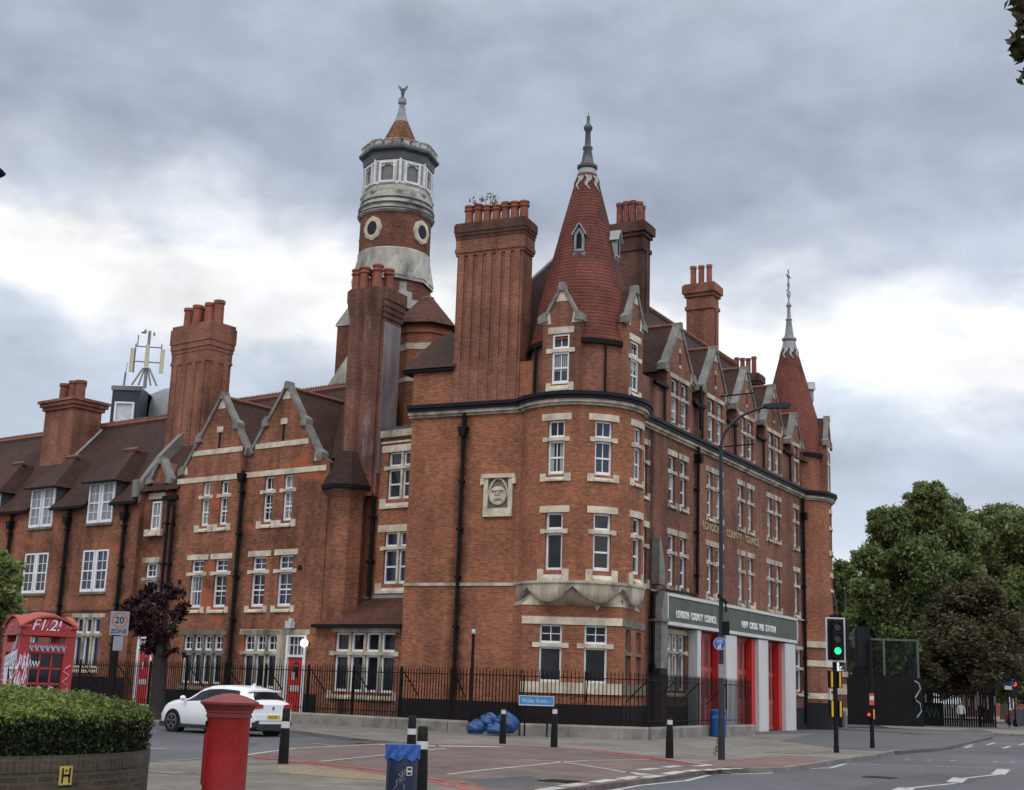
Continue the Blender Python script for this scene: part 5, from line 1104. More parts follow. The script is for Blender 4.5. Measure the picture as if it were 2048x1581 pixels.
# kerbs
def kerb(pts, w=.14, z=.012, inner=1):
    mb = MB()
    for a, b in zip(pts, pts[1:]):
        d = (b-a).normalized(); n = Vector((-d.y, d.x, 0))*inner
        mb.flat([V2(a-n*.012), V2(b-n*.012), V2(b+n*w), V2(a+n*w)], -.1, z)
    return mb
struct(kerb([k0+dL*90, k0+dL*12]+kerb_far[:5], inner=1).build('kerb', 'kerb')); struct(kerb(kerb_far[9:], inner=1).build('kerb', 'kerb'))
struct(kerb(nearp[0:5], inner=-1).build('kerb', 'kerb')); struct(kerb(isl[:-1], inner=1, z=.045).build('kerb', 'kerb'))

# ------------------------------------------------------------------ railings on their stone kerb
RP = [FL.w(46, 2.0, 0), FL.w(15.1, 2.0, 0), FL.w(-4.4, 2.0, 0), at(1040, 1470, 48.3), at(1296, 1474, 48.35)]
uend = FR.px(1503, 1440, 1.9)[0]; RP += [FR.w(4.2, 1.75, 0), FR.w(uend, 1.9, 0)]
RP = [Vector((p.x, p.y, 0)) for p in RP]
labs = ['black spiked iron railing in front of the dormer terrace', 'black spiked iron railing on a stone kerb behind the white car', 'short black railing panel behind the blue rubbish bags', 'black railing on a stone kerb behind the blue street nameplate', 'short angled black railing panel at the street corner', 'black railing running past the red engine doors to the blue bin']
for i, (a, b) in enumerate(zip(RP, RP[1:])):
    F = seg_frame(a, b, flip=False)
    if F.n.dot(Vector((0, 0, 0))-a) < 0: F = seg_frame(a, b, flip=True)
    T = thing('iron_railing', labs[i], 'railing', tuple((a+b)/2), 0, 'railings round the fire station')
    q = MB(); x = 0; rr = random.Random(i)
    while x < F.len-.02:
        l_ = min(rr.uniform(1.5, 2.3), F.len-x); e_ = rr.uniform(-.012, .012); q.box(F, x+.006, x+l_-.006, -.17+e_, .17+e_, -.02, .36); q.prism(Fr(F.w(x+.006, 0, 0), F.n, -F.d), [(-.17+e_, .36), (.17+e_, .36), (.1, .43), (-.1, .43)], -(l_-.012), 0); x += l_
    q.build('plinth', 'concrete', T)
    npan = max(1, round(F.len/2.6)); pl_ = F.len/npan
    for k in range(npan):
        q = MB(); x0 = pl_*k; nb = max(2, int(pl_/.135))
        for zz in (.62, 2.06): q.box(F, x0, x0+pl_, -.02, .02, zz-.015, zz+.018)
        for j in range(nb):
            x = x0+(j+.5)*pl_/nb; q.box(F, x-.015, x+.015, -.012, .012, .42, 2.2)
            q.face([F.w(x-.022, .0, 2.2), F.w(x+.022, .0, 2.2), F.w(x, 0, 2.36)]); q.face([F.w(x, -.02, 2.2), F.w(x, .02, 2.2), F.w(x, 0, 2.36)])
        q.box(F, x0-.022, x0+.022, -.022, .022, .4, 2.3)
        q.tube([F.w(x0+.1, -.02, 2.1), F.w(x0+.1, -.9, 1.25)], .026, 5)
        q.build('railing_panel', 'rust_iron' if i in (2, 3) else 'black_iron', T)

# ------------------------------------------------------------------ bollards
def bollard(loc, h=1.02, white=(.62, .75), label='', sq=False):
    T = thing('bollard', label, 'bollard', tuple(loc), 0, 'black bollards at the junction'); q = MB()
    pr = [(.105, 0), (.1, h*.3), (.088, h*.62), (.075, h-.02), (.06, h)]
    q.lathe((0, 0, 0), pr, 16); q.build('post', 'bollard_black', T, local=True, smooth=40)
    if white:
        r_ = lambda z: float(np.interp(z, [p[1] for p in pr], [p[0] for p in pr]))
        q = MB(); a, b = white
        if sq: q.lathe((0, 0, 0), [(r_(a*h)+.004, a*h), (r_(b*h)+.004, b*h)], 8, a0=-1.0, a1=1.0, cap=False)
        else: q.lathe((0, 0, 0), [(r_(a*h)+.004, a*h), (r_(b*h)+.004, b*h)], 16, cap=False)
        q.build('reflective_band', 'sign_white', T, local=True)
B_ = lambda x, Y: Vector((at(x, 1500, Y).x, Y, 0))
bollard(gnd(566, 1528), 1.08, (.64, .76), 'dark bollard with white band beside the red pillar box, nearest the white car')
bollard(B_(822, 27.2), 1.02, (.64, .75), 'bollard with white band standing behind the blue topped litter bin')
bollard(B_(844, 20.2), 1.02, (.68, .79), 'large near bollard touching the right side of the dark litter bin')
bollard(gnd(1005, 1488), 1.03, (.84, .95), 'bollard with white square in front of the blue rubbish bags', True)
bollard(gnd(1108, 1495), 1.12, (.84, .95), 'bollard with white square just below the blue street nameplate', True)
bollard(gnd(1339, 1517), 1.0, (.84, .95), 'bollard with white square at the kerb between nameplate and lamp post', True)
q = MB(); p_ = Vector((B_(1691, 78).x, 78, .0)); q.lathe(p_, [(.14, 0), (.14, .8), (.1, .95), (0, 1.0)], 12, cap=False); tag(q.build('bollard', 'concrete', None, smooth=40), 'short stone bollard at the foot of the banded gate pier', 'bollard')

# ------------------------------------------------------------------ pillar box
T = thing('pillar_box', 'round red pillar box with a domed cap on the near pavement', 'post box', tuple(Vector((at(453, 1500, 15.4).x, 15.4, 0))), rad(-84))
q = MB(); q.lathe((0, 0, 0), [(.258, .26), (.264, .3), (.258, .36), (.24, .375), (.24, 1.18), (.245, 1.19)], 64); bd = q.build('body', 'red_pillar', T, local=True, smooth=35)
q = MB(); q.lathe((0, 0, 0), [(.27, -.02), (.27, .26), (.24, .265)], 40); q.build('base', 'black_paint', T, local=True, smooth=35)
q = MB(); q.lathe((0, 0, 0), [(.24, 1.18), (.256, 1.185), (.258, 1.205), (.25, 1.21), (.25, 1.235), (.262, 1.24), (.264, 1.262), (.272, 1.27), (.29, 1.3), (.312, 1.322), (.326, 1.33), (.328, 1.352), (.32, 1.36), (.27, 1.382), (.17, 1.42), (.07, 1.444), (0, 1.45)], 64, cap=False); q.build('cap', 'red_cap', T, local=True, smooth=22)
q = MB(); fr_ = Round((0, 0), .241); q.box(fr_, -.14, .14, 0, .02, .45, 1.0); q.build('door', 'red_pillar', T, local=True); q = MB(); q.box(fr_, -.11, .11, 0, .03, 1.08, 1.14); q.build('slot', 'black_iron', T, local=True)
q = MB()
for z_ in (.42, .56, .8, 1.02): q.box(fr_, -.2, -.17, 0, .028, z_, z_+.05); 
q.build('hinge', 'red_pillar', T, local=True)

# ------------------------------------------------------------------ litter bins
T = thing('litter_bin', 'dark blue litter bin with a bright blue bag over its rim', 'litter bin', (at(804, 1540, 18).x, 18, 0))
q = MB(); q.lathe((0, 0, 0), [(.185, 0), (.2, .05), (.205, .7), (.2, .78)], 28); q.build('body', 'bin_navy', T, local=True, smooth=40)
q = MB(); nb_ = 40
for k in range(nb_):
    def rp(k, z): return .222+.012*math.sin(k*2.3)+.008*math.sin(k*5.1+z*30)
    for z0, z1 in ((.66, .72), (.72, .78), (.78, .84)):
        A0, A1 = 2*math.pi*k/nb_, 2*math.pi*(k+1)/nb_; dz = lambda k: .025*math.sin(k*1.1)
        e0 = dz(k) if z0 == .66 else 0; e1 = dz((k+1) % nb_) if z0 == .66 else 0
        q.face([(rp(k, z0)*math.sin(A0), -rp(k, z0)*math.cos(A0), z0+e0), (rp((k+1) % nb_, z0)*math.sin(A1), -rp((k+1) % nb_, z0)*math.cos(A1), z0+e1), (rp((k+1) % nb_, z1)*math.sin(A1), -rp((k+1) % nb_, z1)*math.cos(A1), z1), (rp(k, z1)*math.sin(A0), -rp(k, z1)*math.cos(A0), z1)])
    q.face([(rp(k, .84)*math.sin(A0), -rp(k, .84)*math.cos(A0), .84), (rp((k+1) % nb_, .84)*math.sin(A1), -rp((k+1) % nb_, .84)*math.cos(A1), .84), (.17*math.sin(A1), -.17*math.cos(A1), .83), (.17*math.sin(A0), -.17*math.cos(A0), .83)])
    q.face([(.17*math.sin(A0), -.17*math.cos(A0), .83), (.17*math.sin(A1), -.17*math.cos(A1), .83), (.16*math.sin(A1), -.16*math.cos(A1), .6), (.16*math.sin(A0), -.16*math.cos(A0), .6)])
q.build('bag', 'bin_bag', T, local=True)
fr_ = Round((0, 0), .207); q = MB(); q.box(fr_, .075, .155, 0, .004, .46, .57); q.build('sticker', 'sign_white', T, local=True)
q = MB(); q.box(fr_, .088, .142, .004, .006, .53, .555); q.box(fr_, .088, .14, .004, .006, .475, .5); q.build('sticker_print', 'black_iron', T, local=True)
q = MB(); rr = random.Random(3)
for k in range(9):
    u = rr.uniform(-.08, .06); z = rr.uniform(.2, .55)
    q.tube([fr_.w(u+rr.uniform(-.03, .03), .003, z-j*.028) for j in range(6)], .005, 4)
q.build('graffiti', 'sign_grey', T, local=True)
T = thing('litter_bin', 'plain bright blue litter bin standing against the corner railing', 'litter bin', tuple(gnd(1437, 1474)))
q = MB(); q.lathe((0, 0, 0), [(.28, .0), (.3, .06), (.325, .5), (.325, .85), (.34, .9), (.34, 1.02), (.31, 1.05), (.2, 1.06)], 24); q.build('body', 'bin_blue', T, local=True, smooth=35)
q = MB(); q.lathe((0, 0, 0), [(.27, -.01), (.29, .0), (.29, .05), (.27, .06)], 24); q.build('base', 'black_iron', T, local=True); q = MB(); fr_ = Round((0, 0), .328); q.box(fr_, -.3, .3, 0, .012, .72, .82); q.build('rim_band', 'street_blue', T, local=True)

# ------------------------------------------------------------------ bags
def bag(px, py, Y, s, lab, seed):
    rr = np.random.default_rng(seed); q = MB(); q.ball((0, 0, 0), 1, 44, 28); a = np.array(q.v)
    ph_ = rr.uniform(0, 6, 12); k = rr.uniform(2, 6, (12, 3)); d = sum(np.sin(a @ k[i]+ph_[i]) for i in range(12))*.032; d = d-.07*np.abs(np.sin(a @ (k[1]*1.7)+ph_[3]))-.06*np.abs(np.sin(a @ (k[5]*2.3)+ph_[7]))-.04*np.abs(np.sin(a @ (k[8]*3.6)+ph_[9]))
    az_ = np.arctan2(a[:, 1], a[:, 0]); d = d+.05*np.sin(az_*7+a[:, 2]*4)*np.clip(a[:, 2]+.3, 0, 1); n_ = 1+d
    b = a*n_[:, None]; b[:, 2] = np.where(b[:, 2] < -.72, -.72, b[:, 2]); top = a[:, 2] > .82; b[top, 2] *= 1.12; b[:, :2] *= np.where(a[:, 2] > .8, .8, 1)[:, None]
    c = at(px, py, Y); b = b*np.array(s); q.v = [tuple(x+np.array(c)) for x in b]
    o = q.build('rubbish_bag', 'bag_blue', None, smooth=True); tag(o, lab, 'rubbish bag', 'blue bags heaped by the railing')
bag(953, 1456, 47.5, (.37, .3, .27), 'blue rubbish bag at the left end of the heap, on the ground', 1); bag(978, 1443, 47.7, (.38, .32, .27), 'shiny blue rubbish bag on top of the heap, left of the big one', 2)
bag(988, 1460, 47.1, (.31, .28, .21), 'small blue rubbish bag low in front of the heap', 3); bag(1013, 1450, 47.5, (.45, .4, .4), 'largest blue rubbish bag at the right end of the heap', 4)

# ------------------------------------------------------------------ street nameplate
p_ = at(1073, 1402, 47.6); T = thing('street_nameplate', 'pale blue street nameplate with white edge fixed low on the railing', 'street sign', (p_.x, p_.y, 0), rad(-1))
q = MB(); q.box(LOC, -.6, .6, 0, .03, p_.z-.15, p_.z+.15); q.build('plate', 'street_blue', T, local=True)
q = MB(); frame_ring(q, LOC, -.62, .62, p_.z-.17, p_.z+.17, .025, -.005, .036); q.build('rim', 'sign_white', T, local=True)
text('lettering', 'Waller Road', .215, LOC, -.52, .03, p_.z-.07, 'sign_white', T, .008, local=True, sx=.78); text('lettering', 'SE14', .1, LOC, .36, .03, p_.z-.07, 'sign_white', T, .008, local=True, sx=.8)
q = MB(); q.box(LOC, -.42, -.36, -.06, -.005, .0, p_.z+.1); q.box(LOC, .36, .42, -.06, -.005, 0, p_.z+.1); q.build('post', 'black_iron', T, local=True)

# ------------------------------------------------------------------ camera pole by the bags
p_ = Vector((at(942, 1400, 48.6).x, 48.6, 0)); T = thing('camera_pole', 'thin black pole with a small white camera on top beside the blue bags', 'pole', tuple(p_)); q = MB()
q.lathe((0, 0, 0), [(.075, 0), (.075, 1.2), (.06, 1.25), (.055, 3.5)], 12); q.build('pole', 'black_iron', T, local=True); q = MB(); q.box(LOC, -.06, .07, -.1, .16, 3.5, 3.66); q.box(LOC, -.03, .03, .16, .22, 3.54, 3.62); q.build('camera', 'grey_paint', T, local=True)

# ------------------------------------------------------------------ lamp post with its round sign
b0 = gnd(1443, 1520); T = thing('street_lamp', 'tall dark lamp post with a curved arm reaching right over the junction', 'street lamp', tuple(b0)); q = MB()
q.lathe((0, 0, 0), [(.09, 0), (.09, 1.3), (.07, 1.4), (.055, 5), (.046, 8.2)], 14); q.build('pole', 'lamp_grey', T, local=True, smooth=40)
tipx = (1587-1443)*35.1/2646; q = MB(); arm = []
for k in range(13):
    t = k/12; arm.append((tipx*(1-math.cos(t*math.pi/2))*.93, 0, 8.1+1.25*math.sin(t*math.pi/2)))
arm.append((tipx*.99, 0, 9.36)); q.tube(arm, [.044]*6+[.036]*8, 8); q.build('arm', 'lamp_grey', T, local=True, smooth=60)
q = MB(); x0 = tipx-.75; q.prism(LOC, [(x0, 9.28), (x0+.15, 9.25), (tipx-.1, 9.27), (tipx, 9.32), (tipx-.05, 9.41), (x0+.2, 9.38), (x0, 9.35)], -.12, .12); q.build('lantern', 'lamp_grey', T, local=True)
q = MB(); q.tube([(-.07, 0, 4.2), (.1, -.14, 4.0), (.1, -.14, 3.75)], .05, 6); q.build('bracket', 'black_iron', T, local=True); q = MB(); q.box(LOC, .04, .2, -.1, .1, 3.15, 3.5); q.build('equipment_box', 'black_iron', T, local=True)
q = MB(); q.lathe((0, 0, 0), [(.08, 2.05), (.08, 2.4)], 14, cap=False); q.build('sticker', 'sign_grey', T, local=True)
ps = at(1439.5, 1288, 34.85); T = thing('cycle_sign', 'round blue cycle and pedestrian sign on the lamp post', 'road sign', (ps.x, ps.y, ps.z)); q = MB()
q.prism(LOC, [(.16*x, .16*y) for x, y in ring], -.02, 0); q.build('disc', 'sign_blue', T, local=True)
q = MB()
for k in range(28):
    a, b = ring[k], ring[(k+1) % 28]; q.face([LOC.w(a[0]*.16, .003, a[1]*.16), LOC.w(b[0]*.16, .003, b[1]*.16), LOC.w(b[0]*.148, .003, b[1]*.148), LOC.w(a[0]*.148, .003, a[1]*.148)])
for cx_ in (-.05, .05):
    for k in range(28):
        a, b = ring[k], ring[(k+1) % 28]; q.face([LOC.w(cx_+a[0]*.036, .004, .05+a[1]*.036), LOC.w(cx_+b[0]*.036, .004, .05+b[1]*.036), LOC.w(cx_+b[0]*.024, .004, .05+b[1]*.024), LOC.w(cx_+a[0]*.024, .004, .05+a[1]*.024)])
for a, b in (((-.05, .05), (-.015, .095)), ((-.015, .095), (.04, .095)), ((.04, .095), (.05, .05)), ((-.03, .05), (.03, .09)), ((-.05, .05), (-.005, .05))): q.strip(LOC, a, b, .012, 0, .004)
q.prism(LOC, [(-.012, -.03), (.03, -.03), (.035, -.09), (.02, -.13), (-.0, -.13), (-.015, -.08)], 0, .004); q.prism(LOC, [(.01+.018*x, -.008+.018*y) for x, y in ring[::2]], 0, .004)
q.prism(LOC, [(-.05, -.07), (-.02, -.07), (-.02, -.13), (-.05, -.13)], 0, .004); q.prism(LOC, [(-.035+.013*x, -.052+.013*y) for x, y in ring[::2]], 0, .004)
q.build('symbol', 'sign_white', T, local=True)

# ------------------------------------------------------------------ traffic signals
b0 = gnd(1673, 1506); T = thing('traffic_light', 'traffic signal with white bordered backing board showing green', 'traffic light', tuple(b0), rad(4)); q = MB()
q.lathe((0, 0, 0), [(.085, 0), (.08, .2), (.072, .25), (.07, 4.1)], 14); q.build('pole', 'black_iron', T, local=True, smooth=40)
hb, ht = 2.75, 4.1; q = MB(); q.box(LOC, -.3, .3, .12, .14, hb, ht); q.build('backing_board', 'black_paint', T, local=True)
q = MB(); frame_ring(q, LOC, -.31, .31, hb-.01, ht+.01, .045, .115, .15); q.build('board_border', 'sign_white', T, local=True)
q = MB(); q.box(LOC, -.15, .15, .14, .34, hb+.12, ht-.1); q.build('signal_head', 'black_iron', T, local=True)
for k, mt in enumerate(('tl_green', 'tl_off', 'tl_off')):
    z = hb+.33+k*.36; q = MB(); q.prism(LOC, [(.105*x, z+.105*y) for x, y in ring], .34, .352); q.build('signal_lens', mt, T, local=True)
    q = MB()
    for j in range(18):
        a, b = rad(-40+260*j/18), rad(-40+260*(j+1)/18); l_ = .16
        q.face([LOC.w(.13*math.cos(a), .34, z+.13*math.sin(a)), LOC.w(.13*math.cos(b), .34, z+.13*math.sin(b)), LOC.w(.125*math.cos(b), .34+l_*max(.15, math.sin(b)), z+.125*math.sin(b)), LOC.w(.125*math.cos(a), .34+l_*max(.15, math.sin(a)), z+.125*math.sin(a))])
    q.build('hood', 'black_iron', T, local=True, merge=False)
q = MB(); q.box(LOC, .2, .5, -.5, -.06, hb+.05, ht-.02); q.box(LOC, .06, .2, -.3, -.2, hb+.3, hb+.38); q.build('side_head', 'black_paint', T, local=True); q = MB(); q.box(LOC, -.1, .12, -.08, .1, ht, ht+.1); q.build('detector', 'black_iron', T, local=True)
for z in (1.06, 1.95):
    for s_ in (-1, 1):
        q = MB(); q.box(LOC, s_*.09, s_*.2, -.1, .1, z, z+.52); w_ = q.build('push_button_box', 'black_iron', T, local=True)
        q = MB(); q.box(LOC, s_*.1, s_*.16, .1, .115, z+.02, z+.5); q.build('front_plate', 'yellow', T, local=True)
b0 = gnd(1745, 1497); T = thing('traffic_light', 'traffic signal seen from behind with red lit push button box', 'traffic light', tuple(b0), rad(-3)); q = MB()
q.lathe((0, 0, 0), [(.085, 0), (.08, .2), (.072, .25), (.07, 3.7)], 14); q.build('pole', 'black_iron', T, local=True, smooth=40)
q = MB(); q.box(LOC, -.42, -.02, -.42, -.12, 2.75, 4.05); q.box(LOC, -.46, .06, -.2, -.17, 2.7, 4.15); q.build('signal_head', 'black_paint', T, local=True); q = MB(); q.box(LOC, -.52, -.4, -.5, -.3, 3.4, 4.0); q.build('hood', 'lead_dark', T, local=True)
q = MB(); q.box(LOC, -.08, .08, .06, .1, 1.45, 1.85); q.build('notice', 'sign_red', T, local=True); q = MB(); q.box(LOC, -.07, .07, .1, .104, 1.62, 1.76); q.build('notice_print', 'sign_white', T, local=True)
q = MB(); q.box(LOC, -.24, .02, .04, .18, 1.0, 1.28); q.build('push_button_box', 'black_iron', T, local=True); q = MB(); q.box(LOC, .02, .07, .05, .17, .98, 1.3); q.build('front_plate', 'yellow', T, local=True)
q = MB(); q.prism(LOC, [(-.13+.05*x, 1.13+.05*y) for x, y in ring], .18, .19); q.build('signal_lens', 'tl_red', T, local=True)

# ------------------------------------------------------------------ 20 zone sign
ps = at(239, 1247, 52.5); T = thing('speed_sign', 'square grey speed limit zone sign on a dark post left of the purple tree', 'road sign', (ps.x, 52.5, 0), rad(8)); z = ps.z; q = MB()
q.box(LOC, -.36, .36, 0, .02, z-.46, z+.46); q.build('plate', 'sign_grey', T, local=True); q = MB()
for k in range(28):
    a, b = ring[k], ring[(k+1) % 28]; q.face([LOC.w(a[0]*.3, .024, z+.12+a[1]*.3), LOC.w(b[0]*.3, .024, z+.12+b[1]*.3), LOC.w(b[0]*.25, .024, z+.12+b[1]*.25), LOC.w(a[0]*.25, .024, z+.12+a[1]*.25)])
q.build('ring', 'plaque_red', T, local=True); text('lettering', '20', .36, LOC, 0, .02, z, 'black_iron', T, .01, 'CENTER', local=True); text('lettering', 'ZONE', .22, LOC, 0, .02, z-.38, 'black_iron', T, .01, 'CENTER', local=True)
q = MB(); q.lathe((0, .06, 0), [(.055, 0), (.055, z+.5)], 10); q.build('post', 'black_iron', T, local=True); q = MB(); q.box(LOC, -.17, .2, 0, .02, z-1.05, z-.5); q.build('small_plate', 'sign_grey', T, local=True)
q = MB(); q.box(LOC, -.22, .02, -.2, .12, .0, z-1.1); q.build('cabinet', 'rust_iron', T, local=True)

# ------------------------------------------------------------------ street light whose head just reaches into the frame
p_ = at(-40, 346, 24); T = thing('street_lamp', 'dark street lantern whose pointed head just enters at the left edge', 'street lamp', (p_.x-1.2, 24, 0)); q = MB(); z = p_.z
q.lathe((0, 0, 0), [(.09, 0), (.06, z-.3)], 12); q.build('pole', 'black_iron', T, local=True); q = MB(); q.prism(LOC, [(.0, z-.32), (1.4, z-.12), (1.62, z-.0), (1.65, z+.05), (1.3, z+.12), (0, z+.15)], -.14, .14); q.build('lantern', 'black_paint', T, local=True)
q = MB(); q.tube([(1.47, 0, z+.05), (1.5, 0, z+.22), (1.53, 0, z+.2)], .012, 5); q.build('bird_spike', 'black_iron', T, local=True)
# ------------------------------------------------------------------ foliage helper
def leaves(name, blobs, n, size, mats, parent=None, loc=None, weights=None, shell=.55, seed=1, droop=0.0, clump=.0, squash=1.0, nclump=0):
    r = np.random.default_rng(seed); B = np.array(blobs, float)          # cx cy cz rx ry rz
    vol = (B[:, 3]*B[:, 4]*B[:, 5])**(2/3); idx = r.choice(len(B), n, p=vol/vol.sum())
    d = r.normal(size=(n, 3)); d /= np.linalg.norm(d, axis=1)[:, None]
    if nclump:                                                            # gather the leaves into sprays
        cd = r.normal(size=(len(B)*nclump, 3)); cd /= np.linalg.norm(cd, axis=1)[:, None]
        pick = idx*nclump+r.integers(0, nclump, n); rr_ = (r.uniform(.45, 1.08, len(B)*nclump))[pick]
        d = cd[pick]*rr_[:, None]+r.normal(size=(n, 3))*clump; P = B[idx, :3]+d*B[idx, 3:6]
    else:
        rad_ = shell+(1-shell)*r.uniform(0, 1, n)**.6; rad_ *= 1+.12*np.sin(d[:, 0]*7+idx)*np.sin(d[:, 2]*6+idx*2); P = B[idx, :3]+d*B[idx, 3:6]*rad_[:, None]
    s = size*r.uniform(.55, 1.35, n); a = r.normal(size=(n, 3)); a[:, 2] *= squash; a /= np.linalg.norm(a, axis=1)[:, None]
    b = np.cross(a, r.normal(size=(n, 3))); b /= np.linalg.norm(b, axis=1)[:, None]
    a *= s[:, None]; b *= (s*.5)[:, None]; bend = np.cross(a, b); bend /= np.linalg.norm(bend, axis=1)[:, None]; bend *= (s*.18)[:, None]
    if droop: P[:, 2] -= 0
    V = np.stack([P-a, P-a*.1+b+bend, P+a-bend, P-a*.1-b+bend], 1).reshape(-1, 3)
    off = np.array(loc if loc is not None else (0, 0, 0), float); V = V-off
    me = D.meshes.new(name); me.vertices.add(len(V)); me.vertices.foreach_set('co', V.ravel()); me.loops.add(4*n); me.loops.foreach_set('vertex_index', np.arange(4*n))
    me.polygons.add(n); me.polygons.foreach_set('loop_start', np.arange(0, 4*n, 4)); me.polygons.foreach_set('loop_total', np.full(n, 4))
    for m_ in mats: me.materials.append(M(m_))
    me.polygons.foreach_set('material_index', r.choice(len(mats), n, p=weights)); me.update(calc_edges=True); me.validate()
    o = D.objects.new(name, me); COL.objects.link(o); o.parent = parent; return o
def tree(name, label, base_, blobs, n, size, mats, weights, trunk=(.3, 3.0), seed=1, group='trees beyond the fire station', bark='bark', limbs=6, lean=(0, 0), **kw):
    T = thing(name, label, 'tree', tuple(base_), 0, group); r = random.Random(seed); b = Vector(base_); q = MB(); tr, th = trunk
    top = b+Vector((lean[0], lean[1], th)); q.tube([b-Vector((0, 0, .2)), b+Vector((lean[0]*.2, lean[1]*.2, th*.1)), b+Vector((lean[0]*.5, lean[1]*.5, th*.5)), top], [tr*1.35, tr, tr*.8, tr*.7], 10)
    for bl in r.sample(list(blobs), min(limbs, len(blobs))):
        e = Vector(bl[:3]); mid = top.lerp(e, .5)+Vector((0, 0, -.1*th)); q.tube([top, mid, e], [tr*.5, tr*.3, tr*.08], 6)
    q.build('trunk', bark, T); leaves('crown', blobs, n, size, mats, T, base_, weights, seed=seed, **kw); return T
def blobset(c, R, n, seed, rmin=.28, rmax=.5, flat=1.0):
    r = random.Random(seed); out = []
    for k in range(n):
        while True:
            d = Vector((r.uniform(-1, 1), r.uniform(-1, 1), r.uniform(-1, 1)))
            if d.length < 1: break
        d = d*.8; s = r.uniform(rmin, rmax); out.append((c[0]+d.x*R[0], c[1]+d.y*R[1], c[2]+d.z*R[2], R[0]*s, R[1]*s, R[2]*s*flat))
    return out
def P_(x, y, Y): return at(x, y, Y)
GM = ['leaf_a', 'leaf_b', 'leaf_c', 'leaf_y']
# big trees behind the yard on the right
def bl(lst, Y, seed, dy=3.0):
    r = random.Random(seed); o = []
    for (x, y, rp) in lst:
        c = at(x, y, Y+r.uniform(-dy, dy)); R_ = rp*Y/PXF; o.append((c.x, c.y, c.z, R_, R_*.9, R_*.85))
    return o
t1 = bl([(1860, 1000, 34), (1832, 1015, 30), (1890, 1020, 34), (1800, 1050, 42), (1850, 1060, 55), (1765, 1062, 30), (1910, 1080, 50), (1780, 1110, 52), (1840, 1130, 60), (1740, 1120, 30), (1900, 1150, 60), (1770, 1190, 60), (1850, 1220, 60), (1735, 1180, 32), (1800, 1260, 55), (1730, 1250, 40), (1870, 985, 22), (1845, 980, 18), (1755, 1035, 20)], 108, 1)
tree('plane_tree', 'tallest leafy green tree right of the fire station, with a ragged pointed top', gnd(1830, 1443), t1, 95000, .2, GM, [.38, .3, .22, .1], (.5, 5), 11, nclump=44, clump=.15)
t2 = bl([(1960, 1050, 40), (2000, 1045, 42), (2040, 1060, 44), (1940, 1090, 45), (1985, 1110, 60), (2045, 1130, 60), (1950, 1160, 50), (2010, 1190, 60), (2070, 1080, 60), (2080, 1180, 70), (2060, 1250, 60), (2030, 1345, 50), (1990, 1360, 40), (2080, 1370, 50), (2000, 1030, 22), (1985, 1270, 60), (2095, 1300, 60)], 122, 2)
tree('broadleaf_tree', 'broad green tree at the right edge behind the dark yew', gnd(2010, 1440), t2, 75000, .22, GM, [.32, .36, .18, .14], (.5, 5), 12, nclump=44, clump=.15)
t3 = bl([(1690, 1140, 26), (1700, 1180, 34), (1680, 1220, 36), (1710, 1240, 44), (1690, 1290, 44), (1740, 1290, 44), (1665, 1160, 18)], 120, 3)
tree('broadleaf_tree', 'darker green tree showing just beside the far turret', gnd(1695, 1440), t3, 38000, .2, ['leaf_a', 'leaf_c', 'leaf_b'], [.4, .4, .2], (.4, 4), 13, nclump=36, clump=.16)
t4 = bl([(1820, 1330, 70), (1900, 1330, 60), (1980, 1340, 60), (2050, 1330, 60), (1760, 1330, 55), (2100, 1350, 60)], 128, 4)
tree('broadleaf_tree', 'dark lower tree filling the gap beneath the tall green tree', gnd(1860, 1438), t4, 16000, .36, ['leaf_c', 'leaf_a'], [.75, .25], (.4, 3), 14, nclump=20, clump=.2)
t5 = bl([(1920, 1195, 34), (1950, 1190, 40), (1890, 1225, 34), (1935, 1240, 50), (1985, 1230, 46), (1870, 1265, 34), (1910, 1280, 48), (1960, 1290, 55), (2010, 1280, 46), (1880, 1315, 40), (1930, 1335, 48), (1985, 1335, 46), (2025, 1325, 34), (1865, 1345, 26), (1905, 1365, 34)], 94, 5, 2)
tree('yew_tree', 'dark brownish spreading evergreen over the yard fence with a leaning trunk', gnd(1972, 1448), t5, 42000, .15, ['leaf_yew', 'leaf_rust', 'leaf_c'], [.6, .25, .15], (.42, 3.2), 15, bark='bark_dark', nclump=30, clump=.2, squash=.35, lean=(.9, 0))
# small purple tree by the white car
pb = gnd(317, 1432); pb = Vector((at(315, 1400, 53.2).x, 53.2, 0))
t6 = bl([(300, 1176, 14), (288, 1196, 22), (318, 1200, 16), (270, 1215, 22), (300, 1228, 24), (350, 1190, 16), (366, 1212, 12), (352, 1228, 18), (262, 1245, 14), (290, 1262, 22), (318, 1270, 20), (340, 1262, 14), (305, 1292, 18), (328, 1306, 12), (256, 1205, 8), (335, 1172, 9), (352, 1302, 7), (368, 1310, 5)], 53.2, 6, .6)
tree('purple_tree', 'small dark purple leaved street tree behind the white car', pb, t6, 6500, .085, ['leaf_purple', 'leaf_purple2'], [.62, .38], (.33, 3.4), 16, group='street trees', bark='bark_dark', nclump=12, clump=.24)
# green tree at the left edge behind the phone box
t7 = bl([(-20, 1120, 26), (10, 1140, 26), (-10, 1170, 32), (20, 1185, 24), (0, 1215, 28), (25, 1225, 16), (-40, 1150, 40), (-40, 1200, 40), (35, 1160, 10)], 33, 7, .4)
tree('small_tree', 'green leafy tree at the left edge above the red phone box', Vector((at(-20, 1400, 33).x, 33, 0)), t7, 5200, .1, ['leaf_a', 'leaf_b', 'leaf_y'], [.45, .4, .15], (.12, 2.4), 17, group='street trees', nclump=20, clump=.22)
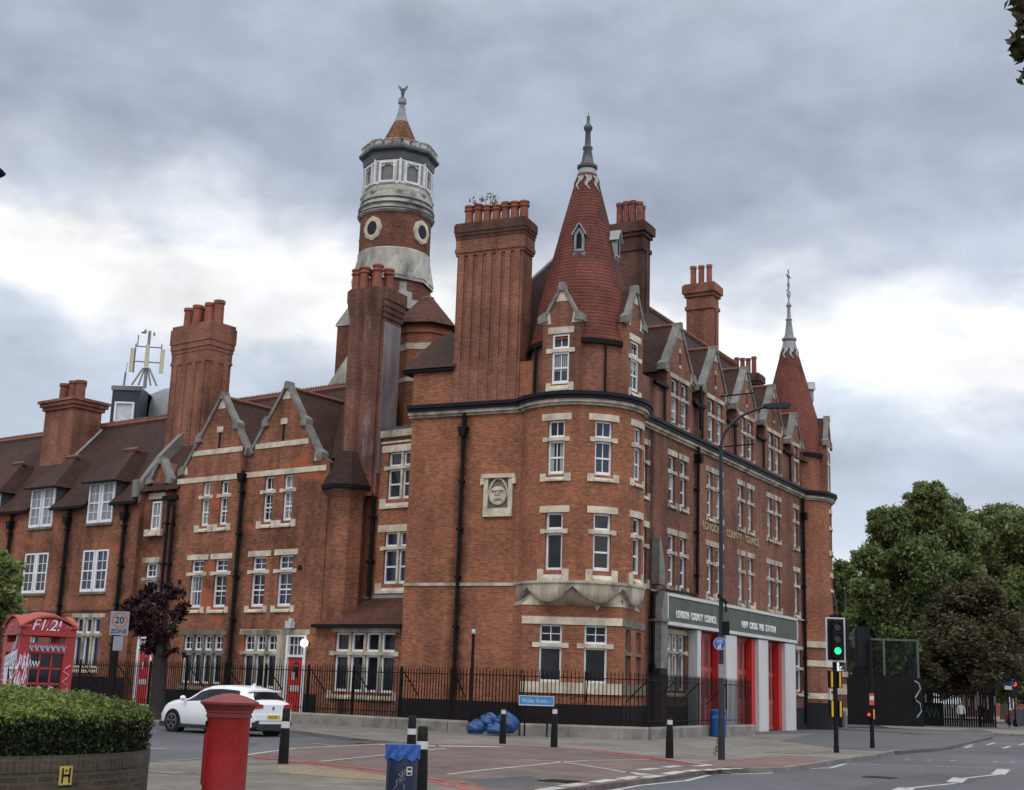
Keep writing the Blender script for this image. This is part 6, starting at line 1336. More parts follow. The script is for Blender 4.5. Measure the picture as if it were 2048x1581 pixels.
# branch of a tree beside the camera hanging into the top right corner
ov = bl([(2030, 10, 16), (2050, 20, 20), (2040, 40, 10), (2055, 55, 16), (2030, 85, 14), (2045, 110, 14), (2060, 100, 20), (2052, 150, 8), (2040, 168, 5), (2070, 40, 30), (2090, 80, 50), (2110, 20, 60)], 9.0, 8, .15)
ob_ = Vector((10.5, 11.0, 0)); T = thing('overhanging_tree', 'leafy branch of a near tree drooping into the top right corner', 'tree', tuple(ob_), 0); q = MB()
q.tube([ob_, ob_+Vector((.05, 0, 2)), ob_+Vector((-.05, 0, 5.2))], [.2, .16, .11], 10); tp = ob_+Vector((-.05, 0, 5.2)); q.build('trunk', 'bark', T); q = MB()
for b in ov: q.tube([tp, tp.lerp(Vector(b[:3]), .6)+Vector((0, 0, .45)), Vector(b[:3])], [.035, .016, .005], 5)
q.build('branches', 'bark', T); leaves('foliage', ov, 520, .055, ['leaf_over', 'leaf_over2'], T, tuple(ob_), [.75, .25], seed=18, nclump=7, clump=.35)
# weeds growing on the big chimney
wp = FB.w(3.9, -.5, 21.4); wb = [tuple(wp+Vector(v))+(.2, .2, .14) for v in ((0, 0, .45), (.25, 0, .35), (-.3, 0, .3), (.1, 0, .2), (-.75, 0, .2))]
T = thing('chimney_weed', 'small weedy plant sprouting between the pots of the big chimney', 'plant', tuple(wp)); q = MB()
for b in wb: q.tube([wp-Vector((0, 0, .3)), Vector(b[:3])], .012, 4)
q.build('stem', 'bark', T); leaves('foliage', wb, 110, .06, ['leaf_a', 'leaf_c'], T, tuple(wp), [.6, .4], seed=19)
wb2 = [(gnd(1433, 1512).x+dx, gnd(1433, 1512).y, z_, .06, .06, .1) for dx, z_ in ((0, .2), (.03, .4), (-.04, .1))]
o = leaves('kerb_weed', wb2, 60, .04, ['leaf_y', 'leaf_b'], None, (wb2[0][0], wb2[0][1], 0), [.5, .5], seed=20); o.location = (wb2[0][0], wb2[0][1], 0); tag(o, 'thin weed growing at the foot of the lamp post', 'plant')

# ------------------------------------------------------------------ hedge in its curved brick planter wall
WL = [(-12, 11.9), (-9, 12.6), (-6.75, 13.4), (-5.5, 14.2), (-4.84, 14.95), (-4.45, 15.7), (-4.28, 16.4), (-4.4, 17.2), (-4.9, 18.1), (-5.9, 19.0), (-8, 19.8), (-12, 20.4)]
def smoothline(P, k=6):
    P = [Vector(p) for p in P]; out = []
    for i in range(len(P)-1):
        a = P[max(i-1, 0)]; b = P[i]; c = P[i+1]; d = P[min(i+2, len(P)-1)]
        for j in range(k):
            t = j/k; out.append(.5*((2*b)+(c-a)*t+(2*a-5*b+4*c-d)*t*t+(3*b-a-3*c+d)*t**3))
    return out+[P[-1]]
wl_ = smoothline(WL)
T = thing('planter_wall', 'low curved garden wall of dark brown brick under the clipped hedge', 'wall', (-6.5, 16, 0))
def ribbon(pts, z0, z1, t, mat, name, parent):
    q = MB(); L_ = 0; N_ = len(pts); nn_ = []
    for i in range(N_):
        d = (pts[min(i+1, N_-1)]-pts[max(i-1, 0)]).normalized(); nn_.append(Vector((d.y, -d.x)))
    for i in range(N_-1):
        a, b = pts[i], pts[i+1]; l = (b-a).length; ao, bo, ai, bi = a, b, a-nn_[i]*t, b-nn_[i+1]*t
        q.face([(*ao, z0), (*bo, z0), (*bo, z1), (*ao, z1)], [(L_, z0), (L_+l, z0), (L_+l, z1), (L_, z1)]); q.face([(*ai, z0), (*ai, z1), (*bi, z1), (*bi, z0)]); q.face([(*ao, z1), (*bo, z1), (*bi, z1), (*ai, z1)], [(L_, 0), (L_+l, 0), (L_+l, t), (L_, t)]); L_ += l
    return q.build(name, mat, parent)
ribbon(wl_, -.05, .56, .22, 'brick_garden', 'wall', T); ribbon([p+Vector((.006, -.006)) for p in wl_], .56, .73, .24, 'brick_soldier', 'coping', T)
hc = [p for p in wl_]; ctr = Vector((-8.5, 16.4))
def hp(p, s): return ctr+(p-ctr)*s
core = MB(); N_ = len(hc)
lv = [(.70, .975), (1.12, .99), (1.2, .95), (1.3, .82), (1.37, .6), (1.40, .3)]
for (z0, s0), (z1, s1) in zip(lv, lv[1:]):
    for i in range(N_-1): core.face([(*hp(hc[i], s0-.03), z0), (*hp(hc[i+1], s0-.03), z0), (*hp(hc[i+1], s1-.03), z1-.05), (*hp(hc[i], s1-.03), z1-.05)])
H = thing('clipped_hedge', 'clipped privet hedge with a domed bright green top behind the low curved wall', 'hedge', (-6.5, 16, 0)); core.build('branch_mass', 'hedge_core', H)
def hedge_leaves(name, n, rows, mats, w, seed, size):
    r = np.random.default_rng(seed); i = r.uniform(0, N_-1.001, n); k = i.astype(int); f = (i-k)[:, None]; hv = np.array([tuple(p) for p in hc]); p = hv[k]*(1-f)+hv[k+1]*f
    zz = r.uniform(0, 1, n); Zs = np.interp(zz, np.linspace(0, 1, len(rows)), [a for a, b in rows]); S = np.interp(zz, np.linspace(0, 1, len(rows)), [b for a, b in rows])
    c = np.array(tuple(ctr)); xy = c+(p-c)*S[:, None]; lump = .03*np.sin(i*2.1)+.03*np.sin(xy[:, 0]*5)*np.sin(xy[:, 1]*4.3)
    P = np.column_stack([xy, Zs+lump]); P += r.normal(size=P.shape)*.028
    s = size*r.uniform(.6, 1.35, n); a = r.normal(size=(n, 3)); a /= np.linalg.norm(a, axis=1)[:, None]; b = np.cross(a, r.normal(size=(n, 3))); b /= np.linalg.norm(b, axis=1)[:, None]; a *= s[:, None]; b *= (s*.5)[:, None]
    V = np.stack([P-a, P+b, P+a, P-b], 1).reshape(-1, 3)-np.array((-6.5, 16, 0)); me = D.meshes.new(name); me.vertices.add(4*n); me.vertices.foreach_set('co', V.ravel()); me.loops.add(4*n); me.loops.foreach_set('vertex_index', np.arange(4*n))
    me.polygons.add(n); me.polygons.foreach_set('loop_start', np.arange(0, 4*n, 4)); me.polygons.foreach_set('loop_total', np.full(n, 4))
    for m_ in mats: me.materials.append(M(m_))
    me.polygons.foreach_set('material_index', r.choice(len(mats), n, p=w)); me.update(calc_edges=True); o = D.objects.new(name, me); COL.objects.link(o); o.parent = H
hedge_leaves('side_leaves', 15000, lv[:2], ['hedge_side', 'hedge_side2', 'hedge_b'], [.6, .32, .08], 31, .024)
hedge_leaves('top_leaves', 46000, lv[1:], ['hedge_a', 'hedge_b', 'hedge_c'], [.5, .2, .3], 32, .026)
# hydrant plate on the wall
i_ = min((i for i in range(1, N_-1) if wl_[i].y < 16.3), key=lambda i: abs(wl_[i].x/wl_[i].y+.3195)); d_ = (wl_[i_+1]-wl_[i_-1]).normalized(); nw = Vector((d_.y, -d_.x, 0)); F = Fr((wl_[i_].x, wl_[i_].y), Vector((d_.x, d_.y, 0)), nw)
_, hz = F.px(157, 1550); T = thing('hydrant_sign', 'small yellow plate with a black letter H on the garden wall', 'sign', (F.P.x, F.P.y, 0)); q = MB(); q.box(F, -.085, .085, .005, .02, hz-.1, hz+.1); q.build('plate', 'sign_yellow', T)
q = MB(); q.box(F, -.058, -.038, .02, .024, hz-.08, hz+.08); q.box(F, .038, .058, .02, .024, hz-.08, hz+.08); q.box(F, -.038, .038, .02, .024, hz-.012, hz+.012); q.box(F, -.012, .012, .02, .024, hz+.04, hz+.062); q.build('lettering', 'black_iron', T)

# ------------------------------------------------------------------ telephone box
ca = rad(36); cp_ = Vector((at(38, 1300, 22.4).x, 22.4, 0)); rgt = Vector((math.cos(ca), math.sin(ca), 0)); lft = Vector((-math.sin(ca), math.cos(ca), 0)); S_ = .92
ctr_ = cp_+rgt*S_/2+lft*S_/2; T = thing('telephone_box', 'old red telephone box covered in white and pink graffiti behind the hedge', 'phone box', tuple(ctr_))
faces = [Fr(ctr_-lft*S_/2, rgt, -lft), Fr(ctr_-rgt*S_/2, -lft, -rgt), Fr(ctr_+lft*S_/2, -rgt, lft), Fr(ctr_+rgt*S_/2, lft, rgt)]
q = MB(); hS = S_/2
for F in faces:
    q.box(F, -hS, -hS+.17, -.17, 0, .05, 2.32); q.box(F, -hS+.17, hS-.17, -.1, 0, 1.94, 2.1); q.box(F, -hS, hS, -.1, .002, 2.24, 2.34)
    q.box(F, -hS+.17, hS-.17, -.1, -.01, .05, .42); q.box(F, -hS+.02, hS-.02, -.02, .03, 2.22, 2.25)
    q.box(F, -hS-.02, hS+.02, -.05, .02, .0, .1)
bd = q.build('frame', 'red_phone', T); q = MB()
arch = lambda n_=14, r=.0: [(-hS-r+(2*hS+2*r)*k/n_, 2.34+(.16+r)*math.sin(math.pi*k/n_)) for k in range(n_+1)]
for F in faces: q.prism(F, [(-hS, 2.33)]+arch()+[(hS, 2.33)], -.06, .004); 
q.build('pediment', 'red_phone', T); q = MB()
for F in faces:
    A_ = arch(14, .035)
    for a, b in zip(A_, A_[1:]): q.strip(F, a, b, .03, -.08, .035)
n_ = 16                                                                 # domed roof between the four arches
def zroof(x, y): 
    f = lambda t: .16*math.cos(math.pi*t/(2*hS)) if abs(t) <= hS else 0
    return 2.37+max(f(x)*1, f(y)*1)*.6+.22*math.cos(math.pi*x/(2.2*hS))*math.cos(math.pi*y/(2.2*hS))*.75
for i in range(n_):
    for j in range(n_):
        c = []
        for a, b in ((i, j), (i+1, j), (i+1, j+1), (i, j+1)): x = -hS+S_*a/n_; y = -hS+S_*b/n_; p = ctr_+rgt*x+lft*y; c.append((p.x, p.y, zroof(x, y)))
        q.face(c)
q.build('roof', 'red_roof', T, smooth=40)
for i, F in enumerate(faces):
    q = MB(); a, b = -hS+.17, hS-.17
    if i != 1:
        for k in range(4): x = a+(b-a)*k/3; q.box(F, x-.015, x+.015, -.07, -.03, .42, 1.94)
        for k in range(7): z = .42+1.52*k/6; q.box(F, a, b, -.07, -.03, z-.018, z+.018)
    else: q.box(F, a, b, -.07, -.03, .42, 1.94)
    q.build('glazing_bars' if i != 1 else 'back_panel', 'red_phone', T)
    if i != 1: q = MB(); q.face([F.w(a, -.055, .42), F.w(b, -.055, .42), F.w(b, -.055, 1.94), F.w(a, -.055, 1.94)]); q.build('pane', 'glass_dark', T)
text('graffiti', 'F1.2!', .26, faces[0], -.3, .006, 2.31, 'graff_white', T, .004, sx=.95, shear=.25)
def scrib(F, pts, r, mat, o=.006):
    q = MB(); q.tube([F.w(u, o, z) for u, z in pts], r, 5); q.build('graffiti', mat, T)
rr = random.Random(5); F0, F1 = faces[0], faces[1]
scrib(F0, [(-.38+.085*math.cos(t/12*6.3), 1.52+.27*math.sin(t/12*6.3)) for t in range(14)], .012, 'graff_pink'); scrib(F0, [(-.46, 1.06), (-.4, 1.16), (-.33, 1.15), (-.26, 1.02)], .012, 'graff_pink')
z = 1.75; P0 = []
for k in range(14): P0.append((.36+.06*math.cos(k*1.9), 1.75-k*.055))
scrib(F0, P0, .013, 'graff_pink'); scrib(F0, [(-.27, 1.9), (-.27, 1.0)], .006, 'graff_pink')
for k in range(7): u = -.3+k*.09; scrib(F0, [(u, 2.05), (u+.03, 1.98), (u+.07, 2.06), (u+.02, 2.07), (u+.05, 1.97)], .012, 'graff_blue')
for k in range(2): scrib(F0, [(-.08+k*.2+.05*math.cos(t), 1.3+.09*math.sin(t*1.3)) for t in np.linspace(0, 7, 12)], .014, 'graff_blue', -.02)
for k in range(6): u = .12+k*.11-.36; scrib(F1, [(u, 1.72), (u+.02, 1.86+.02*k), (u+.06, 1.72+.02*k), (u+.08, 1.88+.02*k), (u+.1, 1.66)], .016, 'graff_white')
scrib(F1, [(.1, 1.9), (.2, 2.1), (.3, 2.12), (.24, 1.98), (.33, 2.2)], .014, 'graff_white'); scrib(F1, [(.23, 1.9), (.24, 1.5), (.22, 1.35)], .012, 'graff_white')
for k in range(5): u = -.36+k*.05; scrib(F0, [(u, 1.86-k*.02), (u+.02, 1.7), (u+.05, 1.8)], .009, 'graff_white')
for k in range(4): scrib(F0, [(.3+.07*math.cos(t), 1.22-k*.16+.06*math.sin(t*1.2)) for t in np.linspace(k, k+5, 9)], .014, 'graff_pink')
for k in range(5): u = -.3+k*.13; scrib(F0, [(u, .98), (u+.05, 1.05), (u+.09, .96)], .012, ('graff_white', 'graff_blue')[k % 2])
for k in range(9):
    u = -.44+(k % 3)*.05; z = 1.9-.1*(k//3)*2.6; scrib(F0, [(u+.04*math.cos(t*1.7+k), z-.25*rr.random()+.06*math.sin(t*2.1+k)) for t in np.linspace(0, 4, 9)], .011, ('graff_white', 'graff_pink', 'graff_white')[k % 3])
for k in range(8):
    u = -.4+.75*rr.random(); z = 1.1+rr.random()*.9; scrib(F1, [(u+.09*math.cos(t*1.3+k)*(1+.3*k % 2), z+.1*math.sin(t*2.2+k)) for t in np.linspace(0, 5, 11)], .013, ('graff_white', 'graff_pink')[k % 2])
for k in range(5): u = -.4+k*.17; scrib(F0, [(u, 2.36), (u+.03, 2.46-.03*abs(k-2)), (u+.07, 2.35), (u+.1, 2.45-.03*abs(k-2))], .01, 'graff_pink')
text('graffiti', 'ABZY', .16, F1, -.3, .006, 2.3, 'graff_pink', T, .004, sx=.9)
q = MB(); q.box(F1, -.24, .02, .0, .01, 1.1, 1.7); q.build('poster_frame', 'rust_iron', T); q = MB(); q.box(F1, -.22, .0, .01, .014, 1.35, 1.68); q.build('poster', 'grey_paint', T); q = MB(); q.box(F1, -.24, .02, .01, .014, .95, 1.18); q.build('poster', 'graff_blue', T)

# ------------------------------------------------------------------ white hatchback parked by the far kerb
def car(loc, rz):
    T = thing('parked_car', 'white hatchback parked at the far kerb facing left, half behind the pillar box', 'car', loc, rz)
    I = lambda x, xs, ys: float(np.interp(x, xs, ys))
    def S(x):
        zt = I(x, [-2.17, -2.1, -2.0, -1.78, -1.6, -1.2, -.6, 0, .35, .95, 1.3, 1.75, 2.0, 2.12, 2.17], [.90, .97, 1.02, 1.27, 1.345, 1.40, 1.425, 1.405, 1.32, 1.02, .965, .87, .77, .66, .5])
        w = I(x, [-2.17, -2.1, -1.9, -1.4, 0, 1.3, 1.8, 2.05, 2.17], [.74, .82, .865, .885, .885, .87, .82, .7, .5])
        zs = I(x, [-2.17, -1.5, 0, 1, 1.6, 2.17], [.87, .965, .93, .90, .82, .5]); zs = min(zs, zt-.03)
        cab = I(x, [-2.1, -1.78, -1.4, .2, .95, 1.2], [.9, .64, .62, .6, .72, .9]); wr = w*cab
        zb = I(x, [-2.17, -1.9, 1.9, 2.17], [.3, .2, .19, .25])
        return [(w*.9, zb), (w*.985, zb+.12), (w, .55 if zs > .6 else zs*.9), (w*.985, zs-.05), (w*.955, zs), (wr+(w*.955-wr)*.12 if zt-zs > .15 else w*.93, zt-.09 if zt-zs > .15 else zs+.01), (wr*.93, zt-.03 if zt-zs > .1 else zt-.015), (wr*.5, zt-.004), (0, zt)]
    xs = [-2.17+4.34*k/72 for k in range(73)]; q = MB()
    sec = [S(x) for x in xs]
    for (x0, s0), (x1, s1) in zip(zip(xs, sec), zip(xs[1:], sec[1:])):
        for s_ in (-1, 1):
            for k in range(8): q.face([(x0, s_*s0[k][0], s0[k][1]), (x1, s_*s1[k][0], s1[k][1]), (x1, s_*s1[k+1][0], s1[k+1][1]), (x0, s_*s0[k+1][0], s0[k+1][1])])
        q.face([(x0, -s0[0][0], s0[0][1]), (x1, -s1[0][0], s1[0][1]), (x1, s1[0][0], s1[0][1]), (x0, s0[0][0], s0[0][1])])
    for x, s in ((xs[0], sec[0]), (xs[-1], sec[-1])): q.face([(x, -a, z) for a, z in s]+[(x, a, z) for a, z in reversed(s[:-1])])
    body = q.build('body', 'car_white', T, local=True, smooth=38)
    for s_ in (1, -1):                                                    # side glass
        q = MB(); n1, n2 = 24, 4
        fx = lambda f: (.98-.62*f, -1.52+.12*f+.1*abs(f-.4))
        def pt(i, j):
            f = .06+.86*j/n2; a, b = fx(f); x = b+(a-b)*i/n1; s = S(x); p0, p1 = s[4], s[5]; k = min(1, f/1.0)
            return (x, s_*(p0[0]+(p1[0]-p0[0])*k+.008), p0[1]+(p1[1]-p0[1])*k)
        for i in range(n1):
            for j in range(n2): q.face([pt(i, j), pt(i+1, j), pt(i+1, j+1), pt(i, j+1)])
        q.build('side_window', 'car_glass', T, local=True, smooth=True)
        q = MB(); q.box(Fr((0, 0), (1, 0, 0), (0, s_, 0)), -.3, -.22, .86*.7, .87, .93, .935)
        q = MB(); x = .78; q.ball((x, s_*.97, 1.0), .1, 10, 6, (.75, 1.1, .8)); q.build('door_mirror', 'car_white', T, local=True, smooth=True)
        q = MB(); F = Fr((0, 0), (1, 0, 0), (0, s_, 0)); q.box(F, -1.05, -.85, .885, .905, .8, .83); q.build('door_handle', 'car_white', T, local=True)
        q = MB(); q.box(F, -1.1, 1.0, .845, .89, .17, .26); q.build('sill_skirt', 'black_trim', T, local=True)
        for x in (1.3, -1.39):
            q = MB(); q.prism(F, [(x+.355*a, .325+.355*b) for a, b in ring], .6, .892); wa = q.build('wheel_arch', 'black_trim', T, local=True)
            q = MB(); q.prism(F, [(x+.32*a, .32+.32*b) for a, b in ring], .68, .905); w_ = q.build('wheel', 'tyre', T, local=True)
            q = MB()
            for k in range(28):
                a, b = ring[k], ring[(k+1) % 28]; q.face([F.w(x+a[0]*.235, .91, .32+a[1]*.235), F.w(x+b[0]*.235, .91, .32+b[1]*.235), F.w(x+b[0]*.2, .914, .32+b[1]*.2), F.w(x+a[0]*.2, .914, .32+a[1]*.2)])
            for k in range(5):
                for da in (-.12, .12):
                    a = 2*math.pi*k/5+da+.3; q.prism(F, [(x+.04*math.cos(a-.4), .32+.04*math.sin(a-.4)), (x+.21*math.cos(a-.06), .32+.21*math.sin(a-.06)), (x+.21*math.cos(a+.06), .32+.21*math.sin(a+.06)), (x+.04*math.cos(a+.4), .32+.04*math.sin(a+.4))], .905, .918)
            q.build('rim', 'rim', w_, local=True)
        q = MB(); Fb = Fr((-2.17, 0), (0, s_, 0), (-1, 0, 0))                # rear lamp wraps the corner
        q.prism(Fb, [(.42, .80), (.80, .78), (.80, .90), (.74, .93), (.42, .9)], -.02, .018)
        for i in range(8):
            x0, x1 = -2.17+.3*i/8, -2.17+.3*(i+1)/8; f = lambda x, z: (x, s_*(float(np.interp(x, [-2.17, -2.1, -1.9], [.75, .835, .878]))+.006), z); h0, h1 = .8+.04*i/8, .8+.04*(i+1)/8
            q.face([f(x0, h0), f(x1, h1), f(x1, .925), f(x0, .925)])
        q.build('tail_light', 'tail_red', T, local=True)
    q = MB(); n1, n2 = 14, 6                                                 # rear window and spoiler
    def pr(i, j):
        y = -.6+1.2*i/n1; x = -2.0+.02+(.215)*j/n2; s = S(x); z = float(np.interp(abs(y), [0, s[7][0], s[6][0], s[5][0]], [s[8][1], s[7][1], s[6][1], s[5][1]])); y2 = y*(1-.1*j/n2); return (x-.012, y2, z+.012)
    for i in range(n1):
        for j in range(n2): q.face([pr(i, j), pr(i+1, j), pr(i+1, j+1), pr(i, j+1)])
    q.build('rear_window', 'car_glass', T, local=True, smooth=True)
    Fb = Fr((-2.17, 0), (0, -1, 0), (-1, 0, 0))
    q = MB(); q.prism(Fb, [(-.62, 1.25), (.62, 1.25), (.58, 1.3), (-.58, 1.3)], -.5, -.36); q.build('spoiler', 'car_white', T, local=True)
    q = MB(); q.prism(Fb, [(-.6, .36), (.6, .36), (.68, .22), (.5, .18), (-.5, .18), (-.68, .22)], -.06, .03); q.prism(Fb, [(-.78, .4), (-.56, .46), (-.56, .34), (-.74, .26)], -.06, .025); q.prism(Fb, [(.78, .4), (.56, .46), (.56, .34), (.74, .26)], -.06, .025); q.build('diffuser', 'black_trim', T, local=True)
    q = MB(); q.prism(Fb, [(-.72, .46), (.72, .46), (.68, .62), (-.68, .62)], -.04, .035); q.build('bumper', 'car_white', T, local=True)
    q = MB(); q.box(Fb, -.26, .26, .035, .045, .5, .61); np_ = q.build('number_plate', 'plate_yellow', T, local=True); text('lettering', 'YA15 LUK', .1, Fb, -.21, .046, .52, 'black_iron', np_, .004, local=True, sx=.8)
    q = MB(); q.prism(Fb, [(.045*a, .8+.045*b) for a, b in ring], -.02, .02); q.build('badge', 'badge', T, local=True)
    q = MB(); q.prism(Fr((-1.2, 0), (1, 0, 0), (0, -1, 0)), [(-.12, 1.38), (.1, 1.38), (-.08, 1.49), (-.12, 1.49)], -.02, .02); q.build('aerial_fin', 'car_white', T, local=True)
    q = MB(); q.box(LOC, -2.0, 2.0, -.8, .8, .15, .3); q.build('underbody', 'black_trim', T, local=True); return T
hd = azd(-53.4); car((-8.98, 44.0, -.1), math.atan2(hd.y, hd.x)).scale = (1.05, 1.05, 1.08)

# ------------------------------------------------------------------ rooftop mast and the modern block far behind
Ym = 118
def mp(x, y): p = at(x, y, Ym); return p.x, p.z
T = thing('modern_block', 'dark navy modern block with a white framed bay and curved grey roof behind the terrace', 'building', (mp(290, 800)[0], Ym, 0)); Fm = Fr((0, Ym), (1, 0, 0), (0, -1, 0))
a, z1 = mp(226, 775); b, _ = mp(283, 770); c, _ = mp(330, 780); q = MB(); q.prism(Fm, [(a, 0), (b, 0), (b, z1+.1), (a, z1)], -12, 0); q.prism(Fm, [(b, 0), (mp(335, 0)[0], 0), (mp(335, 0)[0], z1-1.2), (b, z1)], -12, -2.5); q.build('wall', 'clad_navy', T)
q = MB(); x0, z0 = mp(226, 862); x1, zt1 = mp(270, 806); frame_ring(q, Fm, x0, x1, z0-2, zt1, .14, 0, .3); q.box(Fm, x0, x1, 0, .3, mp(0, 838)[1], mp(0, 836)[1]); q.build('bay_frame', 'white_paint', T); q = MB(); q.box(Fm, x0+.1, x1-.1, 0, .1, z0-2, zt1-.1); q.build('pane', 'clad_pale', T)
q = MB(); c0 = at(345, 850, Ym+6); q.lathe((c0.x, c0.y, 0), [(3.4, c0.z-6), (3.4, c0.z-.4), (3.2, c0.z+1.4), (2.4, c0.z+2.6), (1.2, c0.z+3.3), (0, c0.z+3.5)], 32, cap=False); q.build('curved_roof', 'roof_grey', T, smooth=30)
q = MB(); x0, z0 = mp(290, 838); x1, _ = mp(335, 825)
for k in range(14): q.box(Fm, x0+(x1-x0)*k/13-.03, x0+(x1-x0)*k/13+.03, .4, .46, z0-1.2, z0)
q.box(Fm, x0, x1, .4, .46, z0-.05, z0+.05); q.build('balustrade', 'white_paint', T)
q = MB(); q.box(Fm, a-.1, b+.1, -.2, .15, z1-.25, z1+.15); q.build('parapet', 'roof_grey', T)
T = thing('phone_mast', 'mobile phone mast with pale antenna panels on the roof behind the terrace', 'antenna mast', (mp(297, 0)[0], Ym-1, z1)); xm, zm = mp(297, 760); _, zt = mp(297, 668); q = MB(); Fn = Fr((xm, Ym-1), (1, 0, 0), (0, -1, 0))
q.lathe((xm, Ym-1, 0), [(.16, z1-.2), (.13, zt)], 10); hz1, hz2 = mp(0, 690)[1], mp(0, 720)[1]
for hz in (hz1, hz2): q.tube([Fn.w(-1.15, .2, hz), Fn.w(1.2, -.2, hz)], .06, 6)
for u in (-1.15, 1.2): q.tube([Fn.w(u, .0, hz1+.3), Fn.w(u, .0, hz2-1.0)], .06, 6)
q.tube([Fn.w(-1.0, 0, hz1), Fn.w(-1.0, 0, hz1+1.1)], .05, 5)
for u in (-1.1, -.5, .6, 1.15): q.tube([Fn.w(u, .3, z1), Fn.w(u*.25, .1, hz2-.6)], .09, 6)
q.tube([Fn.w(-1.9, 0, z1), Fn.w(-1.85, 0, z1+1.2)], .1, 6); q.tube([Fn.w(-1.85, 0, z1+1.2), Fn.w(-1.75, 0, z1+2.1)], .03, 5)
q.build('mast_frame', 'mast_grey', T)
for u, z in ((-1.35, hz1-.2), (.0, hz1+.15), (1.4, hz1-.25)):
    q = MB(); q.box(Fn, u-.17, u+.17, .1, .3, z-2.2, z); q.build('antenna_panel', 'mast_cream', T)
q = MB(); q.lathe(Fn.w(-.45, .3, zt-.25), [(.26, -.02), (.22, .04), (.05, .1)], 12); q.ball(Fn.w(-.35, .2, zt-.1), .22, 10, 6, (.5, 1, 1)); q.ball(Fn.w(.45, .1, zt-.3), .18, 10, 6, (.5, 1, 1)); q.build('dish', 'mast_grey', T)

# ------------------------------------------------------------------ gate, hoarding, yard and street beyond on the right
Yh = 91; hx = lambda x, Y=Yh: at(x, 1400, Y).x
hzt = at(1760, 1351, Yh).z
T = thing('gate_pier', 'stone and brick banded gate pier beside the far turret', 'gate pier', (at(1683, 1400, 79).x, 79, 0)); Fp = Fr((at(1683, 1400, 79).x, 79), (1, 0, 0), (0, -1, 0)); q = MB(); w_ = .32
q.box(Fp, -w_, w_, -.6, 0, .7, 3.0); q.build('shaft', 'brick_front', T); q = MB()
for a, b in ((.7, 1.15), (1.9, 2.5)): q.box(Fp, -w_-.01, w_+.01, -.61, .02, a, b)
q.box(Fp, -w_-.08, w_+.08, -.7, .08, 2.9, 3.2); q.build('stone_band', 'stone', T); q = MB(); q.box(Fp, -w_-.02, w_+.02, -.62, .03, 0, .7); q.build('plinth', 'brick_black', T)
T = thing('hoarding', 'tall black site hoarding between the gate pier and the yard corner', 'hoarding', (hx(1760), Yh, 0)); Fh = Fr((0, Yh), (1, 0, 0), (0, -1, 0)); a, b = hx(1692), hx(1826); q = MB(); k = 0; x = a
while x < b-.01:
    e = min(x+1.22, b); q.box(Fh, x+.006, e-.006, -.06, .01*(k % 2), 0, hzt); x = e; k += 1
q.build('board', 'hoarding', T); q = MB(); q.box(Fr((b, Yh), (.35, .937, 0), (.937, -.35, 0)), 0.02, 1.6, -.1, .0, 0, hzt-.15); q.build('return_board', 'hoarding', T)
Fg = Fr((b, Yh), (.35, .937, 0), (.937, -.35, 0)); Fg2 = Fr((b+.05, Yh-.02), (1, 0, 0), (0, -1, 0)); q = MB(); zz = [hzt-.3, hzt-.45, hzt-.8, hzt-1.15, hzt-1.4, hzt-1.6, hzt-1.8, hzt-2.3, hzt-2.7]; uu = [.1, .38, .5, .3, .12, .2, .45, .5, .2]
q.box(Fg2, 0, .66, -.2, -.1, 0, hzt-.1); q.build('end_board', 'hoarding', T); q = MB(); q.tube([Fg2.w(u, -.08, z) for u, z in zip(uu, zz)], .05, 5); q.build('graffiti', 'graff_grey', T)
T = thing('mesh_cage', 'green framed wire mesh cage standing above the black hoarding', 'fence', (hx(1760), Yh+1.5, 0)); Fc = Fr((0, Yh+1.5), (1, 0, 0), (0, -1, 0)); zc = at(1760, 1279, Yh+1.5).z; q = MB()
for xp in (1692, 1770, 1838): u = hx(xp, Yh+1.5); q.box(Fc, u-.08, u+.08, -.08, .08, 0, zc)
q.box(Fc, hx(1692), hx(1838, Yh+1.5)+.1, -.06, .06, zc-.08, zc+.06); q.build('frame', 'mesh_green', T); q = MB(); u0, u1 = hx(1692), hx(1838, Yh+1.5); n_ = 60
for k in range(n_): x = u0+(u1-u0)*k/n_; q.box(Fc, x-.016, x+.016, -.02, .0, hzt-.3, zc)
for k in range(16): z = hzt-.3+(zc-hzt+.3)*k/16; q.box(Fc, u0, u1, -.03, -.01, z-.016, z+.016)
q.build('mesh', 'mesh_dark', T); q = MB(); ug = hx(1838, Yh+1.5); q.prism(Fr((ug, Yh+1.5), (.3, .95, 0), (.95, -.3, 0)), [(0, hzt-.2), (2.6, hzt-.2), (2.2, zc-.4), (0, zc)], -.04, .04); q.build('sheeting', 'grey_wrap', T)
rr = random.Random(9)
Yf = 97; zf = at(1930, 1372, Yf).z
T = thing('paling_fence', 'dark paling fence with pale graffiti under the yew beyond the hoarding', 'fence', (hx(1920, Yf), Yf, 0)); Ff = Fr((0, Yf), (1, 0, 0), (0, -1, 0)); q = MB(); u = hx(1836, Yf); ue = hx(1990, Yf); w2 = MB()
while u < ue:
    q.box(Ff, u, u+.12, -.04, .0, 0, zf+rr.uniform(-.1, .1)); u += .17
    if rr.random() < .34: z = rr.uniform(1.0, zf-1.1); w2.box(Ff, u-.16, u-.07, .002, .012, z, z+rr.uniform(.4, 1.0))
for z in (.5, zf-.5): q.box(Ff, hx(1836, Yf), ue, -.1, -.04, z-.05, z+.05)
q.build('paling', 'hoarding', T); w2.build('paint_mark', 'sign_grey', T)
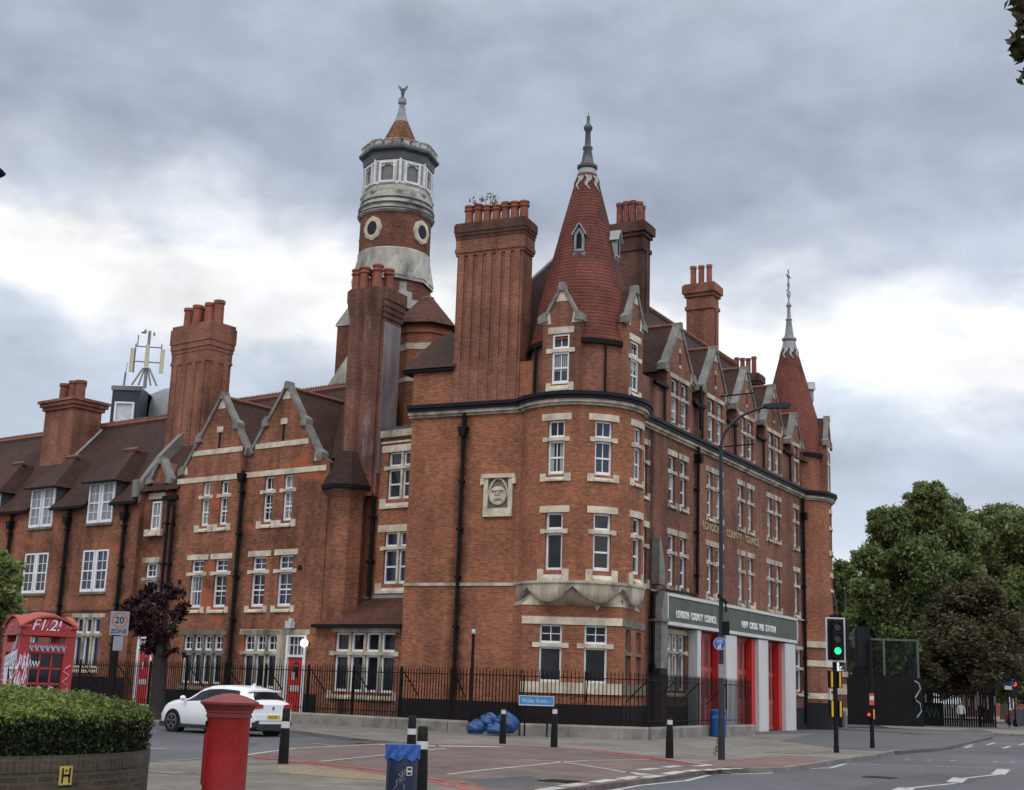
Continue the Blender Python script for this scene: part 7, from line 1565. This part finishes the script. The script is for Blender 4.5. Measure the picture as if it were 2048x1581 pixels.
T = thing('street_cabinet', 'dark green graffitied street cabinet in front of the paling fence', 'cabinet', (hx(1865, 95), 95, 0)); Fq = Fr((hx(1865, 95), 95), (1, 0, 0), (0, -1, 0)); q = MB(); q.box(Fq, -.65, .65, -.5, 0, 0, 1.5); q.box(Fq, -.7, .7, -.55, .05, 1.5, 1.6); q.build('body', 'mesh_dark', T); q = MB()
q.tube([Fq.w(-.5+k*.09, .02, .5+.45*(1+math.sin(k*1.7))) for k in range(11)], .03, 4)
q.build('graffiti', 'mesh_green', T)
for k, (xp, Y_, zt_) in enumerate(((1996, 100, 5.2),)):
    pass
T = thing('street_sign', 'small blue direction sign on a post in the distant street at the right edge', 'road sign', (hx(2012, 100), 100, 0)); Fs = Fr((hx(2018, 100), 100), (1, 0, 0), (0, -1, 0)); zs_ = at(2018, 1362, 100).z; q = MB(); q.box(Fs, -.5, .5, 0, .03, zs_-.32, zs_+.32); q.build('plate', 'sign_blue', T); q = MB(); q.box(Fs, -.3, .25, .03, .035, zs_-.65, zs_-.36); q.build('sub_plate', 'sign_white', T); q = MB(); q.lathe(Fs.w(-.05, -.05, 0), [(.05, 0), (.05, zs_+.4)], 8); q.build('post', 'hoarding', T)
T = thing('traffic_light', 'distant traffic signal showing red at the right edge', 'traffic light', (hx(2030, 104), 104, 0)); Fs = Fr((hx(2030, 104), 104), (1, 0, 0), (0, -1, 0)); zs_ = at(2030, 1369, 104).z; q = MB(); q.lathe(Fs.w(0, -.1, 0), [(.07, 0), (.07, zs_+.4)], 8); q.build('pole', 'hoarding', T); q = MB(); q.box(Fs, -.24, .24, -.1, .1, zs_-.95, zs_+.35); q.build('signal_head', 'black_paint', T); q = MB(); q.prism(Fs, [(.15*x, zs_+.15*y) for x, y in ring], .1, .12); q.build('signal_lens', 'tl_red', T)
# distant cars at the lights
def far_car(x, Y, mat, lab, s=1.0):
    T = thing('distant_car', lab, 'car', (hx(x, Y), Y, -.1), 0, 'cars in the distant street'); q = MB(); w = .86
    pts = [(.25, -2.1), (.75, -2.15), (.95, -1.9), (1.38, -1.2), (1.42, .2), (1.0, 1.0), (.85, 2.0), (.3, 2.15)]
    Fz = Fr((0, 0), (0, 1, 0), (1, 0, 0)); q.prism(Fz, [(y, z) for z, y in pts], -w, w); q.build('body', mat, T, local=True)
    q = MB(); F_ = Fr((0, -2.0), (1, 0, 0), (0, -1, 0)); q.face([(-.7, -1.84, 1.02), (.7, -1.84, 1.02), (.62, -1.25, 1.375), (-.62, -1.25, 1.375)]); q.build('rear_window', 'car_glass', T, local=True)
    for s_ in (-1, 1):
        q = MB(); q.box(Fr((0, -2.15), (1, 0, 0), (0, -1, 0)), s_*.8, s_*.55, -.05, .03, .72, .86); q.build('tail_light', 'tail_red', T, local=True)
        for y in (-1.3, 1.3): q = MB(); q.prism(Fr((0, 0), (0, 1, 0), (1, 0, 0)), [(y+.31*a, .31+.31*b) for a, b in ring], s_*.7, s_*.88); q.build('wheel', 'tyre', T, local=True)
far_car(2047, 112, 'car_red', 'small distant red car at the right edge of the street'); far_car(2062, 104, 'car_blue', 'dark blue distant car cut off by the right edge')
T = thing('distant_houses', 'pale brick houses far down the street at the right edge', 'house', (hx(2050, 190), 190, 0)); Fd = Fr((0, 190), (1, 0, 0), (0, -1, 0)); a, b = hx(1960, 190), hx(2140, 190); q = MB(); q.box(Fd, a, b, -8, 0, -.1, 7.0); q.build('wall', 'brick_front', T)
q = MB(); q.prism(Fr((a, 190), (0, 1, 0), (1, 0, 0)), [(-.4, 6.9), (8.4, 6.9), (4, 10)], -.3, b-a+.3); q.build('roof', 'tile', T)
k = 0; u = a+1
while u < b-1.5:
    for z in (1.0, 4.3):
        q = MB(); q.box(Fd, u, u+1.1, 0, .06, z, z+1.7); w_ = q.build('window', 'white_paint', T); q = MB(); q.box(Fd, u+.1, u+.5, .06, .07, z+.1, z+1.6); q.box(Fd, u+.6, u+1.0, .06, .07, z+.1, z+1.6); q.build('pane', 'glass_mid', w_)
    u += 2.6
# people walking in the distance, under the yew
def person(x, Y, lab, top, leg, s=1.0, ph=0):
    o = Vector((hx(x, Y), Y, .012)); h = 1.72*s; me = D.meshes.new('person'); V, E, R = [], [], []
    def v(px, py, pz, r, par=None):
        V.append((px*s, py*s, pz*s)); R.append(r*s)
        if par is not None: E.append((par, len(V)-1))
        return len(V)-1
    pel = v(0, 0, .95, .13); wst = v(0, 0, 1.12, .12, pel); ch = v(0, 0, 1.32, .15, wst); nk = v(0, 0, 1.49, .055, ch); hd0 = v(0, -.01, 1.58, .085, nk); hd1 = v(0, -.01, 1.68, .08, hd0)
    for sg in (-1, 1):
        st = sg*(.14 if ph == 0 else -.14); hip = v(sg*.09, 0, .9, .1, pel); kn = v(sg*.1, st*.6-.04, .5, .065, hip); an = v(sg*.1, st*1.3, .09, .045, kn); v(sg*.11, st*1.3-.14, .04, .035, an)
        sh = v(sg*.19, 0, 1.42, .06, ch); el = v(sg*.24, -st*.4, 1.14, .045, sh); wr = v(sg*.22, -st*.9-.06, .92, .035, el); v(sg*.21, -st*1.0-.1, .83, .03, wr)
    me.from_pydata(V, E, []); ob = D.objects.new('person', me); COL.objects.link(ob); sk = ob.modifiers.new('s', 'SKIN'); sb = ob.modifiers.new('b', 'SUBSURF'); sb.levels = 1; sb.render_levels = 1
    for i, d in enumerate(me.skin_vertices[0].data): d.radius = (R[i], R[i]); d.use_root = (i == 0)
    dg = bpy.context.evaluated_depsgraph_get(); m2 = D.meshes.new_from_object(ob.evaluated_get(dg)); ob.modifiers.clear(); ob.data = m2; m2.name = 'person'
    for k in ('skin', top, leg, 'hair'): 
        m2.materials.append(M({'skin': 'skin', 'hair': 'hair'}.get(k, k)))
    for p in m2.polygons:
        z = p.center.z/s; ax = abs(p.center.x)/s
        p.material_index = 3 if z > 1.66 or (z > 1.56 and p.center.y > .02) else 0 if z > 1.47 or (z < .95 and ax > .17) else 1 if z > .93 else 2
        p.use_smooth = True
    ob.location = o; tag(ob, lab, 'person'); return ob
person(1921, 93, 'person in a pale top and dark trousers walking by the paling fence', 'cloth_white', 'cloth_black'); person(1962, 97.5, 'person in black clothes walking under the yew tree', 'cloth_black', 'cloth_black', .97, 1)

# ------------------------------------------------------------------ give separate pieces of one kind an object each
def islands(o, gap=.03):
    me = o.data; n = len(me.vertices); par = list(range(n))
    def find(i):
        while par[i] != i: par[i] = par[par[i]]; i = par[i]
        return i
    for e in me.edges:
        a, b = find(e.vertices[0]), find(e.vertices[1])
        if a != b: par[a] = b
    co = np.zeros(n*3); me.vertices.foreach_get('co', co); co = co.reshape(-1, 3); root = np.array([find(i) for i in range(n)]); ids = np.unique(root)
    bb = [(co[root == i].min(0)-gap, co[root == i].max(0)+gap) for i in ids]; g_ = list(range(len(ids)))
    def f2(i):
        while g_[i] != i: i = g_[i]
        return i
    for i in range(len(ids)):
        for j in range(i):
            if np.all(bb[i][0] <= bb[j][1]) and np.all(bb[j][0] <= bb[i][1]):
                a, b = f2(i), f2(j)
                if a != b: g_[a] = b
    lut = {int(k): f2(i) for i, k in enumerate(ids)}; return np.array([lut[int(r)] for r in root])
SPLIT = {'plinth', 'stone_band', 'gutter', 'louvre', 'downpipe', 'slit', 'air_vent', 'weathering', 'coping', 'stone_buttress', 'flashing', 'fascia_board', 'wall', 'roof', 'sill', 'cornice', 'oculus', 'hinge', 'antenna_panel', 'lintel', 'ridge_tiles', 'string_course', 'stone_dressing', 'dormer', 'paint_mark'}
for o in list(SC.objects):
    b_ = o.name.split('.')[0]
    if o.type != 'MESH' or o.parent is None or (b_ not in SPLIT and not (b_ == 'pane' and o.parent.name.startswith('watch_tower'))) or len(o.data.vertices) > 6000: continue
    gid = islands(o); us_ = np.unique(gid)
    if len(us_) < 2: continue
    me = o.data; uvl = me.uv_layers[0].data if me.uv_layers else None
    for u in us_:
        idx = np.where(gid == u)[0]; mp_ = {int(k): i for i, k in enumerate(idx)}; F_, U_ = [], []
        for p in me.polygons:
            if p.vertices[0] in mp_:
                F_.append([mp_[v] for v in p.vertices]); U_ += [tuple(uvl[l].uv) for l in p.loop_indices] if uvl else []
        m2 = D.meshes.new(b_); m2.from_pydata([tuple(me.vertices[int(i)].co) for i in idx], [], F_)
        if U_: l2 = m2.uv_layers.new(name='uv'); l2.data.foreach_set('uv', np.array(U_, 'f4').ravel())
        for x in me.materials: m2.materials.append(x)
        n2 = D.objects.new(b_, m2); COL.objects.link(n2); n2.parent = o.parent; n2.location = o.location
        if u == us_[0]:
            for c in list(o.children): c.parent = n2
    D.objects.remove(o)
